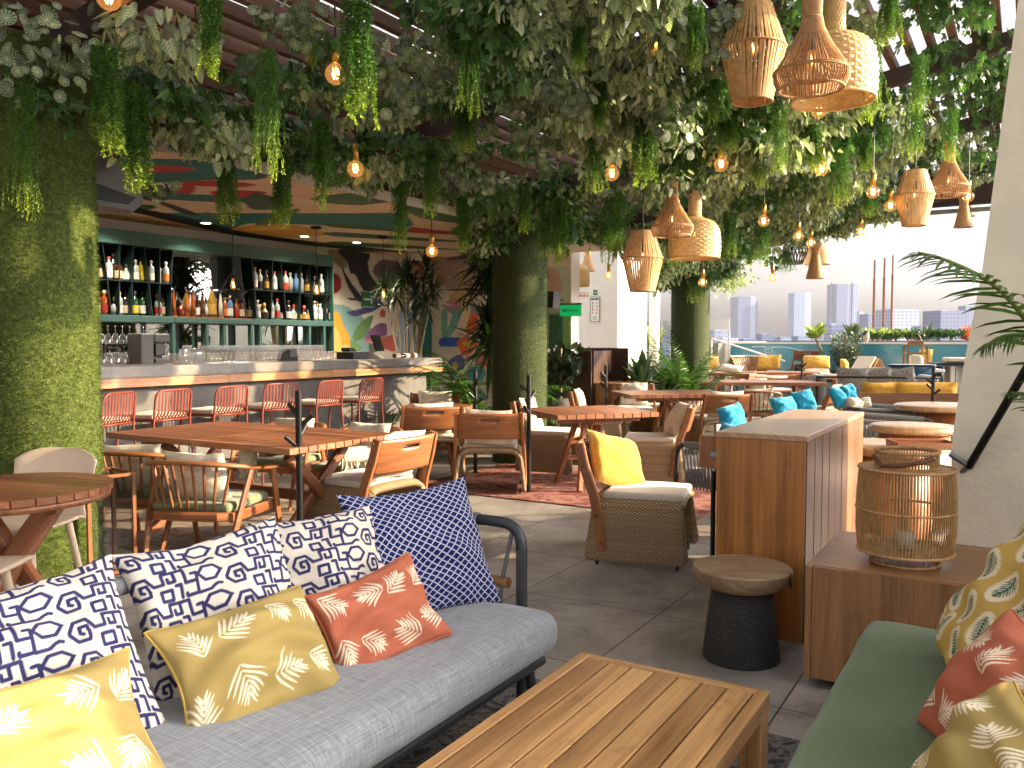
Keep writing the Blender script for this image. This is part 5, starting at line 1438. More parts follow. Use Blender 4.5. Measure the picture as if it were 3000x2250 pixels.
def frond(path, n, L, droop=.4, w=.02, two=True, side=None, r=None):
    """leaflet arrays along a rachis"""
    r = r or RNG; P = []; D = []; Nr = []; S = []
    path = [V(p) for p in path]
    for i in range(n):
        f = .1 + .9 * i / (n - 1); k = f * (len(path) - 1); a = int(min(k, len(path) - 2)); g = k - a
        p = path[a].lerp(path[a + 1], g); T = (path[a + 1] - path[a]).normalized()
        sd = T.cross(V((0, 0, 1))); sd = sd.normalized() if sd.length > .1 else V((1, 0, 0))
        up = sd.cross(T)
        for sg in (1, -1):
            d = sd * sg * .8 + T * (.45 + .5 * f) + V((0, 0, -droop)) * (.5 + r.random() * .7) + up * .12
            P.append(p); D.append(d); Nr.append(up + V(r.standard_normal(3) * .15)); S.append(L * (math.sin(pi * (.12 + .8 * f)) * .8 + .25) * (.85 + .3 * r.random()))
    return [np.array(x, float) for x in (P, D, Nr)] + [np.array(S)]
def arc(base, az, el, L, bend, n=10):
    p = V(base); out = [p.copy()]; e = el
    for i in range(n):
        p = p + V((math.cos(az) * math.cos(e), math.sin(az) * math.cos(e), math.sin(e))) * L / n; e -= bend / n; out.append(p.copy())
    return out
def palm(name, label, cat_, loc, stems, L=.28, group=None, mat='palm', pot=True, shape='strap', leafn=30, droop=.4, tall=.0, extra=None):
    t = thing(name, label, cat_, loc, 0, group)
    lv = []; mb = MB()
    for (az, el, ln, bend, x, y, z) in stems:
        pth = arc((x, y, z), az, el, ln, bend); mb.tube(pth, [.009 * (1 - .075 * i) for i in range(len(pth))], 5)
        lv.append(frond(pth, leafn, L, droop))
    mb.build('stems', M['stem'], t)
    P, D, Nr, S = cat(lv); link(leaf_mesh('fronds', shape, P, D, Nr, S, LM[mat]), 'fronds', t)
    if pot:
        mb = MB(); mb.lathe([(0, 0), (.15, 0), (.2, .3), (.185, .3), (.18, .26), (0, .26)], 24); mb.build('pot', M['concrete'], t)
    return t
M['stem'] = plain('palm_stem', C(96, 116, 56), .6, 0, .2)
M['trunk'] = plain('dracaena_trunk', C(130, 116, 92), .8, 0, .3, 30)
cpl = dep(3190, 1700, 3.1); cpl.z = 0
tip = dep(2640, 735, 3.05)
t = thing('potted_palm', 'palm in front of the leaning wall, its frond arching in from the right edge', 'palm', cpl)
paths = []
def through(pts, n=12):
    P = [V(p) - cpl for p in pts]; out = []
    m = len(P) - 1
    for i in range(m):
        p0, p1, p2, p3 = P[max(i - 1, 0)], P[i], P[i + 1], P[min(i + 2, m)]
        for k in range(n // m + 1):
            u = k / (n // m + 1); out.append(.5 * ((2 * p1) + (p2 - p0) * u + (2 * p0 - 5 * p1 + 4 * p2 - p3) * u * u + (3 * p1 - 3 * p2 + p3 - p0) * u ** 3))
    out.append(P[-1]); return out
base = cpl + V((0, 0, .5))
paths.append((through([base, dep(3090, 1100, 3.0), dep(3000, 930, 2.9), dep(2905, 830, 2.85), dep(2780, 765, 2.8), dep(2690, 740, 2.8)]), .2))
paths.append((through([base, dep(3130, 1080, 3.2), dep(3040, 985, 3.2), dep(2940, 985, 3.2), dep(2880, 1020, 3.2)]), .15))
paths.append((through([base, dep(3120, 1300, 3.3), dep(3030, 1170, 3.3), dep(2960, 1150, 3.3)]), .12))
paths.append((through([base, dep(3230, 900, 3.1), dep(3320, 700, 3.0), dep(3480, 640, 2.9)]), .25)); paths.append((through([base, dep(3240, 1000, 2.8), dep(3300, 800, 2.4), dep(3340, 760, 2.0)]), .25)); paths.append((through([base, dep(3300, 1000, 3.4), dep(3460, 900, 3.6), dep(3560, 930, 3.7)]), .25))
mb = MB(); lv = []
for pth, L in paths:
    mb.tube(pth, [.011 * (1 - .8 * i / len(pth)) + .002 for i in range(len(pth))], 6); lv.append(frond(pth, 30, L * .85, .5))
mb.build('stems', M['stem'], t); P, D, Nr, S = cat(lv); link(leaf_mesh('fronds', 'strap', P, D, Nr, S, LM['palm']), 'fronds', t)
mb = MB(); mb.lathe([(0, 0), (.17, 0), (.22, .5), (.2, .5), (.19, .45), (0, .45)], 28); mb.build('pot', M['concrete'], t)
# ------------------------------------------------------------------ chairs and tables
def wicker_chair():
    t = thing('wicker_chair', 'x', 'chair', (0, 0, 0), 0, 'wood backed wicker chairs')
    prof = [(-.30, .035), (-.295, .1), (-.278, .25), (-.266, .33), (-.245, .375), (-.2, .395), (-.1, .4), (.1, .4), (.2, .395), (.245, .375), (.266, .33), (.278, .25), (.295, .1), (.30, .035)]
    def pos(u, v):
        k = u * (len(prof) - 1); a = min(int(k), len(prof) - 2); g = k - a
        x = prof[a][0] * (1 - g) + prof[a + 1][0] * g; z = prof[a][1] * (1 - g) + prof[a + 1][1] * g
        hd = .275 + .055 * (1 - z / .4)
        if z < .09: hd -= .035 * (1 - math.sqrt(max(0, 1 - ((.09 - z) / .056) ** 2))) if z > .034 else .035
        y = (v * 2 - 1) * hd
        e = abs(v * 2 - 1)
        if e > .9: z = z - (.02 * ((e - .9) / .1) ** 2 if z > .36 else 0)
        return (x, y, z)
    mb = MB(); mb.plate(40, 16, pos, -.038, None, 0, .5, True, None, True); o = mb.build('wicker_base', M['wicker'], t)
    for x in (-.28, .28):
        for y in (-.25, .25):
            mb = MB(); mb.tube([(x, y, 0), (x, y, .05)], .012, 8); mb.build('foot', M['black_plastic'], t)
    mb = MB(); mb.rbox((0, .03, .432), (.5, .5, .052), .022, 5, None, 0, .5, .006, .0015, 2); mb.build('seat_cushion', M['beige_pad'], t)
    for x in (-1, 1):
        bz = []; mb = MB(); mb.bar([(x * .325, -.205, .1), (x * .318, -.235, .3), (x * .312, -.265, .44), (x * .3, -.33, .62), (x * .292, -.365, .76)], .034, .062, (1, 0, 0), 0, .5)
        for (yy, zz) in ((-.215, .15), (-.243, .32), (-.33, .62), (-.36, .735)):
            bz.append((x * .335, yy, zz, x * .3445 - x * .002 * (zz > .5) * 9))
        po = mb.build('back_post', M['teak'], t)
        for (bx, yy, zz, b2) in bz:
            mb = MB(); mb.tube([(bx, yy, zz), (b2, yy, zz)], .008, 8); mb.build('bolt', M['dark_wood'], po)
    def bp(u, v):
        x = (u * 2 - 1) * .285; z = .525 + .23 * v; y = -.29 - (z - .5) * .28 - .045 * (1 - (x / .285) ** 2); return (x, y, z)
    mb = MB(); mb.plate(20, 10, bp, -.022, lambda i, j: 7 <= i <= 12 and j == 7, 0, .5); mb.build('backrest', M['teak'], t)
    return kids(t)
def spindle_chair():
    t = thing('spindle_armchair', 'x', 'chair', (0, 0, 0), 0, 'low spindle back armchairs')
    mb = MB(); n = 22; pts = []
    ctrl = [(-.335, .22, .585), (-.335, .05, .60), (-.325, -.12, .625), (-.26, -.27, .655), (-.13, -.335, .668), (0, -.35, .672)]
    ctrl = ctrl + [(-x, y, z) for x, y, z in ctrl[-2::-1]]
    pts = [V(p) for p in ctrl]
    sm = []
    for i in range(len(pts) - 1):
        p0, p1, p2, p3 = pts[max(i - 1, 0)], pts[i], pts[i + 1], pts[min(i + 2, len(pts) - 1)]
        for k in range(4):
            u = k / 4; sm.append(.5 * ((2 * p1) + (p2 - p0) * u + (2 * p0 - 5 * p1 + 4 * p2 - p3) * u * u + (3 * p1 - 3 * p2 + p3 - p0) * u ** 3))
    sm.append(pts[-1])
    mb.bar(sm, .03, .05, (0, 0, 1), 0, .5, .3, None, True); mb.build('back_rail', M['teak'], t)
    mb = MB()
    for i in range(9):
        f = (i - 4) / 4; x = f * .25; mb.tube([(x * .86, -.245 - .02 * (1 - f * f), .375), (x * 1.08, -.335 + .1 * f * f, .655)], .009, 8, 0, random.random())
    mb.build('spindles', M['teak'], t)
    for s in (-1, 1):
        mb = MB(); mb.bar([(s * .325, .19, .59), (s * .315, .27, .3), (s * .31, .34, 0)], .034, .046, (1, 0, 0), 0, None, .32, [.9, 1.05, .75]); mb.build('leg', M['teak'], t)
        mb = MB(); mb.bar([(s * .328, -.09, .615), (s * .3, -.22, .3), (s * .27, -.33, 0)], .034, .046, (1, 0, 0), 0, None, .32, [.9, 1.1, .75]); mb.build('leg', M['teak'], t)
    mb = MB()
    for s in (-1, 1): mb.bar([(s * .29, .26, .33), (s * .275, -.25, .33)], .03, .06, (1, 0, 0))
    mb.bar([(-.28, .25, .332), (.28, .25, .332)], .03, .06, (0, 1, 0)); mb.bar([(-.26, -.2, .335), (-.2, -.27, .338), (0, -.295, .34), (.2, -.27, .338), (.26, -.2, .335)], .055, .075, (0, 0, 1))
    mb.build('seat_frame', M['teak'], t)
    mb = MB(); mb.rbox((0, .0, .385), (.53, .52, .06), .028, 5, None, 0, .5, .01, .001, 4); mb.build('seat_cushion', M['green_cloth'], t)
    return kids(t)
def bar_stool():
    t = thing('bar_stool', 'x', 'bar stool', (0, 0, 0), 0, 'red slatted bar stools')
    mb = MB(); hoop = [(-.235, -.24, 0), (-.2, -.2, .7)] + [(-.2 + .0, -.21, .80)]
    hoop = [V((-.24, -.245, 0)), V((-.205, -.205, .7)), V((-.2, -.225, .9))] + rail(V((-.2, -.228, .92)), V((-.198, -.24, .985)), V((-.13, -.245, .99)), 0, 5) + [V((.13, -.245, .99))] + rail(V((.13, -.245, .99)), V((.198, -.24, .985)), V((.2, -.228, .92)), 0, 5)[1:] + [V((.2, -.225, .9)), V((.205, -.205, .7)), V((.24, -.245, 0))]
    mb.tube(hoop, .0105, 8); mb.build('back_hoop', M['red_metal'], t)
    for i in range(10):
        x = -.165 + .33 * i / 9; mb = MB()
        mb.bar([(x, -.243, .982), (x, -.236, .9), (x, -.222, .8), (x, -.19, .752), (x, -.1, .738), (x, .2, .742)], .017, .006, (1, 0, 0), 0, .5, .2, None, False); mb.build('slat', M['red_metal'], t)
    mb = MB(); mb.tube([(-.2, -.2, .735), (-.2, .17, .735), (-.15, .22, .735), (.15, .22, .735), (.2, .17, .735), (.2, -.2, .735)], .0105, 8, closed=True); mb.build('seat_ring', M['red_metal'], t)
    mb = MB(); mb.rbox((0, .02, .765), (.4, .42, .035), .016, 5, None, 0, .5, .004, .003, 5); mb.build('seat_pad', M['beige_pad'], t)
    for s in (-1, 1):
        mb = MB(); mb.tube([(s * .185, .2, .735), (s * .235, .245, 0)], .0105, 8); mb.build('leg', M['red_metal'], t)
    mb = MB(); mb.tube([(-.222, .225, .28), (.222, .225, .28)], .009, 8); mb.tube([(-.222, .225, .28), (-.226, -.225, .28), (.226, -.225, .28), (.222, .225, .28)], .009, 8); mb.build('footrest', M['red_metal'], t)
    return kids(t)
def put_thing(proto, P, rotz, label, scale=None):
    P = V((P[0], P[1], P[2] if len(P) > 2 else 0))
    if not proto.get('used'):
        proto['used'] = 1; proto.location = P; proto.rotation_euler = (0, 0, rotz); proto['label'] = label
        return proto
    o = dup(proto, P, rotz, label, None, scale)
    if 'used' in o: del o['used']
    return o
WC = wicker_chair(); SPC = spindle_chair(); BS = bar_stool()
fd2 = face(D2.x, D2.y); fmd2 = face(-D2.x, -D2.y); fd1 = face(D1.x, D1.y); fmd1 = face(-D1.x, -D1.y)
beige_n = [0]
def back_pillow(chair_loc, rotz, label, mat=None, w=.42, h=.36, T=.14, lean=22, pz=.455, back=.235, roll=0, yaw=0, seed=None, fwd=0):
    beige_n[0] += 1
    f = V((-math.sin(rotz), math.cos(rotz), 0)); p = V(chair_loc) - f * (back - .03 - fwd) + V((0, 0, pz))
    return pillow(label, w, h, T, pose(p, rotz + pi + yaw, R(lean), R(roll)), None, mat or M['beige_pillow'], 'loose cushions on the dining chairs', 22, seed or 100 + beige_n[0])
def wc(x, y, rotz, label, plabel=None, z=0, **kw):
    put_thing(WC, (x, y, z), rotz, label)
    if plabel: back_pillow((x, y, z), rotz, plabel, **kw)
wc(.86, 5.50, face(.95, -.31), 'wicker chair seen from the side with a yellow cushion, nearest to the tall cabinet', 'crumpled yellow cushion on the nearest wicker chair', mat=M['yellow_cloth'], w=.43, h=.40, T=.18, lean=34, roll=20, yaw=-.45, seed=5, pz=.44, fwd=.06)
wc(-.2, 8.0, face(.02, 1), 'wicker chair seen square from behind on the red rug', 'beige cushion under the backrest of the chair seen square from behind')
wc(-.86, 8.75, face(-.22, .97), 'wicker chair seen from behind at the small round table', 'beige cushion on the chair behind the small round table front')
wc(-1.02, 5.98, face(-.83, .55), 'wicker chair at the right end of the long dining table', 'beige cushion on the chair at the end of the long table')
wc(1.42, 8.55, face(-.95, .2), 'wicker chair facing left beside the square table', 'beige cushion standing on the chair facing left by the square table', fwd=.02, yaw=.3)
wc(.45, 9.15, face(.92, -.39), 'wicker chair facing right between column and square table', 'beige cushion on the chair by the turf column')
wc(1.15, 10.9, face(.95, -.25), 'wicker chair half hidden behind the square table', 'pale cushion on the chair behind the square table')
wc(.25, 11.6, face(.3, -.95), 'wicker chair facing us beyond the square table, right of the column', 'pale cushion on the chair right of the column')
wc(2.6, 10.75, face(-.12, 1), 'wicker chair seen from behind left of the turquoise cushions', 'beige cushion on the chair left of the turquoise cushions')
wc(4.35, 12.3, face(-.75, .66), 'wicker chair turned sideways behind the turquoise cushions', 'grey cushion on the chair turned sideways', mat=M['grey_cloth'])
wc(-.92, 10.25, face(.1, -1), 'wicker chair facing us behind the small round table', 'beige cushion on the chair facing us behind the small round table')
wc(1.78, 12.3, face(-.05, -1), 'wicker chair facing us at the second square table', 'large beige cushion on the chair facing us at the second square table')
wc(5.3, 17.0, face(.05, 1), 'wicker chair with slotted back at the far round table')
wc(2.2, 12.9, face(.85, -.4), 'wicker chair by the agave with a pale grey cushion', 'pale grey cushion beside the agave', mat=M['grey_cloth'])
wc(7.3, 21.4, face(.1, 1), 'dark looking wicker chair on the deck by the pool', None, z=.42)

CT = M['cream_cloth']
def tassel(o, n=40, l=.12, side=1):
    return o
def sc_(x, y, rotz, label, plabel=None, **kw):
    put_thing(SPC, (x, y, 0), rotz, label)
    if plabel: back_pillow((x, y, 0), rotz, plabel, CT, .42, .33, .13, 20, .41, .24, fwd=.1, **kw)
sc_(-1.92, 5.42, face(.2, .98), 'low spindle armchair in front of the long table, nearest to us', 'cream knotted cushion in the nearest spindle armchair', seed=41)
sc_(-2.5, 5.85, face(.16, .98), 'low spindle armchair in front of the long table by the turf column', 'cream knotted cushion in the spindle armchair by the turf column', seed=42)
sc_(-2.0, 7.35, fmd1 + .2, 'spindle armchair across the long table on the left', 'cream cushion across the long table on the left')
sc_(-1.28, 6.95, fmd1 + .1, 'spindle armchair across the long table on the right', 'cream cushion across the long table on the right')
sc_(3.62, 12.6, face(.15, 1), 'spindle armchair at the far long table, right of the slotted chair', 'cream cushion in the spindle armchair at the far long table')
sc_(2.55, 12.2, face(-.1, 1), 'spindle armchair hidden behind the second square table', 'cream fringed cushion behind the second square table')
sc_(4.4, 15.6, fmd1, 'spindle armchair beyond the far long table', 'grey fringed throw on the armchair beyond the far long table')
def fringed(loc, rotz, label, n=46, w=.4, l=.2):
    t = thing('fringed_throw', label, 'throw', loc, rotz)
    mb = MB(); mb.rbox((0, 0, .0), (w, .08, .12), .035, 4, None, 0, .5, .0, .004, 3); mb.build('cloth', M['cream_cloth'], t)
    mb = MB(); rr = random.Random(1)
    for i in range(n):
        x = (rr.random() - .5) * w; y = (rr.random() - .5) * .1; mb.tube([(x, y, -.02), (x * 1.05 + rr.gauss(0, .01), y + rr.gauss(0, .015), -l * .6), (x * 1.05 + rr.gauss(0, .015), y + rr.gauss(0, .02), -l)], .005, 5)
    mb.build('fringe', M['cream_cloth'], t); return t
fringed(V((-1.16, 6.62, .52)), .4, 'cream fringed throw hanging on the armchair by the table end', 46, .36, .17)
fringed(V((-1.78, 5.72, .62)), .2, 'cream tassels over the back of the nearest spindle armchair', 24, .12, .14)

# ------------------------------------------------------------------ slatted tables
def slat_top(mb_fn, w, l, th, z, n, along='x', gap=.006, mat=None, t=None, seam=None):
    """n boards across the width"""
    for k in range(n):
        mb = MB(); b = (w - gap * (n - 1)) / n; y = -w / 2 + b / 2 + k * (b + gap)
        if along == 'x':
            if seam: mb.box((-l / 4, y, z - th / 2), (l / 2 - .004, b, th), None, .003); mb.box((l / 4, y, z - th / 2), (l / 2 - .004, b, th), None, .003)
            else: mb.box((0, y, z - th / 2), (l, b, th), None, .003)
        else: mb.box((y, 0, z - th / 2), (b, l, th), None, .003)
        mb.build('slat', mat, t)
def cross_leg(t, x, half, ztop, mat, wx=.07, wy=.05, along='y'):
    mb = MB()
    P = (lambda a, z: (x, a, z)) if along == 'y' else (lambda a, z: (a, x, z))
    sd = (1, 0, 0) if along == 'y' else (0, 1, 0)
    mb.bar([P(-half, 0), P(half * .75, ztop)], wy, wx, sd); o = mb.build('leg', mat, t)
    mb = MB(); x2 = x + wy * 1.02; P2 = (lambda a, z: (x2, a, z)) if along == 'y' else (lambda a, z: (a, x2, z))
    mb.bar([P2(half, 0), P2(-half * .75, ztop)], wy, wx, sd); mb.build('leg', mat, t)
# long table on the left: local x along D2, y along D1
ctr = (fl(314, 1272, .74) + fl(888, 1317, .74) + fl(1149, 1260, .74) + fl(615, 1235, .74)) / 4
t = thing('dining_table', 'long slatted teak table in front of the red bar stools', 'table', (ctr.x, ctr.y, 0), ROT1)
slat_top(None, 1.06, 1.86, .04, .74, 13, 'x', .006, M['teak_red'], t, True)
for x in (-.6, .6):
    mb = MB(); mb.box((x, 0, .678), (.07, .9, .04), None, .004); mb.build('batten', M['teak_red'], t)
for x in (-.62, .62): cross_leg(t, x, .4, .655, M['teak_red'])
mb = MB(); mb.box((0, 0, .33), (1.24, .045, .07), None, .004); mb.build('stretcher', M['teak_red'], t)
# square table in the middle
def a_table(loc, rotz, w, l, label, n=10, group=None):
    t = thing('dining_table', label, 'table', loc, rotz, group)
    slat_top(None, w, l, .045, .745, n, 'y', .007, M['teak_red'], t)
    mb = MB(); mb.box((0, -l * .28, .675), (w * .8, .06, .045), None, .004); mb.box((0, l * .28, .675), (w * .8, .06, .045), None, .004); mb.box((0, 0, .64), (.16, l * .62, .03), None, .004); mb.build('under_frame', M['teak_red'], t)
    for sx in (-1, 1):
        for sy in (-1, 1):
            mb = MB(); mb.bar([(sx * .07, sy * .08, .66), (sx * .2, sy * .27, 0.015)], .05, .05, (1, 0, 0)); mb.build('leg', M['teak_red'], t)
    for sy in (-1, 1):
        mb = MB(); mb.bar([(-.15, sy * .21, .26), (.15, sy * .21, .26)], .03, .045, (0, 1, 0)); mb.bar([(-.1, sy * .16, .42), (.1, sy * .16, .42)], .03, .03, (0, 1, 0)); mb.build('brace', M['teak_red'], t)
    mb = MB(); mb.bar([(0, -.2, .27), (0, .12, .6)], .03, .04, (1, 0, 0)); mb.bar([(.032, .2, .27), (.032, -.12, .6)], .03, .04, (1, 0, 0)); mb.build('cross_brace', M['teak_red'], t)
    return t
a_table(V((.72, 8.15, 0)), R(20), 1.02, .95, 'square slatted table on splayed legs right of the middle column', 11)
a_table(V((2.05, 11.0, 0)), R(8), 1.35, 1.0, 'second square slatted table, beyond the first one', 13)
def plain_table(loc, rotz, w, l, label, mat):
    t = thing('dining_table', label, 'table', loc, rotz, 'far dining tables')
    mb = MB()
    for s in (-1, 1): mb.box((s * w / 4, 0, .72), (w / 2 - .003, l, .05), None, .004)
    mb.build('table_top', mat, t)
    for x in (-w * .36, w * .36): cross_leg(t, x, l * .36, .69, mat)
    mb = MB(); mb.box((0, 0, .3), (w * .7, .05, .07), None, .004); mb.build('stretcher', mat, t)
    return t
plain_table(V((3.7, 14.1, 0)), R(-6), 2.7, 1.0, 'far long table running beside the farthest column', M['teak'])
plain_table(V((5.3, 18.4, 0)), R(-4), 2.4, .9, 'farthest long pale topped table below the loungers', M['teak'])
def round_slat(loc, r, z, label, n, leg, rotz=0):
    t = thing('round_table', label, 'table', loc, rotz)
    b = 2 * r / n
    for k in range(n):
        y0, y1 = -r + k * b + .003, -r + (k + 1) * b - .003
        pts = []; m = 6
        for i in range(m + 1):
            y = y0 + (y1 - y0) * i / m; pts.append((math.sqrt(max(1e-6, r * r - y * y)), y))
        pts = pts + [(-x, y) for x, y in pts[::-1]]
        mb = MB(); mb.prism(pts, z - .03, z); mb.build('slat', M['teak_red'], t)
    mb = MB(); mb.lathe([(r * .9, z - .065), (r * .975, z - .062), (r * .975, z - .031), (r * .9, z - .031)], 48); mb.build('rim', M['teak_red'], t)
    leg(t)
    return t
def legs_x(t):
    for a in (0, pi / 2):
        for s in (-1, 1):
            Rm = Matrix.Rotation(a, 4, 'Z'); off = .03 if s > 0 else -.03
            mb = MB(); p0 = Rm @ V((s * .36, off, 0)); p1 = Rm @ V((-s * .26, off, .655)); mb.bar([p0, p1], .05, .085, Rm @ V((0, 1, 0))); mb.build('leg', M['teak_red'], t)
def legs_a(t):
    for a in range(4):
        Rm = Matrix.Rotation(a * pi / 2 + .78, 4, 'Z'); mb = MB(); mb.bar([Rm @ V((.06, 0, .68)), Rm @ V((.27, 0, .01))], .05, .05, Rm @ V((0, 1, 0))); mb.build('leg', M['teak_red'], t)
    mb = MB(); mb.box((0, 0, .3), (.3, .04, .04), None, .003); mb.box((0, 0, .345), (.04, .3, .04), None, .003); mb.build('brace', M['teak_red'], t)
c = dep(30, 1425, 3.9)
round_slat(V((c.x, c.y, 0)), .43, c.z, 'round slatted table cut by the left edge in front of the turf column', 11, legs_x, R(-20))
c = fl(1284, 1188, .74); round_slat(V((c.x, c.y, 0)), .35, .74, 'small round slatted table left of the middle column', 9, legs_a)
c = fl(1818, 1100, .74); round_slat(V((c.x + .1, c.y - 1.5, 0)), .38, .74, 'small round table by the dark wood cabinet', 9, legs_a)
c = fl(1420, 1140, .74); 
def pedestal(loc, r, z, label, base=.26, th=.055):
    t = thing('round_table', label, 'table', loc, 0, 'round tables on solid drums')
    mb = MB(); mb.lathe([(0, z - th), (r - .03, z - th), (r - .005, z - th + .012), (r, z - th / 2), (r - .006, z - .008), (r - .02, z), (0, z)], 56); mb.build('table_top', M['cab_top'], t)
    mb = MB(); mb.lathe([(0, 0), (base * 1.15, 0), (base, z - th), (0, z - th)], 32); mb.build('drum_base', M['teak'], t)
    return t
c = fl(2677, 1245, .74); pedestal(V((c.x, c.y, 0)), .33, .74, 'round drum table between the rope chairs and the slanted wall')
c = fl(2600, 1300, .70); pedestal(V((c.x, c.y, 0)), .36, .70, 'round drum table behind the bamboo lantern, with a tray on it')
trc = fl(2700, 1312, .70)
t = thing('tray', 'reddish wooden tray lying on the drum table behind the lantern', 'tray', (trc.x, trc.y, .70), R(-8))
mb = MB(); mb.box((0, 0, .006), (.36, .24, .008), None, .002); mb.build('tray_floor', M['teak_red'], t)
for x, y, sx, sy in ((0, .12, .38, .014), (0, -.12, .38, .014), (.183, 0, .014, .226), (-.183, 0, .014, .226)):
    mb = MB(); mb.box((x, y, .024), (sx, sy, .045), None, .003); mb.build('tray_side', M['teak_red'], t)
c = fl(2770, 1186, .74); pedestal(V((c.x, c.y, 0)), .5, .74, 'round drum table partly behind the slanted wall', .3)
c = fl(2190, 1096, .74); pedestal(V((c.x, c.y - .6, 0)), .6, .74, 'far round table with dark top beyond the long table', .15, .05)

# ------------------------------------------------------------------ coat stands
def coat_stand():
    t = thing('coat_stand', 'x', 'coat stand', (0, 0, 0), 0, 'black branch shaped coat stands')
    mb = MB(); mb.lathe([(0, 0), (.16, 0), (.16, .006), (.03, .012), (0, .012)], 32); mb.build('base_plate', M['black_metal'], t)
    mb = MB(); mb.tube([(0, 0, .01), (0, 0, 1.09)], .021, 14); po = mb.build('pole', M['black_metal'], t)
    for z, a in ((1.0, 2.6), (.93, .2), (.8, 3.6), (.86, 1.3)):
        mb = MB(); mb.tube([(0, 0, z - .07), (.085 * math.cos(a), .085 * math.sin(a), z + .005)], .015, 10); mb.build('hook', M['black_metal'], po)
    return kids(t)
CS = coat_stand()
for x, yb, lab, rz in ((880, 1648, 'black coat stand in front of the long slatted table', 0), (1549, 1443, 'black coat stand on the red rug in front of the middle column', .6), (1393, 1387, 'black coat stand left of the middle column', 2.4), (1774, 1318, 'black coat stand by the dark wood cabinet', 1.2), (2729, 1327, 'black coat stand among the round drum tables', 2.0), (2347, 1226, 'black coat stand against the pool by the far tables', 3)):
    p = fl(x, yb); put_thing(CS, p, rz, lab)

# ------------------------------------------------------------------ beige shell chairs and floor lantern at left
def shell_chair(legmat):
    t = thing('shell_chair', 'x', 'chair', (0, 0, 0), 0, 'beige moulded chairs')
    def pos(u, v):
        s = v * 1.0; x = (u * 2 - 1)
        if v < .5: y = .22 - v * .8; z = .455 - .02 * math.sin(v * 2 * pi) * .5 + .02 * x * x; wd = .23
        else:
            f = (v - .5) / .5; y = -.18 - .1 * f - .05 * math.sin(f * 1.57) + .07 * x * x * f; z = .455 + .36 * f ** 1.05 - .05 * abs(x) ** 3 * (f > .6) * (f - .6); wd = .225 - .035 * math.exp(-((f - .28) / .14) ** 2) + .02 * f
            if f > .8: z -= .04 * abs(x) ** 4 * (f - .8) / .2
        return (x * wd, y, z)
    mb = MB(); mb.plate(14, 22, pos, .012, None, 0, .5); mb.build('shell', M['plastic_beige'], t)
    for sx in (-1, 1):
        for sy in (-1, 1):
            mb = MB(); mb.tube([(sx * .15, sy * .14 - .0, .45), (sx * .21, sy * .2, 0)], [.02, .014], 10); mb.build('leg', M['plastic_beige'], t)
    return kids(t)
SC = shell_chair(None)
p = V((-2.52, 4.36, 0)); put_thing(SC, p, face(-.15, -1), 'beige moulded chair between the left table and the turf column')
put_thing(SC, V((-2.3, 3.42, 0)), face(1, -.15), 'beige moulded chair of which only the seat shows at the left edge')
put_thing(SC, V((1.85, 14.6, 0)), face(.5, .8), 'pale moulded chair at the small round table by the dark cabinet')
fl0 = fl(265, 1706)
t = thing('floor_lantern', 'wooden framed glass floor lantern beside the turf column', 'lantern', (fl0.x, fl0.y, 0), ROT1 + R(-12))
for x in (-.3, 0):
    for y in (0, .26):
        mb = MB(); mb.box((x, y, .31), (.024, .024, .62), None, .003, 0, None, 2); mb.build('post', M['teak'], t)
for x, y, sx, sy in ((-.15, 0, .274, .02), (-.15, .26, .274, .02), (0, .13, .02, .234), (-.3, .13, .02, .234)):
    for zz in (.606, .03): mb = MB(); mb.box((x, y, zz), (sx, sy, .02), None, .002); mb.build('frame_bar', M['teak'], t)
    mb = MB(); mb.box((x, y, .318), (max(.004, sx if sx > .1 else .004), max(.004, sy if sy > .1 else .004), .55), None, .0005); mb.build('pane', M['glass'], t)
mb = MB(); mb.tube([(-.3, -.014, .5), (-.15, -.03, .44), (0, -.014, .5)], .005, 6); mb.build('rope_handle', M['leather'], t)
mb = MB(); ring(mb, .014, 0, .003, 14); o = mb.build('latch', M['steel'], t); o.location = (-.02, -.02, .46); o.rotation_euler = (pi / 2, 0, 0)
# ------------------------------------------------------------------ bar counter, stools
t = thing('bar_counter', 'long concrete bar counter with a wooden strip under its top', 'bar', W(5, -7.2, 0))
def endround(q0, q1, p0, p1, r, n=8):
    pts = [(q1, p0), (q1, p1 - r)] + [(q1 - r + r * math.cos(a), p1 - r + r * math.sin(a)) for a in np.linspace(0, pi / 2, n)][1:] + [(q0, p1), (q0, p0)]
    return pts
mb = MB(); mb.prism(endround(-7.5, -7.06, 1.2, 9.5, .12), 0, .985, 0, .5); child_world(mb.build('front_body', M['concrete'], None, MP), t)
mb = MB(); prof = endround(-7.55, -6.875, 1.2, 9.66, .16); 
mb.prism(prof, 1.085, 1.165, 0, .5); 
inn = endround(-7.54, -6.89, 1.205, 9.645, .15); mb.prism(inn, 1.1652, 1.176, 0, .5); mb.prism(inn, 1.072, 1.0848, 0, .5)
child_world(mb.build('concrete_top', M['concrete_pol'], None, MP), t)
for k, (a, b) in enumerate(((1.2, 3.6), (3.603, 5.9), (5.903, 7.4), (7.403, 9.6))):
    mb = MB(); Q(mb, -7.1, -6.9, a, b, .985, 1.068, .003, 0, [.45, .75, .55, .95][k], 1); child_world(mb.build('wood_strip', M['orange_wood'], None, MP), t)
def bp(p, dq=0): return W(p, -6.42 + dq)
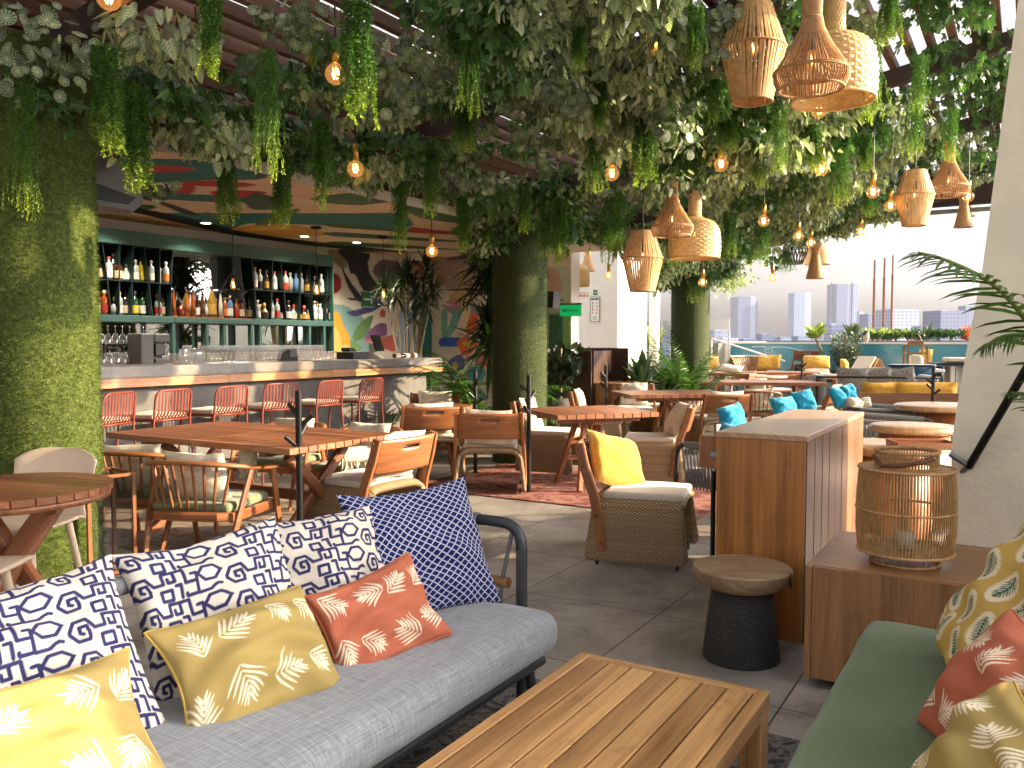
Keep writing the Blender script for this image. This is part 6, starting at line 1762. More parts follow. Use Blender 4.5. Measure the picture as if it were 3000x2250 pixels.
for x, lab, dr in ((262, 'red bar stool mostly hidden behind the turf column', .35), (436, 'red bar stool at the bar, second from the turf column', .15), (612, 'red bar stool at the bar, third from the turf column', .1), (770, 'red bar stool at the bar behind the coat stand', -.12), (906, 'red bar stool at the bar, fifth, right of the coat stand', .08), (1030, 'red bar stool nearest the right end of the bar', .05)):
    # along the front of the bar
    d = ray(x, 1180); tt = -6.48 / (d.x * D2.x + d.y * D2.y); p = tt * (d.x * D1.x + d.y * D1.y)
    put_thing(BS, W(p, -6.42), fmd2 + dr, lab)

# ------------------------------------------------------------------ back bar
QS = -8.6                                        # front plane of the shelving
def ps(x, y=850): return onq(x, y, QS)[0]
P0, P1 = 2.6, ps(972)
pl, pm = ps(507), ps(737)
t = thing('back_bar_shelving', 'tall green back bar shelving with mirrors and slanted dividers', 'shelves', W(6, -8.7, 0))
def part(nm, mat, *boxes):
    mb = MB()
    for b in boxes: Q(mb, *b)
    return child_world(mb.build(nm, mat, None, MP), t)
ZT0, ZT1, ZB = 2.47, 2.63, 1.69
part('top_band', M['bar_green'], (QW + .01, QS + .02, P0, P1 + .02, ZT0, ZT1))
part('lower_shelf', M['bar_green'], (QW + .01, QS + .02, P0, pl - .002, ZB - .075, ZB)); part('lower_shelf', M['bar_green'], (QW + .01, QS + .02, pm + .002, P1 + .02, ZB - .075, ZB)); part('lower_shelf', M['bar_green'], (QW + .01, QS + .022, pl, pm, ZB - .07, ZB - .012)); part('wood_shelf', M['walnut'], (QW + .012, QS + .01, pl, pm, ZB - .011, ZB + .004))
part('back_panel', M['bar_dark'], (QW + .005, QW + .02, P0, pl, ZB, ZT0)); part('back_panel', M['bar_dark'], (QW + .005, QW + .02, pm + .28, P1, ZB, ZT0)); part('back_panel', M['bar_dark'], (QW + .02, QW + .035, pm - .28, pm, ZB + .004, ZT0))
ZM = 2.075
part('mid_shelf', M['bar_dark'], (QW + .02, QS, P0, pl - .02, ZM - .012, ZM)); part('mid_shelf', M['bar_dark'], (QW + .02, QS, pm, P1, ZM - .012, ZM))
part('mirror', M['mirror'], (QW + .004, QW + .012, pl + .002, pm - .002, ZB + .005, ZT0)); part('mirror', M['mirror'], (QW + .004, QW + .012, P0, P1, 1.16, ZB - .08))
part('end_panel', M['bar_green'], (QW + .01, QS + .02, P1 + .002, P1 + .02, 1.15, ZT0))
for x0 in (505, 604, 655, 735, 760, 905, 948): 
    p = ps(x0); part('post', M['bar_green'], (QS - .09 if x0 in (604, 760, 905) else QS - .05, QS + .015, p - .022, p + .022, 1.15, ZB - .076))
zz1 = lambda X: 240 + X * .2772; zz2 = lambda X: 600 + X * .2772
DV = [(zz1(100), zz1(82), zz1(70)), (zz1(225), zz1(270), zz1(305)), (zz1(410), zz1(398), zz1(388)), (zz1(550), zz1(531), zz1(520)), (zz1(668), zz1(708), zz1(740)), (zz1(830), zz1(824), zz1(815)), (zz1(967), zz1(945), zz1(935)),
      (zz2(498), zz2(525), zz2(545)), (zz2(720), zz2(708), zz2(696)), (zz2(806), zz2(838), zz2(860)), (zz2(1021), zz2(1007), zz2(1000)), (zz2(1102), zz2(1128), zz2(1150)), (zz2(1301), zz2(1289), zz2(1275)), (zz2(375), zz2(400), zz2(435))]
for a, b, c in DV:
    for (x0, y0, z0, x1, z1) in ((b, 0, ZM, a, ZT0 - .002), (c, 0, ZB + .002, b, ZM - .013)):
        pa, pb = ps(x0), ps(x1); mb = MB(); th = .008
        mb.add([(QW + .02, pa, z0), (QS, pa, z0), (QS, pb, z1), (QW + .02, pb, z1), (QW + .02, pa + th, z0), (QS, pa + th, z0), (QS, pb + th, z1), (QW + .02, pb + th, z1)], [[0, 3, 2, 1], [4, 5, 6, 7], [1, 2, 6, 5], [0, 4, 7, 3], [0, 1, 5, 4], [2, 3, 7, 6]])
        child_world(mb.build('divider', M['bar_dark'], None, MP), t)
t = thing('back_counter', 'low back counter under the bar mirrors', 'counter', W(6, -8.4, 0))
mb = MB(); Q(mb, -8.6, -8.06, 2.6, P1, .0, 1.12); Q(mb, -8.595, -8.03, 2.6, P1, 1.1202, 1.15); child_world(mb.build('cupboard_front', M['walnut'], None, MP), t)

# bottles: outline, liquid colour, label, cap
def bottle(kind, h, body, cap, label):
    mats = [body, label, cap]
    if kind == 'wine': pr = [(0, 0), (.5, 0), (.5, .55), (.44, .66), (.17, .78), (.16, .93)]; cp = .93
    elif kind == 'slim': pr = [(0, 0), (.5, 0), (.34, .5), (.2, .78), (.17, .9)]; cp = .9
    elif kind == 'square': pr = [(0, 0), (.62, 0), (.62, .58), (.3, .7), (.2, .74), (.2, .9)]; cp = .9
    elif kind == 'round': pr = [(0, 0), (.4, .0), (.62, .18), (.62, .38), (.4, .55), (.2, .62), (.2, .8)]; cp = .8
    elif kind == 'champ': pr = [(0, 0), (.5, 0), (.5, .46), (.42, .6), (.2, .8), (.17, .9)]; cp = .9
    else: pr = [(0, 0), (.5, 0), (.5, .6), (.42, .7), (.2, .76), (.19, .9)]; cp = .9
    w = {'slim': .08, 'champ': .12, 'round': .1}.get(kind, .082); rr = w
    mb = MB(); seg = 4 if kind == 'square' else 12; Rm = Matrix.Rotation(pi / 4, 3, 'Z') if seg == 4 else None
    mb.lathe([(r * rr, z * h) for r, z in pr], seg, (0, 0, 0), 0, .5, seg > 4, Rm)
    lz0, lz1 = (.1, .42) if kind not in ('slim',) else (.12, .3)
    lr = max(r for r, z in pr) * rr * 1.02
    if label is not None and kind != 'slim': mb.lathe([(lr, lz0 * h), (lr, lz1 * h)], seg, (0, 0, 0), 1, .5, seg > 4, Rm)
    mb.lathe([(.19 * rr + .003, cp * h - .008), (.21 * rr + .002, h - .004), (0, h)], 10, (0, 0, 0), 2)
    return mb, [body, label or body, cap]
def liq(name, c, rough=.08): 
    m, nt, bs, out = newmat(name); bs.inputs['Base Color'].default_value = c; bs.inputs['Roughness'].default_value = rough; bs.inputs['Coat Weight'].default_value = .5; bs.inputs['Specular IOR Level'].default_value = .7; return m
L = {'amber': liq('amber_spirit', C(150, 74, 22)), 'dark': liq('dark_bottle', C(44, 34, 26)), 'clear': liq('clear_bottle', C(168, 178, 176)), 'red': liq('red_spirit', C(96, 30, 22)), 'green': liq('green_bottle', C(34, 70, 40)), 'yellow': liq('yellow_spirit', C(206, 176, 40)), 'gold': liq('gold_bottle', C(140, 108, 46)), 'orange': liq('orange_spirit', C(170, 92, 28)), 'white': liq('white_ceramic', C(206, 200, 194)), 'blue': liq('blue_bottle', C(90, 130, 170)), 'brown': liq('brown_spirit', C(84, 40, 18))}
K = {'cream': plain('cream_label', C(208, 194, 160), .7, 0, .3, 60), 'white': plain('white_label', C(214, 212, 206), .7, 0, .25, 60), 'black': plain('black_label', C(30, 28, 28), .6, 0, .4, 60), 'red': plain('red_label', C(170, 50, 40), .6, 0, .3, 60), 'gold': plain('gold_label', C(190, 150, 70), .4, .3, .3, 60), 'orange': plain('orange_label', C(214, 120, 50), .6, 0, .3, 60), 'yellow': plain('yellow_label', C(216, 196, 70), .6, 0, .3, 60), 'blue': plain('blue_label', C(70, 110, 150), .6, 0, .3, 60)}
ROWS = [
 ('upper left shelf', ZM, zz1, [(112, 'wine', 'dark', 'black', 'black'), (205, 'wine', 'dark', 'black', 'cream'), (292, 'std', 'clear', 'red', 'white'), (335, 'wine', 'dark', 'black', 'black'), (388, 'square', 'brown', 'black', 'cream'), (472, 'round', 'clear', 'black', 'white'), (572, 'std', 'clear', 'white', 'white'), (628, 'std', 'yellow', 'black', 'yellow'), (735, 'std', 'clear', 'white', 'white'), (815, 'square', 'clear', 'white', None), (892, 'std', 'clear', 'white', 'orange')]),
 ('lower left shelf', ZB, zz1, [(112, 'std', 'amber', 'cream', 'red'), (176, 'std', 'red', 'red', 'cream'), (232, 'std', 'amber', 'cream', 'red'), (345, 'round', 'clear', 'gold', None), (395, 'std', 'clear', 'gold', 'white'), (455, 'std', 'dark', 'black', 'cream'), (556, 'std', 'green', 'black', 'yellow'), (636, 'std', 'green', 'black', 'white'), (800, 'square', 'clear', 'red', 'red'), (846, 'std', 'dark', 'black', 'cream')]),
 ('wooden centre shelf', ZB + .005, zz1, [(965, 'slim', 'orange', 'black', None), (1040, 'round', 'red', 'black', None), (1108, 'slim', 'orange', 'black', None), (1146, 'slim', 'white', 'black', None), (1175, 'slim', 'amber', 'black', None), (1222, 'wine', 'dark', 'black', 'white'), (1272, 'slim', 'brown', 'black', None), (1322, 'round', 'clear', 'black', None), (1372, 'champ', 'gold', 'black', 'gold')]),
 ('wooden centre shelf, right half', ZB + .005, zz2, [(165, 'slim', 'white', 'blue', None), (212, 'std', 'amber', 'gold', 'orange'), (265, 'std', 'blue', 'gold', 'white'), (335, 'std', 'amber', 'gold', 'red'), (395, 'std', 'red', 'red', 'cream'), (465, 'std', 'dark', 'black', 'cream')]),
 ('upper right shelf', ZM, zz2, [(532, 'wine', 'clear', 'gold', 'white'), (585, 'std', 'clear', 'gold', 'black'), (650, 'std', 'dark', 'black', 'gold'), (738, 'std', 'clear', 'red', 'white'), (855, 'std', 'clear', 'red', 'red'), (905, 'std', 'clear', 'white', None), (965, 'std', 'blue', 'blue', None), (1022, 'std', 'clear', 'white', None), (1082, 'wine', 'dark', 'black', 'gold'), (1165, 'std', 'clear', 'white', 'white'), (1232, 'std', 'clear', 'white', 'white'), (1312, 'std', 'dark', 'white', 'white')]),
 ('lower right shelf', ZB, zz2, [(556, 'std', 'clear', 'white', 'white'), (582, 'round', 'gold', 'gold', 'gold'), (626, 'round', 'gold', 'gold', 'black'), (712, 'std', 'clear', 'blue', 'white'), (762, 'std', 'clear', 'red', 'red'), (818, 'round', 'clear', 'blue', 'white'), (880, 'std', 'dark', 'black', 'white'), (935, 'round', 'clear', 'red', 'white'), (1045, 'round', 'dark', 'red', 'gold'), (1102, 'std', 'clear', 'white', 'white'), (1158, 'std', 'clear', 'white', 'white'), (1186, 'std', 'clear', 'yellow', 'blue'), (1216, 'std', 'clear', 'white', 'white'), (1302, 'std', 'clear', 'white', 'black'), (1330, 'std', 'dark', 'black', 'white')])]
HS = {'wine': .31, 'std': .28, 'square': .27, 'round': .22, 'slim': .34, 'champ': .42}
KN = {'wine': 'tall round shouldered bottle', 'std': 'straight bottle', 'square': 'square bottle', 'round': 'squat round bottle', 'slim': 'slim tapering bottle', 'champ': 'large sparkling wine bottle'}
ORD = ['first', 'second', 'third', 'fourth', 'fifth', 'sixth', 'seventh', 'eighth', 'ninth', 'tenth', 'eleventh', 'twelfth', 'thirteenth', 'fourteenth', 'fifteenth']
BC = {}
for nm, z, f, lst in ROWS:
    for i, (X, k, body, cap, lab) in enumerate(lst):
        key = (k, body, cap, lab)
        dq = -.055 - .05 * (i % 2); p = onq(f(X), 850, QS + dq)[0]; h = HS[k]
        if key not in BC:
            mb, mt = bottle(k, h, L[body], K[cap], K[lab] if lab else None); o = mb.build('bottle', mt); BC[key] = o
        else:
            o = BC[key].copy(); COL.objects.link(o)
        o.location = W(p - dq * 0, QS + dq, z + .001); o.rotation_euler = (0, 0, ROT1 + rg.uniform(-.3, .3)); sx = rg.uniform(.86, .98); o.scale = (sx, sx, rg.uniform(.88, 1.02))
        tag(o, f'{body} {KN[k]} with {cap} cap, {ORD[i]} from left on {nm}', 'bottle', 'bottles on the back bar')
# glassware along the back counter
def wineglass():
    mb = MB(); mb.lathe([(.036, 0), (.034, .002), (.004, .006), (.004, .08), (.02, .095), (.036, .13), (.034, .2)], 14); return mb.build('wine_glass', M['white_glass'])
def tumbler():
    mb = MB(); mb.lathe([(0, .004), (.03, .002), (.037, .115)], 14); return mb.build('tumbler', M['white_glass'])
def upside():
    mb = MB(); mb.lathe([(.034, 0), (.036, .07), (.02, .105), (.004, .12), (.004, .195), (.034, .199)], 14); return mb.build('wine_glass', M['white_glass'])
G = [wineglass(), tumbler(), upside()]; used = [0, 0, 0]
def gl(k, p, q, z, lab):
    o = G[k] if not used[k] else G[k].copy()
    if used[k]: COL.objects.link(o)
    used[k] = 1; o.location = W(p, q, z); tag(o, lab, 'glass', 'glassware on the back counter')
pA, pB = ps(560), ps(925)
n = 46
for i in range(n):
    p = pA + (pB - pA) * i / n; gl(0, p, -8.42, 1.15, 'stemmed glass in the long back row under the mirrors')
for i in range(40):
    p = ps(430) + (pB - ps(430)) * i / 40; gl(1, p, -8.2, 1.15, 'clear tumbler in the long front row on the back counter')
for i in range(9):
    gl(2, ps(262) + i * .085, -8.4, 1.15, 'upturned wine glass in the lower row by the turf column'); 
for i in range(7):
    gl(2, ps(262) + i * .085, -8.42, 1.37, 'upturned wine glass on the rack by the turf column')
t = thing('glass_rack', 'thin steel glass rack beside the turf column on the back counter', 'rack', W(ps(290), -8.42, 1.36))
mb = MB(); mb.box((0, 0, 0), (.12, .7, .006), Matrix.Rotation(ROT1, 3, 'Z'), .001); mb.build('rack_shelf', M['glass'], t)
for s in (-.33, .33):
    mb = MB(); mb.tube([tuple(D1 * s + D2 * .05 + V((0, 0, -.21))), tuple(D1 * s + D2 * .05 + V((0, 0, .22)))], .005, 6); mb.build('upright', M['steel'], t)
t = thing('coffee_machine', 'grey coffee machine on the back counter left of the glasses', 'machine', W(ps(385), -8.3, 1.15), ROT1); t.scale = (.8, .8, .8)
mb = MB(); mb.box((0, -.14, .21), (.3, .2, .42), None, .012); mb.build('water_tank', M['grey_plastic'], t)
mb = MB(); mb.box((0, .1, .36), (.3, .24, .12), None, .015); mb.box((-.08, .1, .17), (.12, .24, .26), None, .01); mb.build('brew_head', M['grey_plastic'], t)
mb = MB(); mb.box((.05, .1, .2), (.1, .16, .16), None, .006); mb.build('cup_bay', M['black_plastic'], t)
mb = MB(); mb.box((.06, .1, .04), (.22, .26, .06), None, .006); mb.build('drip_tray', M['grey_plastic'], t)
mb = MB(); mb.lathe([(.03, .425), (.03, .47), (0, .475)], 16, (-.02, -.02, 0)); mb.build('lid_knob', M['grey_plastic'], t)
t = thing('ice_bucket', 'clear lidded tub on the bar beside the turf column', 'tub', W(ps(330), -7.3, 1.177))
mb = MB(); mb.lathe([(0, .003), (.12, .003), (.13, .1), (.125, .12)], 28); mb.build('tub_body', M['white_glass'], t)
mb = MB(); mb.lathe([(.128, .122), (.1, .15), (0, .156)], 28); mb.build('tub_lid', M['white_glass'], t)
def onbar(x, q=-7.25): 
    d = ray(x, 1045); tt = q / (d.x * D2.x + d.y * D2.y); return W(tt * (d.x * D1.x + d.y * D1.y), q, 1.177)
t = thing('receipt_printer', 'black receipt printer on the bar top with a paper end', 'printer', onbar(842), ROT1 + R(60))
mb = MB(); mb.prism([(-.1, 0), (.1, 0), (.1, .06), (.06, .12), (-.02, .13), (-.08, .09)], -.08, .08, 0, .5, Matrix.Rotation(pi / 2, 4, 'X')); mb.build('case', M['black_plastic'], t)
mb = MB(); mb.box((.05, 0, .09), (.09, .165, .1), None, .008); mb.build('cover', M['grey_plastic'], t)
mb = MB(); mb.box((-.12, 0, .03), (.1, .06, .002), Matrix.Rotation(.2, 3, 'Y'), .0005); mb.build('paper', M['white_plastic'], t)
for i, x in enumerate((952, 966, 982)):
    t = thing('garnish_jar', ['steel garnish jar left of its two twins on the bar end', 'middle steel garnish jar of three on the bar end', 'right hand garnish jar of three on the bar end'][i], 'jar', W(ps(x) - .25, -8.0, 1.15), 0, 'garnish jars')
    mb = MB(); mb.lathe([(0, 0), (.035, 0), (.037, .09), (.033, .11), (.033, .12)], 16); mb.build('jar_body', M['steel'], t)
    mb = MB(); mb.rbox((0, 0, .135), (.05, .05, .04), .018, 2, None, 0); mb.build('olives', plain('olive', C(120, 124, 50), .4), t)
pp = onbar(1100, -7.2)
t = thing('till', 'white stand touch screen till at the right end of the bar', 'till', pp, ROT1 + R(20))
mb = MB(); mb.prism([(-.1, 0), (.1, 0), (.09, .02), (.0, .05), (-.02, .2), (-.07, .21), (-.06, .05)], -.06, .06, 0, .5, Matrix.Rotation(pi / 2, 4, 'X')); mb.build('stand', M['white_plastic'], t)
mb = MB(); mb.box((.03, 0, .2), (.02, .3, .22), Matrix.Rotation(-.35, 3, 'Y'), .006); mb.build('screen', M['black_plastic'], t)
t = thing('keyboard_tray', 'black cash drawer left of the till on the bar', 'cash drawer', onbar(1035, -7.3), ROT1)
mb = MB(); mb.box((0, 0, .045), (.28, .32, .09), None, .008); mb.build('drawer_case', M['black_plastic'], t)
mb = MB(); mb.box((.0, -.1, .12), (.14, .1, .05), None, .006); mb.build('card_reader', M['black_plastic'], t)
for i, x in enumerate((1152, 1182, 1208)):
    o = None; mb = MB(); Mx = Matrix.Rotation(pi / 2, 3, 'Y'); mb.lathe([(0, 0), (.03, 0), (.03, .13), (.012, .17), (.012, .21), (0, .21)], 12, (0, 0, .031), 0, .5, True, Mx); mb.lathe([(.031, .03), (.031, .1)], 12, (0, 0, .031), 1, .5, True, Mx)
    o = mb.build('bottle', [L['brown'], K['white']]); o.location = onbar(x, -7.15); o.rotation_euler = (0, 0, ROT1 + 1.2 + i * .3)
    tag(o, ['small bottle lying by the till on the bar, left one', 'small bottle lying on the bar, middle one of three', 'small bottle lying nearest the bar end'][i], 'bottle', 'small bottles lying on the bar')

# ------------------------------------------------------------------ things on the bar ceiling and walls
def ceil_at(x, y): w = fl(x, y, ZC); return w
for i, (x, y) in enumerate(((359, 617), (603, 653), (892, 692), (1045, 710))):
    t = thing('downlight', ['round ceiling downlight nearest the turf column', 'second round ceiling downlight left of the cage lamps', 'round ceiling downlight at the mustard ceiling patch', 'round ceiling downlight near the dark painted bird'][i], 'downlight', ceil_at(x, y) - V((0, 0, .001)), 0, 'downlights over the bar')
    mb = MB(); mb.lathe([(.075, 0), (.07, -.006), (.055, -.004)], 24); mb.build('trim_ring', M['white_plastic'], t)
    mb = MB(); mb.lathe([(.055, -.003), (0, -.003)], 24); mb.build('lens', M['downlight'], t)
    ld = bpy.data.lights.new('downlight_beam', 'SPOT'); ld.energy = 34 if i < 3 else 80; ld.color = (1, .86, .66); ld.spot_size = R(125); ld.spot_blend = .8; ld.shadow_soft_size = .05
    lo = bpy.data.objects.new('downlight_beam', ld); COL.objects.link(lo); lo.parent = t; lo.location = (0, 0, -.02)
cages = [(680, 625, 835, 'black wire cage lamp over the bar in front of the mirror'), (926, 664, 852, 'black wire cage lamp over the bar before the right shelves'), (1122, 693, 862, 'black wire cage lamp in front of the spiky plant')]
for x, yc, yb, lab in cages:
    c = ceil_at(x, yc); z = dep(x, yb, c.y).z
    t = thing('cage_lamp', lab, 'pendant lamp', (c.x, c.y, z), 0, 'wire cage lamps over the bar')
    mb = MB(); mb.lathe([(0, ZC - z), (.07, ZC - z), (.06, ZC - z - .03), (0, ZC - z - .035)], 20); mb.build('canopy', M['black_metal'], t)
    mb = MB(); mb.tube([(0, 0, ZC - z - .03), (0, 0, .17)], .005, 6); mb.build('cord', M['black_plastic'], t)
    mb = MB(); mb.tube([(0, 0, .17), (0, 0, .07)], .02, 12); mb.build('socket', M['black_metal'], t)
    mb = MB(); top = V((0, 0, .16)); wv = [V((.16 * math.cos(a), .16 * math.sin(a), -.06)) for a in np.arange(6) * pi / 3]; lo = [V((.09 * math.cos(a + .52), .09 * math.sin(a + .52), -.15)) for a in np.arange(6) * pi / 3]
    for i in range(6):
        mb.tube([top, wv[i]], .004, 5); mb.tube([wv[i], wv[(i + 1) % 6]], .004, 5); mb.tube([wv[i], lo[i]], .004, 5); mb.tube([wv[(i + 1) % 6], lo[i]], .004, 5); mb.tube([lo[i], lo[(i + 1) % 6]], .004, 5)
    mb.build('wire_cage', M['black_metal'], t)
    mb = MB(); mb.lathe([(0, -.05), (.025, -.04), (.032, -.01), (.02, .05), (.014, .07)], 14); bl = mb.build('bulb', M['bulb'], t)
    mb = MB(); mb.tube([(.006, 0, -.025), (-.006, .004, .03)], .008, 6); mb.build('filament', M['lamp_on'], bl)
# loudspeaker by the turf column, box-shaped projector, camera dome
c = dep(314, 520, 5.75)
t = thing('loudspeaker', 'large dark grey loudspeaker hung beside the turf column', 'loudspeaker', c, R(30)); t.scale = (.84, .84, .84)
pl_ = [(-.22, -.05), (-.14, -.24), (.16, -.27), (.24, -.2), (.2, .22), (.14, .28), (-.1, .28), (-.2, .2)]
mb = MB(); mb.prism(pl_, -.17, .17, 0, .5, Matrix.Rotation(pi / 2, 4, 'X')); mb.build('cabinet_shell', M['grey_plastic'], t)
mb = MB(); mb.prism([(-.19, -.05), (-.12, -.2), (.13, -.225), (.19, -.17)], -.183, -.1705, 0, .5, Matrix.Rotation(pi / 2, 4, 'X') @ Matrix.Scale(-1, 4, V((0, 0, 1)))); mb.build('front_baffle', M['black_plastic'], t)
mb = MB(); mb.prism([(-.14, .02), (.12, .0), (.1, .18), (-.1, .2)], .1705, .178, 0, .5, Matrix.Rotation(pi / 2, 4, 'X')); mb.build('handle_recess', M['grey_plastic'], t)
mb = MB(); mb.tube([(0, 0, .28), (0, 0, .6)], .02, 8); mb.build('hanging_rod', M['black_metal'], t)
c = dep(482, 532, 7.6)
t = thing('projector', 'small pinkish white box hung from the painted ceiling', 'projector', (c.x, c.y, c.z), R(-10))
mb = MB(); mb.box((0, 0, 0), (.24, .2, .075), None, .012); mb.build('case', M['white_plastic'], t)
mb = MB(); mb.tube([(0, 0, .04), (0, 0, ZC - c.z)], .012, 8); mb.build('mount', M['white_plastic'], t)
mb = MB(); mb.box((-.09, -.101, 0), (.04, .006, .03), None, .002); mb.build('vent', M['black_plastic'], t)
c = dep(1216, 764, 13.3)
t = thing('security_camera', 'white dome security camera under the painted ceiling', 'camera', (c.x, c.y, c.z))
mb = MB(); mb.lathe([(0, .12), (.11, .12), (.115, .05), (.1, 0), (.0, 0)], 24); mb.build('housing', M['white_plastic'], t)
mb = MB(); mb.lathe([(.07, -.001), (.06, -.05), (.0, -.075)], 20); mb.build('dome', M['black_plastic'], t)

def text(s, size, mat, M4, parent=None, nm='lettering', ext=.002, sx=1):
    cu = bpy.data.curves.new(nm, 'FONT'); cu.body = s; cu.size = size; cu.align_x = 'CENTER'; cu.align_y = 'CENTER'; cu.extrude = ext
    o = bpy.data.objects.new(nm, cu); COL.objects.link(o)
    dg = bpy.context.evaluated_depsgraph_get(); me = bpy.data.meshes.new_from_object(o.evaluated_get(dg)); bpy.data.objects.remove(o)
    me.materials.clear(); me.materials.append(mat); ob = bpy.data.objects.new(nm, me); COL.objects.link(ob); ob.matrix_world = M4
    if parent: child_world(ob, parent)
    return ob
def arrow(mb, w, h, d=1):
    mb.box((0, -.001, 0), (w, .003, h * .14), None, .0005); 
    mb.bar([(d * w * .28, -.001, h * .3), (d * w * .5, -.001, 0)], h * .14, .003, (0, 0, 1)); mb.bar([(d * w * .28, -.001, -h * .3), (d * w * .5, -.001, 0)], h * .14, .003, (0, 0, 1))
M['sign_green'] = plain('sign_green', C(14, 110, 70), .4); M['sign_white'] = plain('sign_white', C(226, 228, 224), .5); M['sign_black'] = plain('sign_ink', C(40, 40, 44), .6); M['sign_yellow'] = plain('sign_cream', C(226, 214, 150), .5)
# green arrow sign on the mural wall beside the bird
def wall_sign(name, label, cat_, px_, py_, w, h, plane, mat, d=1, arr=True, frame=True):
    if plane == 'A': p, z = onq(px_, py_, QW + .02); loc = W(p, QW + .02, z); rz = math.atan2(D1.y, D1.x)
    else: q, z = onp(px_, py_, PW - .02); loc = W(PW - .02, q, z); rz = math.atan2(D2.y, D2.x)
    t = thing(name, label, cat_, loc, rz)
    mb = MB(); mb.box((0, 0, 0), (w, .012, h), None, .002); mb.build('board', mat, t)
    if frame:
        mb = MB()
        for s in (-1, 1): mb.box((0, -.0075, s * h * .46), (w * .94, .003, h * .03), None, .0005)
        mb.build('border_line', M['sign_white'], t)
    if arr: mb = MB(); arrow(mb, w * .7, h * .8, d); o = mb.build('arrow', M['sign_white'], t); o.location = (0, -.0075, 0)
    return t
wall_sign('exit_arrow_sign', 'green sign with a white right arrow on the mural beside the bird', 'sign', 1078, 877, .3, .26, 'A', M['sign_green'])
t = wall_sign('restroom_sign', 'small cream restroom sign with two figures on the mural end wall', 'sign', 1365, 893, .17, .27, 'B', M['sign_yellow'], 1, False)
for s in (-1, 1):
    mb = MB(); mb.lathe([(0, .1), (.016, .085), (0, .07)], 12, (s * .04, -.008, 0)); mb.box((s * .04, -.008, .02), (.04, .004, .08), None, .001); mb.box((s * .04, -.008, -.06), (.02, .004, .08), None, .001); mb.build('figure', M['sign_black'], t)
mb = MB(); mb.box((0, -.008, 0), (.004, .004, .24), None, .0005); mb.build('bar', M['sign_black'], t)
# lit green exit sign at the end of the mural wall
q, z = onp(1672, 910, PW - .3)
t = thing('exit_sign', 'lit green hanging exit sign with a left arrow by the mural end wall', 'sign', W(PW - .3, q, z), math.atan2(D2.y, D2.x))
mb = MB(); mb.box((0, 0, 0), (.36, .025, .17), None, .004); mb.build('lit_panel', M['exit_green'], t)
mb = MB(); mb.box((0, 0, .1), (.38, .04, .03), None, .004); mb.build('fitting', M['steel'], t)
mb = MB(); arrow(mb, .26, .1, -1); o = mb.build('arrow', M['sign_black'], t); o.location = (0, -.0135, 0)
# teal door leaf and green doorway
def doorway(name, label, x0, x1, ytop, plane, q_off, mat, glassy=False):
    if plane == 'A': a = onq((x0 + x1) / 2, ytop, QW); pA = onq(x0, 1000, QW)[0]; pB = onq(x1, 1000, QW)[0]; loc = W((pA + pB) / 2, QW + .03, 0); rz = math.atan2(D1.y, D1.x); zt = a[1]; wd = pB - pA
    else: a = onp((x0 + x1) / 2, ytop, PW); pA = onp(x0, 1000, PW)[0]; pB = onp(x1, 1000, PW)[0]; loc = W(PW - .03, (pA + pB) / 2, 0); rz = math.atan2(D2.y, D2.x); zt = a[1]; wd = pB - pA
    t = thing(name, label, 'door', loc, rz)
    mb = MB(); mb.box((0, 0, zt / 2), (wd, .05, zt), None, .005); lf = mb.build('leaf', mat, t)
    mb = MB(); mb.box((0, -.03, zt * .72), (wd * .7, .012, zt * .45), None, .004); mb.box((0, -.03, zt * .25), (wd * .7, .012, zt * .38), None, .004); mb.build('panel', mat, lf)
    mb = MB(); mb.tube([(wd * .38, -.06, .98), (wd * .38, -.06, 1.12)], .012, 8); mb.build('handle', M['steel'], lf)
    return t
doorway('teal_door', 'teal door in the mural wall behind the spiky plant', 1236, 1296, 900, 'A', 0, M['teal_door'])
M['green_door'] = plain('green_door_paint', C(40, 100, 60), .4)
doorway('green_door', 'dark green door at the right end of the mural end wall', 1612, 1652, 921, 'B', 0, M['green_door'])
c = dep(1612, 876, 12.6)
t = thing('wall_speaker', 'small black speaker beside the middle column on the end wall', 'loudspeaker', c, R(-35))
mb = MB(); mb.prism([(-.1, -.12), (.1, -.14), (.12, .1), (-.08, .12)], -.09, .09, 0, .5, Matrix.Rotation(pi / 2, 4, 'X')); mb.build('cabinet_shell', M['black_plastic'], t)
mb = MB(); mb.tube([(0, .09, 0), (0, .35, 0)], .015, 8); mb.build('bracket', M['black_metal'], t)
# ------------------------------------------------------------------ white wall block, far fences
PB = 15.5
q0 = onp(1695, 900, PB)[0]; q1 = onp(1810, 900, PB)[0]
t = thing('white_wall', 'white wall block with safety signs, sunlit on its right face', 'wall', W(PB, (q0 + q1) / 2, 0))
mb = MB(); Q(mb, q0, q1, PB, PB + 1.5, 0, 4.4, .012); child_world(mb.build('plaster', M['white_paint'], None, MP), t)
def onB(x, y, w, h): q, z = onp(x, y, PB - .012); return W(PB - .012, q, z)
rzB = math.atan2(D2.y, D2.x)
t = thing('notice_frame', 'framed white notice with small pictograms on the white wall', 'notice', onB(1743, 906, 1, 1), rzB)
mb = MB(); mb.box((0, 0, 0), (.2, .012, .49), None, .002); mb.build('paper', M['sign_white'], t)
mb = MB()
for s in (-1, 1): mb.box((s * .1, -.004, 0), (.014, .022, .5), None, .002); mb.box((0, -.004, s * .243), (.186, .022, .014), None, .002)
mb.build('frame', M['steel'], t)
mb = MB(); mb.box((0, -.008, .2), (.17, .003, .035), None, .0005); mb.build('heading_bar', plain('notice_blue_grey', C(90, 98, 112), .6), t)
rp = plain('notice_red', C(190, 100, 96), .6)
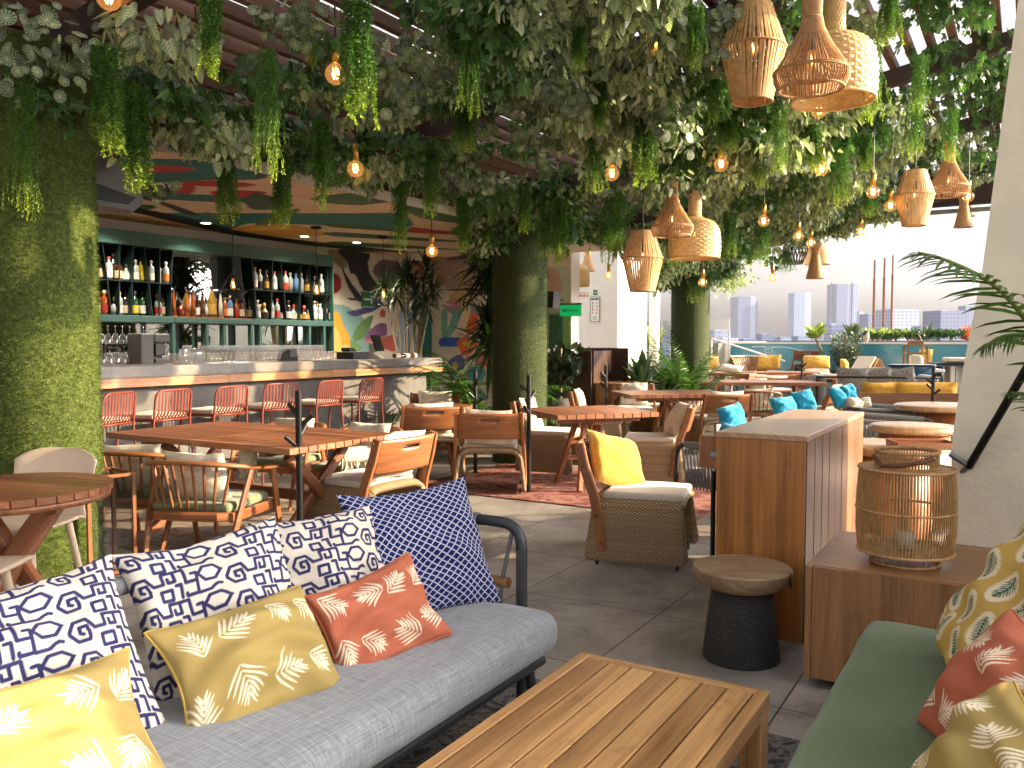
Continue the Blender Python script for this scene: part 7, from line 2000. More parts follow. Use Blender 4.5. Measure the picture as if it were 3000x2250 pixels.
for i in range(4):
    for s in (-1, 1):
        mb = MB(); mb.box((s * .045, -.008, .13 - .065 * i), (.022, .003, .03), None, .0005); mb.box((s * .045, -.008, .105 - .065 * i), (.04, .003, .006), None, .0005); mb.build('pictogram', rp if s > 0 or i % 2 else M['sign_black'], t)
mb = MB()
for i in range(3): mb.box((0, -.008, -.15 - .025 * i), (.1, .003, .007), None, .0005)
mb.build('small_print', M['sign_black'], t)
t = thing('exit_arrow_sign', 'small green square sign with an arrow on the white wall', 'sign', onB(1744, 857, 1, 1), rzB)
mb = MB(); mb.box((0, 0, 0), (.085, .01, .1), None, .001); mb.build('board', M['sign_green'], t)
mb = MB(); arrow(mb, .05, .06, 1); o = mb.build('arrow', M['sign_white'], t); o.location = (0, -.006, 0)
for i, (x, c_, lb) in enumerate(((1701, C(206, 90, 110), 'pink prohibition sign, left one of three on the white wall'), (1711, C(206, 100, 120), 'pink prohibition sign, middle one of three on the white wall'), (1720, C(190, 180, 90), 'yellow triangle warning sign on the white wall'))):
    t = thing('safety_sign', lb, 'sign', onB(x, 860, 1, 1), rzB, 'safety signs on the white wall')
    mb = MB(); mb.box((0, 0, -.045), (.05, .008, .035), None, .001); mb.build('caption_plate', plain('safety_%d' % i, c_, .5), t)
    mb = MB()
    if i < 2: ring(mb, .022, 0, .004, 18); o = mb.build('ring', plain('safety_r%d' % i, c_, .5), t); o.rotation_euler = (pi / 2, 0, 0); o.location = (0, 0, .01)
    else: mb.tube([(-.026, 0, -.015), (.026, 0, -.015), (0, 0, .04)], .004, 6, closed=True); mb.build('triangle', plain('safety_t', c_, .5), t)
# slim white post and glass balustrades beyond
def gpost(p, q, h, label):
    t = thing('slim_post', label, 'post', W(p, q, 0), ROT1)
    mb = MB(); mb.box((0, 0, h / 2), (.16, .2, h), None, .006); mb.build('shaft', M['white_paint'], t)
    mb = MB(); mb.box((0, 0, .02), (.2, .24, .04), None, .004); mb.build('foot_plate', M['steel'], t)
d = dep(1918, 900, 18.5); gpost(d.dot(D1), d.dot(D2), 4.2, 'slim white post left of the farthest column')
def balustrade(p, q0_, q1_, z0, z1, label, n=4):
    t = thing('glass_balustrade', label, 'balustrade', W(p, (q0_ + q1_) / 2, z0), ROT1, 'glass balustrades at the terrace edge')
    L_ = (q1_ - q0_); 
    for i in range(n):
        mb = MB(); mb.box((-L_ / 2 + L_ * (i + .5) / n, 0, (z1 - z0) / 2), (L_ / n - .03, .012, z1 - z0), None, .001); mb.build('pane', M['glass'], t)
        mb = MB(); mb.box((-L_ / 2 + L_ * (i + 1) / n, 0, (z1 - z0) / 2 + .02), (.03, .05, z1 - z0 + .04), None, .003); mb.build('upright', M['steel'], t)
    return t
balustrade(19.6, -12.0, -7.6, 0, 1.85, 'glass balustrade behind the white wall block', 5)
balustrade(19.8, -8.6, -6.0, 0, 1.9, 'glass balustrade beside the farthest column', 2)

# ------------------------------------------------------------------ pool
PP = 22.0
qa, qb = onp(2127, 1040, PP)[0], 9.0
t = thing('swimming_pool', 'raised swimming pool with a teal see through wall along the terrace end', 'pool', W(PP, 3, 0))
mw, nt, bs, out = newmat('teal_pool_wall'); o_ = objc(nt)
n1 = noise(nt, scl(nt, o_, (.5, 1, .8)), 1.2, 3, .5, 1.0)
nt.links.new(ramp(nt, n1, [(.35, C(60, 138, 160)), (.55, C(78, 154, 172)), (.7, C(126, 178, 182))]), bs.inputs['Base Color']); bs.inputs['Roughness'].default_value = .12
mb = MB(); Q(mb, qa, qb, PP, PP + .06, .0, 1.33, .004); child_world(mb.build('acrylic_wall', mw, None, MP), t)
mwt, nt, bs, out = newmat('pool_water'); bs.inputs['Base Color'].default_value = C(120, 190, 205); bs.inputs['Roughness'].default_value = .08; bump(nt, noise(nt, objc(nt), 3, 3), bs, .4, .05)
mb = MB(); Q(mb, qa, qb, PP + .062, PP + 3.6, .1, 1.34, .002); child_world(mb.build('water', mwt, None, MP), t)
mb = MB(); Q(mb, qa, qb, PP - .03, PP + .055, 1.3303, 1.385, .006); Q(mb, qa - .02, qa + .12, PP - .04, PP + 3.6, 0, 1.39, .006); child_world(mb.build('rim', M['white_paint'], None, MP), t)
mb = MB(); Q(mb, qa, qb, PP + 3.6, PP + 4.4, 0, 1.42, .01); child_world(mb.build('far_wall', M['concrete'], None, MP), t)
sw = plain('pale_swirl', C(196, 226, 228), .5)
def swirl(pts, w=.012):
    mb = MB(); P_ = [W(PP - .008, *onp(x, y, PP)) for x, y in pts]; mb.tube(P_, w, 6); return child_world(mb.build('swirl', sw), t)
zz = lambda L_: [(2000 + x * .226, 980 + y * .226) for x, y in L_]
swirl(zz([(560, 185), (610, 180), (635, 165), (610, 155), (570, 158)])); swirl(zz([(900, 160), (1020, 155), (1090, 170), (1060, 205), (1080, 235), (1130, 240), (1170, 215), (1160, 180), (1120, 175), (1100, 200), (1125, 210)])); swirl(zz([(1150, 165), (1330, 165), (1500, 195), (1640, 230), (1720, 290)]))
t = thing('planter_wall', 'grey planter block at the left end of the pool', 'planter', W(PP - .3, qa - .5, 0), ROT1)
mb = MB(); mb.box((-.1, .2, .68), (1.1, .8, 1.36), None, .01); mb.build('block', M['concrete'], t)
a = dep(2085, 992, 21); b = dep(2300, 1058, 20.3)
t = thing('handrail', 'thin white handrail slanting down in front of the pool', 'rail', a)
mb = MB(); mb.tube([(0, 0, 0), tuple(b - a)], .022, 8); mb.build('rail_tube', M['white_paint'], t)
mb = MB(); mb.tube([(0, 0, 0), (0, 0, -1.0)], .02, 8); mb.build('rail_post', M['white_paint'], t)
# bather whose head shows above the water
c = W(PP + 1.6, *[onp(2537, 990, PP + 1.6)[0]], 1.35)
t = thing('person', 'person with dark hair standing in the pool, only the head above water', 'person', c)
mb = MB(); sk = plain('skin', C(176, 122, 96), .6)
mb.lathe([(0, -.5), (.17, -.45), (.19, -.2), (.2, -.12), (.09, -.03), (.055, .0), (.055, .06), (.07, .09), (.078, .14), (.08, .2), (.07, .26), (.04, .29), (0, .3)], 20); mb.build('body', sk, t)
mb = MB(); mb.lathe([(.083, .17), (.088, .22), (.078, .275), (.045, .312), (0, .322)], 20, (0, .012, 0)); mb.build('hair', plain('dark_hair', C(30, 24, 22), .6), t)
mb = MB(); mb.rbox((0, -.082, .155), (.02, .03, .04), .009, 2); 
for s in (-1, 1): mb.rbox((s * .082, 0, .16), (.014, .035, .05), .006, 2)
mb.build('nose_and_ears', sk, t)
# rusty poles beyond the pool
M['rust'] = plain('rusty_steel', C(150, 106, 90), .7, 0, .2)
for x, yt, lb in ((2563, 762, 'leftmost of three tall rusty poles beyond the pool'), (2592, 756, 'middle one of three tall rusty poles beyond the pool'), (2617, 748, 'right hand one of three tall rusty poles beyond the pool')):
    a = dep(x, yt, 29); t = thing('mast', lb, 'pole', (a.x, a.y, -.5), 0, 'rusty poles beyond the pool')
    mb = MB(); mb.tube([(0, 0, 0), (0, 0, a.z + .5 - .7)], .042, 12); mb.build('pole_shaft', M['rust'], t)
    mb = MB(); mb.tube([(0, 0, a.z - .2), (0, 0, a.z + .5)], .033, 12); mb.lathe([(.052, a.z - .24), (.052, a.z - .18)], 12); mb.build('pole_top', M['rust'], t)
balustrade(PP + 5.4, 3.0, 11.0, 1.4, 2.35, 'glass balustrade behind the pool planting', 4)

# ------------------------------------------------------------------ planting
def rosette(name, label, loc, n, L_, w, mat='palm', up=.9, group=None, stem=0, spread=1.0, scale=1):
    t = thing(name, label, 'plant', loc, 0, group)
    a = RNG.random(n) * 6.28; e = R(15) + R(70) * RNG.random(n) * up
    D = np.stack([np.cos(a) * np.cos(e) * spread, np.sin(a) * np.cos(e) * spread, np.sin(e)], 1)
    P = np.tile([0, 0, stem], (n, 1)) + D * .03; Nr = np.stack([-np.cos(a) * np.sin(e), -np.sin(a) * np.sin(e), np.cos(e)], 1)
    link(leaf_mesh('leaves', w, P, D, Nr, L_ * (.7 + .4 * RNG.random(n)), LM[mat]), 'leaves', t)
    if stem: mb = MB(); mb.tube([(0, 0, 0), (.02, 0, stem * .5), (0, 0, stem)], .03, 8); mb.build('trunk', M['trunk'], t)
    return t
def bush(name, label, loc, rx, rz, kind, n, mat, size, group=None, col=None):
    t = thing(name, label, 'shrub', loc, 0, group)
    P, D, Nr, S = clump((0, 0, rz), rx, rz, kind, n, size); D[:, 2] = np.abs(D[:, 2]) * .6; 
    link(leaf_mesh('foliage', kind, P, D, Nr, S, LM[mat]), 'foliage', t)
    mb = MB(); mb.tube([(0, 0, 0), (0, 0, rz * 1.2)], .03, 6); mb.build('stem', M['trunk'], t); return t
LM['agave'] = leafmat('agave_leaf', C(74, 102, 78), C(110, 134, 104), 'plainleaf', .12)
LM['lime'] = leafmat('lime_leaf', C(130, 150, 78), C(180, 190, 110), 'plainleaf', .3)
LM['redleaf'] = leafmat('red_leaf', C(170, 80, 60), C(200, 120, 90), 'plainleaf', .3)
LM['grey'] = leafmat('grey_green_leaf', C(74, 92, 76), C(130, 140, 110), 'plainleaf', .2)
# planting beyond the pool
for i, (x, kd, lb) in enumerate(((2496, 'r', 'spiky purple plant left in the bed beyond the pool'), (2570, 'b', 'light green bush below the left rusty pole'), (2625, 'b', 'yellow green bush below the right rusty pole'), (2660, 'b', 'small green bush right of the rusty poles'), (2712, 'r', 'spiky agave in the bed beyond the pool'), (2750, 'b', 'leafy bush right of the spiky agave'), (2785, 'b', 'dark low bush near the slanted wall beyond the pool'), (2835, 'c', 'red flowering plant beside the slanted wall'), (2545, 'b', 'low green bush behind the bather'), (2600, 'b', 'low green bush between the rusty poles'), (2690, 'b', 'low green bush left of the spiky agave'))):
    c = dep(x, 985, 27); c.z = 1.42
    if kd == 'r': rosette('agave', lb, c, 40, .62, 'blade', 'grey', .9, 'plants in the bed beyond the pool')
    elif kd == 'b': bush('shrub', lb, c, .42, .28 if i < 8 else .16, 'oval', 320, 'lime' if i in (1, 2) else 'palm', .1, 'plants in the bed beyond the pool')
    else: rosette('flowering_plant', lb, c, 60, .5, 'blade', 'redleaf', .9, 'plants in the bed beyond the pool')
mb = MB(); Q(mb, 1.2, 9, PP + 4.45, PP + 5.3, .5, 1.4, .01)
t = thing('planting_bed', 'raised planting bed behind the pool', 'planter', W(PP + 5, 5, 0)); child_world(mb.build('bed_wall', M['concrete'], None, MP), t)
c = dep(2420, 1065, 20.5); c.z = .42; ct = dep(2390, 992, 20.3)
t = thing('frangipani', 'small pale leaved tree with a bent trunk in front of the pool', 'tree', c)
mb = MB(); v_ = ct - c; mb.tube([(0, 0, 0), tuple(v_ * .4 + V((.12, 0, .05))), tuple(v_)], [.045, .04, .03], 8); mb.build('trunk', M['trunk'], t)
n = 34; a_ = RNG.random(n) * 6.28; e_ = R(5) + R(75) * RNG.random(n); D = np.stack([np.cos(a_) * np.cos(e_), np.sin(a_) * np.cos(e_), np.sin(e_)], 1); P = np.tile(np.array(v_), (n, 1))
link(leaf_mesh('crown', 'oval', P, D, np.stack([-np.cos(a_) * np.sin(e_), -np.sin(a_) * np.sin(e_), np.cos(e_)], 1), .42 * (.7 + .4 * RNG.random(n)), LM['lime']), 'crown', t)
mb = MB(); mb.lathe([(0, 0), (.2, 0), (.26, .3), (0, .3)], 20); mb.build('pot', M['concrete'], t)
c = dep(2476, 1085, 20.2); c.z = .42
t = bush('shrub', 'upright grey green potted shrub in front of the pool', c, .36, .95, 'oval', 1500, 'grey', .075)
mb = MB(); mb.lathe([(0, 0), (.2, 0), (.24, .3), (0, .3)], 20); mb.build('pot', M['stone_dark'], t)
# around the far column and at the white wall
def areca(label, loc, n, L_, seed, bend=1.0, leaf=.24, el=1.25, name='areca_palm', pot=True, mat='palm'):
    r = random.Random(seed); st = []
    for i in range(n):
        st.append((r.random() * 6.28, el + r.uniform(-.35, .2), L_ * r.uniform(.6, 1.1), bend * r.uniform(.7, 1.5), r.uniform(-.08, .08), r.uniform(-.08, .08), .22))
    return palm(name, label, 'palm', loc, st, leaf, None, mat, pot)
fp = fl(1985, 1270); areca('bushy areca palm at the foot of the farthest column', V((2.72, 13.7, 0)), 24, 1.6, 3, .8, .2, 1.35)
areca('dark areca palm left of the farthest column with drooping fronds', V((2.15, 14.0, 0)), 14, 1.5, 5, 1.2, .22)
rosette('agave', 'large blue green agave in front of the white wall', dep(1880, 1120, 13.4) - V((0, 0, .12)), 30, .62, 'blade', 'agave', .95, None, 0)
t = thing('planter_box', 'low white planter under the agave and palms', 'planter', V((2.2, 13.9, 0)), ROT1); mb = MB(); mb.box((.2, .2, .2), (2.1, .9, .4), None, .02); mb.build('box_wall', M['white_paint'], t)
rosette('cordyline', 'reddish dark strap leaved plant beside the agave', V((2.35, 13.25, .35)), 40, .5, 'blade', 'dark', .9)
# sunlit yucca seen beyond the post, red plant in the gap
rosette('yucca', 'light yucca seen behind the slim white post', V((3.35, 20.3, 1.25)), 46, .6, 'blade', 'lime', .9, None, 0)
rosette('flowering_plant', 'orange red plant in the gap left of the white wall', W(16.8, -8.5, .95), 60, .5, 'blade', 'redleaf', .9, None, 0)
rosette('flowering_plant', 'red flowering plant on the planter block at the pool end', W(PP - .1, qa - .55, 1.36), 60, .34, 'blade', 'redleaf', .8, None, 0)
t = thing('bench', 'grey upholstered bench end in the gap left of the white wall', 'bench', W(14.6, -7.9, 0), ROT1); mb = MB(); mb.rbox((0, .2, .45), (1.3, .3, .9), .06, 4); mb.build('upholstery', M['grey_cloth'], t)
mb = MB(); mb.box((0, .2, .02), (1.2, .26, .04), None, .004); mb.build('plinth', M['dark_wood'], t)
# plants by the bar end and the middle column
def dracaena(label, loc, heads, nl, L_, mat='dark'):
    t = thing('dracaena', label, 'plant', loc)
    lv = []
    for (x, y, z) in heads:
        mb = MB(); mb.tube([(x * .15, y * .15, 0), (x * .45, y * .45, z * .55), (x, y, z)], [.022, .018, .014], 7); mb.build('cane', M['trunk'], t)
        a = RNG.random(nl) * 6.28; e = R(-50) + R(135) * RNG.random(nl)
        D = np.stack([np.cos(a) * np.cos(e), np.sin(a) * np.cos(e), np.sin(e)], 1); P = np.tile([x, y, z], (nl, 1)) + D * .02 + np.array([0, 0, 1]) * (RNG.random((nl, 1)) * .12)
        Nr = np.stack([-np.cos(a) * np.sin(e), -np.sin(a) * np.sin(e), np.cos(e)], 1); lv.append((P, D, Nr, L_ * (.7 + .4 * RNG.random(nl))))
    P, D, Nr, S = cat(lv); link(leaf_mesh('leaf_heads', 'strap', P, D, Nr, S, LM[mat]), 'leaf_heads', t)
    mb = MB(); mb.lathe([(0, 0), (.2, 0), (.26, .42), (.24, .42), (.23, .36), (0, .36)], 24); mb.build('pot', M['concrete'], t)
    return t
c = dep(1195, 1030, 12.3); hd = [(1130, 850), (1160, 870), (1195, 830), (1215, 870), (1250, 810), (1265, 860), (1215, 945), (1180, 830), (1245, 900)]
heads = []
for (x, y) in hd:
    v_ = dep(x, y, 12.3 + rg.uniform(-.2, .2)); heads.append((v_.x - c.x, v_.y - c.y, v_.z))
dracaena('dark spiky dracaena with several heads behind the bar end', V((c.x, c.y, 0)), heads, 46, .33)
c = dep(1425, 1000, 10.9); heads = [(0, 0, 2.3), (-.08, .05, 2.0), (.05, 0, 1.6), (-.05, -.05, 1.25), (.02, .02, 2.6)]
dracaena('tall dark strap leaved plant hugging the left side of the middle column', V((c.x + .12, c.y, 0)), heads, 60, .75)
areca('areca palm left of the middle column in front of the end wall', V((-.42, 10.9, 0)), 14, 1.7, 9, 1.4, .26, 1.25)
areca('slender palm behind the bar end with drooping fronds', V((-1.15, 12.2, 0)), 9, 1.5, 12, 1.4, .24, 1.2)
t = bush('rubber_plant', 'glossy round leaved plant right of the middle column', V((.72, 12.7, .55)), .38, .62, 'oval', 260, 'dark', .16)
mb = MB(); mb.lathe([(0, -.55), (.2, -.55), (.24, .0), (0, .0)], 20); mb.build('pot', M['concrete'], t)
# dark wood cabinet pair near the white wall
a = dep(1668, 1028, 12.9)
t = thing('service_cabinet', 'dark walnut service cabinet with an open side near the white wall', 'cabinet', V((a.x, a.y, 0)), ROT1 + R(6))
mb = MB(); mb.box((.17, .02, a.z / 2), (.36, .04, a.z), None, .003, 0, .4, 2); mb.build('front_panel', M['dark_wood'], t)
mb = MB(); mb.box((.36, .5, a.z / 2 + .0), (.03, .9, a.z), None, .003, 0, .5, 2); mb.build('side_panel', M['dark_wood'], t)
mb = MB(); mb.box((.17, .97, a.z / 2 + .02), (.9, .04, a.z + .04), None, .003, 0, .3, 2); mb.build('rear_panel', M['dark_wood'], t)
mb = MB(); mb.box((.6, .5, .45), (.42, .84, .6), None, .004, 0, .8, 2); mb.build('drawer_block', M['teak_pale'], t)
mb = MB(); mb.box((.6, .5, .765), (.44, .86, .022), None, .003); mb.build('work_top', M['teak_pale'], t)
t = thing('sideboard', 'wooden sideboard against the sunlit white wall', 'sideboard', W(15.9, -5.2, 0), ROT1)
mb = MB(); mb.box((0, 0, .78), (1.7, .5, .05), None, .004); mb.build('top', M['teak'], t)
for x in (-.8, .8): 
    mb = MB(); mb.box((x, 0, .375), (.06, .46, .75), None, .004); mb.build('leg', M['teak'], t)
for i, x in enumerate((-.5, .35)):
    pillow(['pale pink cushion lying on the sideboard, left', 'pale pink cushion lying on the sideboard, right'][i], .5, .3, .14, pose(W(15.9, -5.2 + x, .83), rzB, R(70)), None, M['beige_pillow'], 'cushions on the sideboard', 16, 60 + i)

# ------------------------------------------------------------------ rope chairs with turquoise cushions
def rope_chair():
    t = thing('rope_armchair', 'x', 'armchair', (0, 0, 0), 0, 'dark rope armchairs with turquoise cushions')
    for s in (-1, 1):
        mb = MB(); x = s * .4
        P_ = [V((x, .38, 0)), V((x, .36, .5))] + rail(V((x, .355, .54)), V((x, .35, .62)), V((x, .26, .625)), 0, 5) + [V((x, -.3, .65)), V((x, -.42, .66))]
        mb.tube(P_, .018, 10); mb.tube([(x, -.34, .65), (x, -.42, 0)], .018, 8); mb.build('side_tube', M['charcoal_tube'], t)
        mb = MB(); mb.tube([(x, .26, .625), (x, -.3, .65)], .024, 8); mb.build('arm_wrap', M['rope_grey'], t)
        mb = MB()
        for k in range(16): y = -.3 + .6 * k / 15; mb.tube([(x, y, .64), (x * .93, y * .9, .3)], .006, 5)
        mb.build('side_ropes', M['rope_grey'], t)
    mb = MB(); mb.tube([(-.4, -.42, .66), (.4, -.42, .66)], .018, 8); mb.tube([(-.37, -.34, .3), (.37, -.34, .3)], .014, 8); mb.tube([(-.37, .3, .3), (.37, .3, .3)], .014, 8); mb.build('cross_tube', M['charcoal_tube'], t)
    mb = MB()
    for k in range(20): x = -.36 + .72 * k / 19; mb.tube([(x, -.42, .66), (x * .95, -.36, .3)], .006, 5)
    mb.build('back_ropes', M['rope_grey'], t)
    mb = MB(); mb.rbox((0, 0, .37), (.7, .7, .13), .05, 5, None, 0, .5, .01, .002, 9); mb.build('seat_cushion', M['grey_cloth'], t)
    return kids(t)
RC = rope_chair(); gq = 'turquoise cushions on the rope armchairs'
def tq(label, x0, y0, x1, y1, Y, rz, lean, roll, seed, mat=None):
    a = dep((x0 + x1) / 2, y1, Y); wd = (x1 - x0) * Y / FPX * .95; h = (y1 - y0) * Y / FPX * 1.05
    return pillow(label, wd, h, .16, pose(a, rz, R(lean), R(roll)), None, mat or M['turq_cloth'], gq, 24, seed)
put_thing(RC, V((1.78, 6.35, 0)), face(-.5, .86), 'dark rope armchair between the tall cabinet and the wicker chairs')
put_thing(RC, V((2.95, 8.5, 0)), face(.2, 1), 'dark rope armchair mostly hidden behind the tall cabinet')
put_thing(RC, V((4.25, 9.7, 0)), face(.95, -.3), 'dark rope armchair right of the tall cabinet, its arms towards us')
put_thing(RC, V((3.7, 8.2, 0)), face(.9, -.4), 'dark rope armchair just behind the right edge of the tall cabinet')
tq('turquoise cushion standing just left of the tall cabinet top', 2113, 1186, 2205, 1262, 6.6, R(20), 18, -14, 71)
tq('turquoise cushion half hidden low at the left of the tall cabinet', 2050, 1240, 2150, 1420, 6.3, R(-55), 20, 4, 72)
tq('turquoise cushion left one of two behind the cabinet top', 2258, 1163, 2345, 1215, 8.5, R(14), 20, -6, 73)
tq('turquoise cushion right one of two behind the cabinet top', 2328, 1144, 2398, 1206, 8.8, R(14), 18, -8, 74)
tq('round backed turquoise cushion on the armchair right of the cabinet', 2438, 1136, 2486, 1195, 9.6, R(55), 20, 6, 75)
tq('turquoise cushion behind the cream ones on the armchair', 2470, 1126, 2520, 1178, 10.0, R(30), 20, -10, 76)
tq('cream cushion leaning on the rope armchair right of the cabinet', 2484, 1164, 2528, 1200, 9.5, R(40), 26, 14, 77, M['cream_cloth'])
tq('cream spotted cushion lying in the rope armchair', 2512, 1168, 2556, 1192, 9.8, R(10), 40, 0, 78, M['cream_cloth'])
# folding side board with a latch that peeps out left of the tall cabinet
a = dep(2090, 1325, 4.6)
t = thing('folding_panel', 'wooden panel with a steel latch behind the left edge of the tall cabinet', 'panel', V((1.235, 4.95, .62)), ROT1)
mb = MB(); mb.box((-.06, 0, .13), (.17, .03, .19), None, .004); mb.build('board', M['teak'], t)
mb = MB(); mb.box((-.05, -.02, .12), (.05, .012, .03), None, .003); mb.build('latch', M['steel'], t)
mb = MB(); mb.tube([(-.06, 0, .02), (-.06, 0, -.62)], .015, 8); mb.build('post', M['black_metal'], t)

# ------------------------------------------------------------------ wooden benches and sofas at right
t = thing('bench', 'wooden backed bench with mustard cushions seen from behind at right', 'bench', V((5.35, 11.4, 0)), ROT1 + R(24))
mb = MB(); mb.box((.0, 0, .5), (1.35, .05, .42), None, .006); mb.build('back_board', M['teak'], t)
mb = MB(); mb.box((0, .42, .3), (1.35, .8, .08), None, .006); mb.build('seat_frame', M['teak'], t)
for x in (-.6, .6):
    for y in (.06, .76):
        mb = MB(); mb.box((x, y, .13), (.07, .07, .26), None, .004); mb.build('leg', M['teak'], t)
mb = MB(); mb.rbox((0, .42, .4), (1.3, .74, .12), .05, 5); mb.build('seat_cushion', M['grey_cloth'], t)
for i, (dx, w) in enumerate(((-.38, .46), (.22, .8))):
    pillow(['mustard cushion on the wooden bench, smaller one', 'long mustard cushion on the wooden bench'][i], w, .36, .16, pose(V((5.35, 11.4, .5)) + Matrix.Rotation(ROT1 + R(24), 3, 'Z') @ V((dx, .16, 0)), ROT1 + R(24) + pi, R(12), 0), None, M['yellow_cloth'], 'mustard cushions on the far seats', 18, 90 + i)
t = thing('bench', 'wooden bench partly hidden by the slanted wall', 'bench', V((6.55, 11.0, 0)), ROT1 + R(24))
mb = MB(); mb.box((.0, 0, .5), (1.2, .05, .42), None, .006); mb.build('back_board', M['teak'], t)
mb = MB(); mb.box((0, .42, .3), (1.2, .8, .08), None, .006); mb.build('seat_frame', M['teak'], t)
for x in (-.55, .55):
    mb = MB(); mb.box((x, .4, .13), (.07, .7, .26), None, .004); mb.build('leg', M['teak'], t)
pillow('mustard cushion on the bench by the slanted wall', .6, .34, .16, pose(V((6.6, 11.15, .42)), ROT1 + R(24) + pi, R(12), 0), None, M['yellow_cloth'], 'mustard cushions on the far seats', 18, 93)
t = thing('garden_sofa', 'grey tub sofa with fringed cushions in the right distance', 'sofa', V((5.95, 14.1, 0)), ROT1 + R(20))
mb = MB(); mb.rbox((0, 0, .33), (1.7, .8, .26), .08, 5); mb.build('seat_cushion', M['grey_cloth'], t)
for x in (-.85, .85): mb = MB(); mb.rbox((x, 0, .55), (.16, .8, .6), .07, 4); mb.build('arm', M['grey_cloth'], t)
mb = MB(); mb.tube([(-.93, -.4, .0), (-.93, -.4, .82), (.93, -.4, .82), (.93, -.4, 0)], .018, 8); mb.build('tube_frame', M['black_metal'], t)
for i in range(3): pillow(['fringed grey cushion on the tub sofa, left', 'fringed grey cushion on the tub sofa, middle', 'fringed grey cushion on the tub sofa, right'][i], .5, .42, .18, pose(V((5.6 + .36 * i, 14.0 - .12 * i, .56)), ROT1 + pi, R(14), R(6 * i)), None, M['knit'], 'fringed cushions on the tub sofa', 18, 95 + i)
c = dep(2672, 1117, 15.2); t = thing('crate_basket', 'deep blue open basket beside the fringed cushions', 'basket', V((c.x, c.y, .55)), ROT1)
mb = MB(); mb.plate(1, 1, lambda u, v: (-.36 + .72 * u, -.2, .4 * v), .02); mb.plate(1, 1, lambda u, v: (.36, -.2 + .4 * u, .4 * v), .02); mb.plate(1, 1, lambda u, v: (.36 - .72 * u, .2, .4 * v), .02); mb.plate(1, 1, lambda u, v: (-.36, .2 - .4 * u, .4 * v), .02); mb.plate(1, 1, lambda u, v: (-.36 + .72 * u, .2 - .4 * v, .01), .02); mb.build('basket_body', M['navy_cloth'], t)
mb = MB(); mb.rbox((0, 0, .42), (.74, .42, .04), .015, 3); mb.build('rim', M['navy_cloth'], t)
mb = MB(); mb.box((0, 0, -.28), (.5, .3, .54), None, .02); mb.build('base', M['dark_wood'], t)
# deck loungers with slatted backs
def lounger():
    t = thing('lounger', 'x', 'lounger', (0, 0, 0), 0, 'slat backed wooden loungers')
    for k in range(8):
        x = -.32 + .64 * k / 7
        mb = MB(); mb.bar([(x, -.1, .26), (x, -.48, .82)], .07, .02, (1, 0, 0)); mb.build('back_slat', M['teak_pale'], t)
        mb = MB(); mb.bar([(x, -.52, .8), (x, -.86, .12)], .07, .02, (1, 0, 0)); mb.build('prop_slat', M['teak_pale'], t)
    mb = MB(); mb.box((0, .4, .24), (.7, 1.1, .05), None, .005); mb.build('seat_deck', M['teak_pale'], t)
    for x in (-.3, .3):
        mb = MB(); mb.box((x, .85, .11), (.06, .06, .22), None, .004); mb.build('leg', M['teak_pale'], t)
    mb = MB(); mb.rbox((0, .42, .31), (.64, 1.05, .09), .04, 5); mb.build('mat', M['beige_pad'], t)
    mb = MB(); mb.rbox((0, 0, 0), (.64, .7, .08), .035, 5, None); o = mb.build('back_mat', M['beige_pad'], t); o.location = (0, -.22, .58); o.rotation_euler = (-R(56), 0, 0)
    return kids(t)
LO = lounger()
lsp = [(2128, 1062, 20.5, face(-.55, .83), 'slat backed lounger half hidden beside the farthest column'), (2226, 1062, 20.6, face(.75, .66), 'slat backed lounger with two yellow pillows in front of the pool'), (2395, 1068, 19.6, face(-.2, -1), 'wooden lounger facing us with a long yellow pillow'), (2505, 1072, 18.8, face(-.85, -.3), 'slat backed lounger seen from the side below the potted shrub'), (2690, 1070, 20, face(.3, -1), 'wooden lounger behind the square lantern')]
for i, (x, y, Y, rz, lb) in enumerate(lsp):
    c = dep(x, y, Y); c.z = .42; o = put_thing(LO, c, rz, lb); o.scale = (.82, .82, .74)
def yp(label, x, y, Y, w, h, rz, seed, lean=16): pillow(label, w, h, .18, pose(dep(x, y, Y), rz, R(lean), 0), None, M['yellow_cloth'], 'yellow pillows on the loungers', 16, seed)
yp('yellow pillow at the edge of the farthest column', 2090, 1084, 20.2, .4, .34, R(20), 31); yp('yellow pillow on the left lounger, left one of two', 2242, 1084, 20, .36, .34, R(-20), 32); yp('yellow pillow on the left lounger, right one of two', 2264, 1082, 20, .34, .36, R(-35), 33)
yp('long yellow pillow on the lounger facing us', 2394, 1080, 19.2, .58, .3, R(-8), 34); yp('yellow pillow on the lounger seen from the side', 2482, 1104, 18.4, .34, .4, R(50), 35); yp('yellow pillow behind the square lantern', 2708, 1078, 19.4, .3, .44, R(-40), 36)
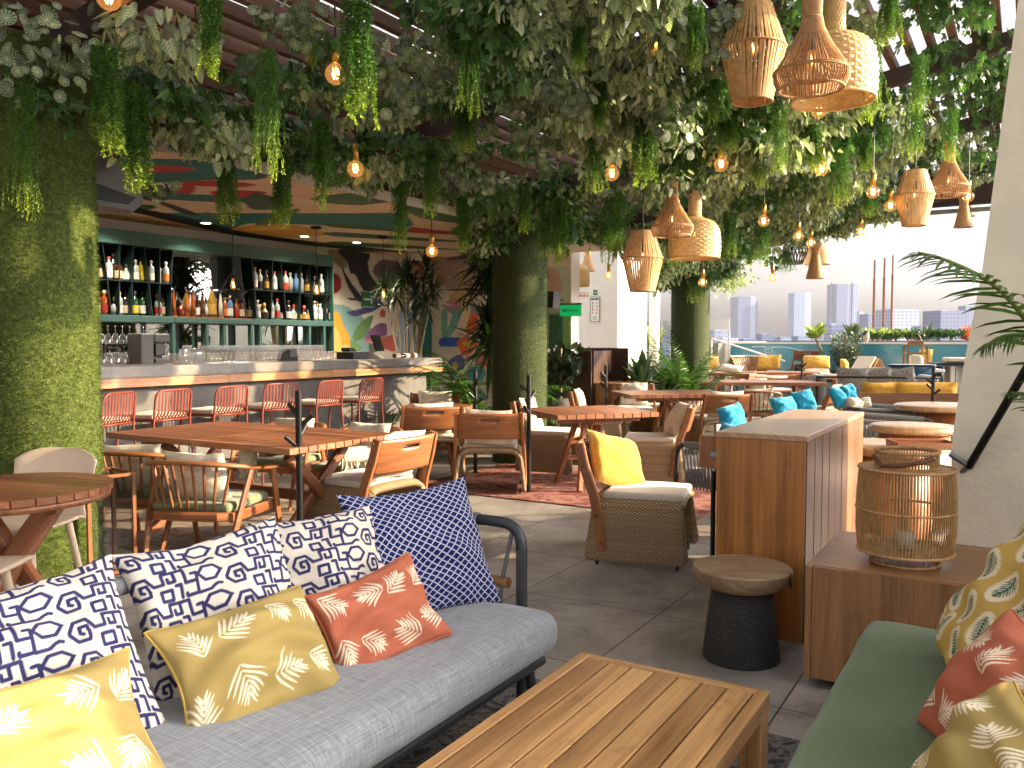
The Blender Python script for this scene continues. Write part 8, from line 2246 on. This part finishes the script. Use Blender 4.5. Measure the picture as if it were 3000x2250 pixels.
# square lantern, bowl pedestal, dark high table
c = dep(2681, 1080, 16.5)
t = thing('square_lantern', 'square wooden lantern with a loop handle before the pool wall', 'lantern', c, R(-12))
for x in (-.17, .17):
    for y in (-.17, .17):
        mb = MB(); mb.box((x, y, .22), (.035, .035, .44), None, .003); mb.build('post', M['teak_pale'], t)
for s in (-1, 1):
    for z in (.02, .3): mb = MB(); mb.box((0, s * .17, z), (.3, .02, .03), None, .002); mb.box((s * .17, 0, z), (.02, .3, .03), None, .002); mb.build('frame_bar', M['teak_pale'], t)
mb = MB(); mb.box((0, 0, .45), (.42, .42, .025), None, .003); mb.box((0, 0, .5), (.24, .24, .08), None, .004); mb.build('lid', M['teak_pale'], t)
mb = MB(); mb.tube(rail(V((-.1, 0, .54)), V((0, 0, .82)), V((.1, 0, .54)), 0, 8), .012, 6); mb.build('handle', M['leather'], t)
mb = MB(); mb.rbox((0, 0, .15), (.28, .28, .24), .1, 4); mb.build('candle', M['cream_cloth'], t)
t = thing('plinth_table', 'low white table carrying the square lantern', 'table', V((c.x, c.y, 0)), R(-12)); mb = MB(); mb.box((0, 0, c.z - .03), (.9, .6, .055), None, .01); mb.build('table_top', M['white_paint'], t)
mb = MB(); mb.box((0, 0, (c.z - .06) / 2), (.5, .4, c.z - .06), None, .01); mb.build('base', M['dark_wood'], t)
c = dep(2592, 1094, 15.4); 
t = thing('bowl_pedestal', 'shallow wooden bowl on a dark pedestal beside the fringed cushions', 'bowl', V((c.x, c.y, 0)))
mb = MB(); mb.lathe([(.1, c.z - .06), (.2, c.z + .0), (.28, c.z + .1), (.27, c.z + .1), (.18, c.z + .02), (0, c.z)], 28); mb.build('bowl', M['stool_top'], t)
mb = MB(); mb.lathe([(0, 0), (.22, 0), (.13, c.z - .2), (.17, c.z - .062), (0, c.z - .062)], 20); mb.build('pedestal', M['stone_dark'], t)
c = dep(2800, 1066, 17); t = thing('high_table', 'black high table with white stools beside the slanted wall', 'table', V((c.x, c.y, 0)), R(-8))
mb = MB(); mb.box((0, 0, c.z), (.9, .6, .05), None, .006); mb.build('table_top', M['black_metal'], t)
for x in (-.36, -.12, .12, .36): mb = MB(); mb.box((x, 0, c.z / 2 - .02), (.08, .4, c.z - .05), None, .004); mb.build('leg', M['black_metal'] if abs(x) > .2 else M['white_paint'], t)
mb = MB(); mb.rbox((.1, -.0, c.z + .08), (.6, .4, .1), .04, 4); mb.build('seat_pad', M['beige_pad'], t)
# out of frame: planting wall on the camera's right that the mirrors look at
t = thing('cream_wall', 'cream wall with a planted ledge on the camera side, mirrored behind the bar', 'wall', W(15, 5.6, 0))
mb = MB(); Q(mb, 5.6, 5.9, 10.8, 22.0, .0, 2.5, .01); child_world(mb.build('stucco', M['cream_plaster'], None, MP), t)
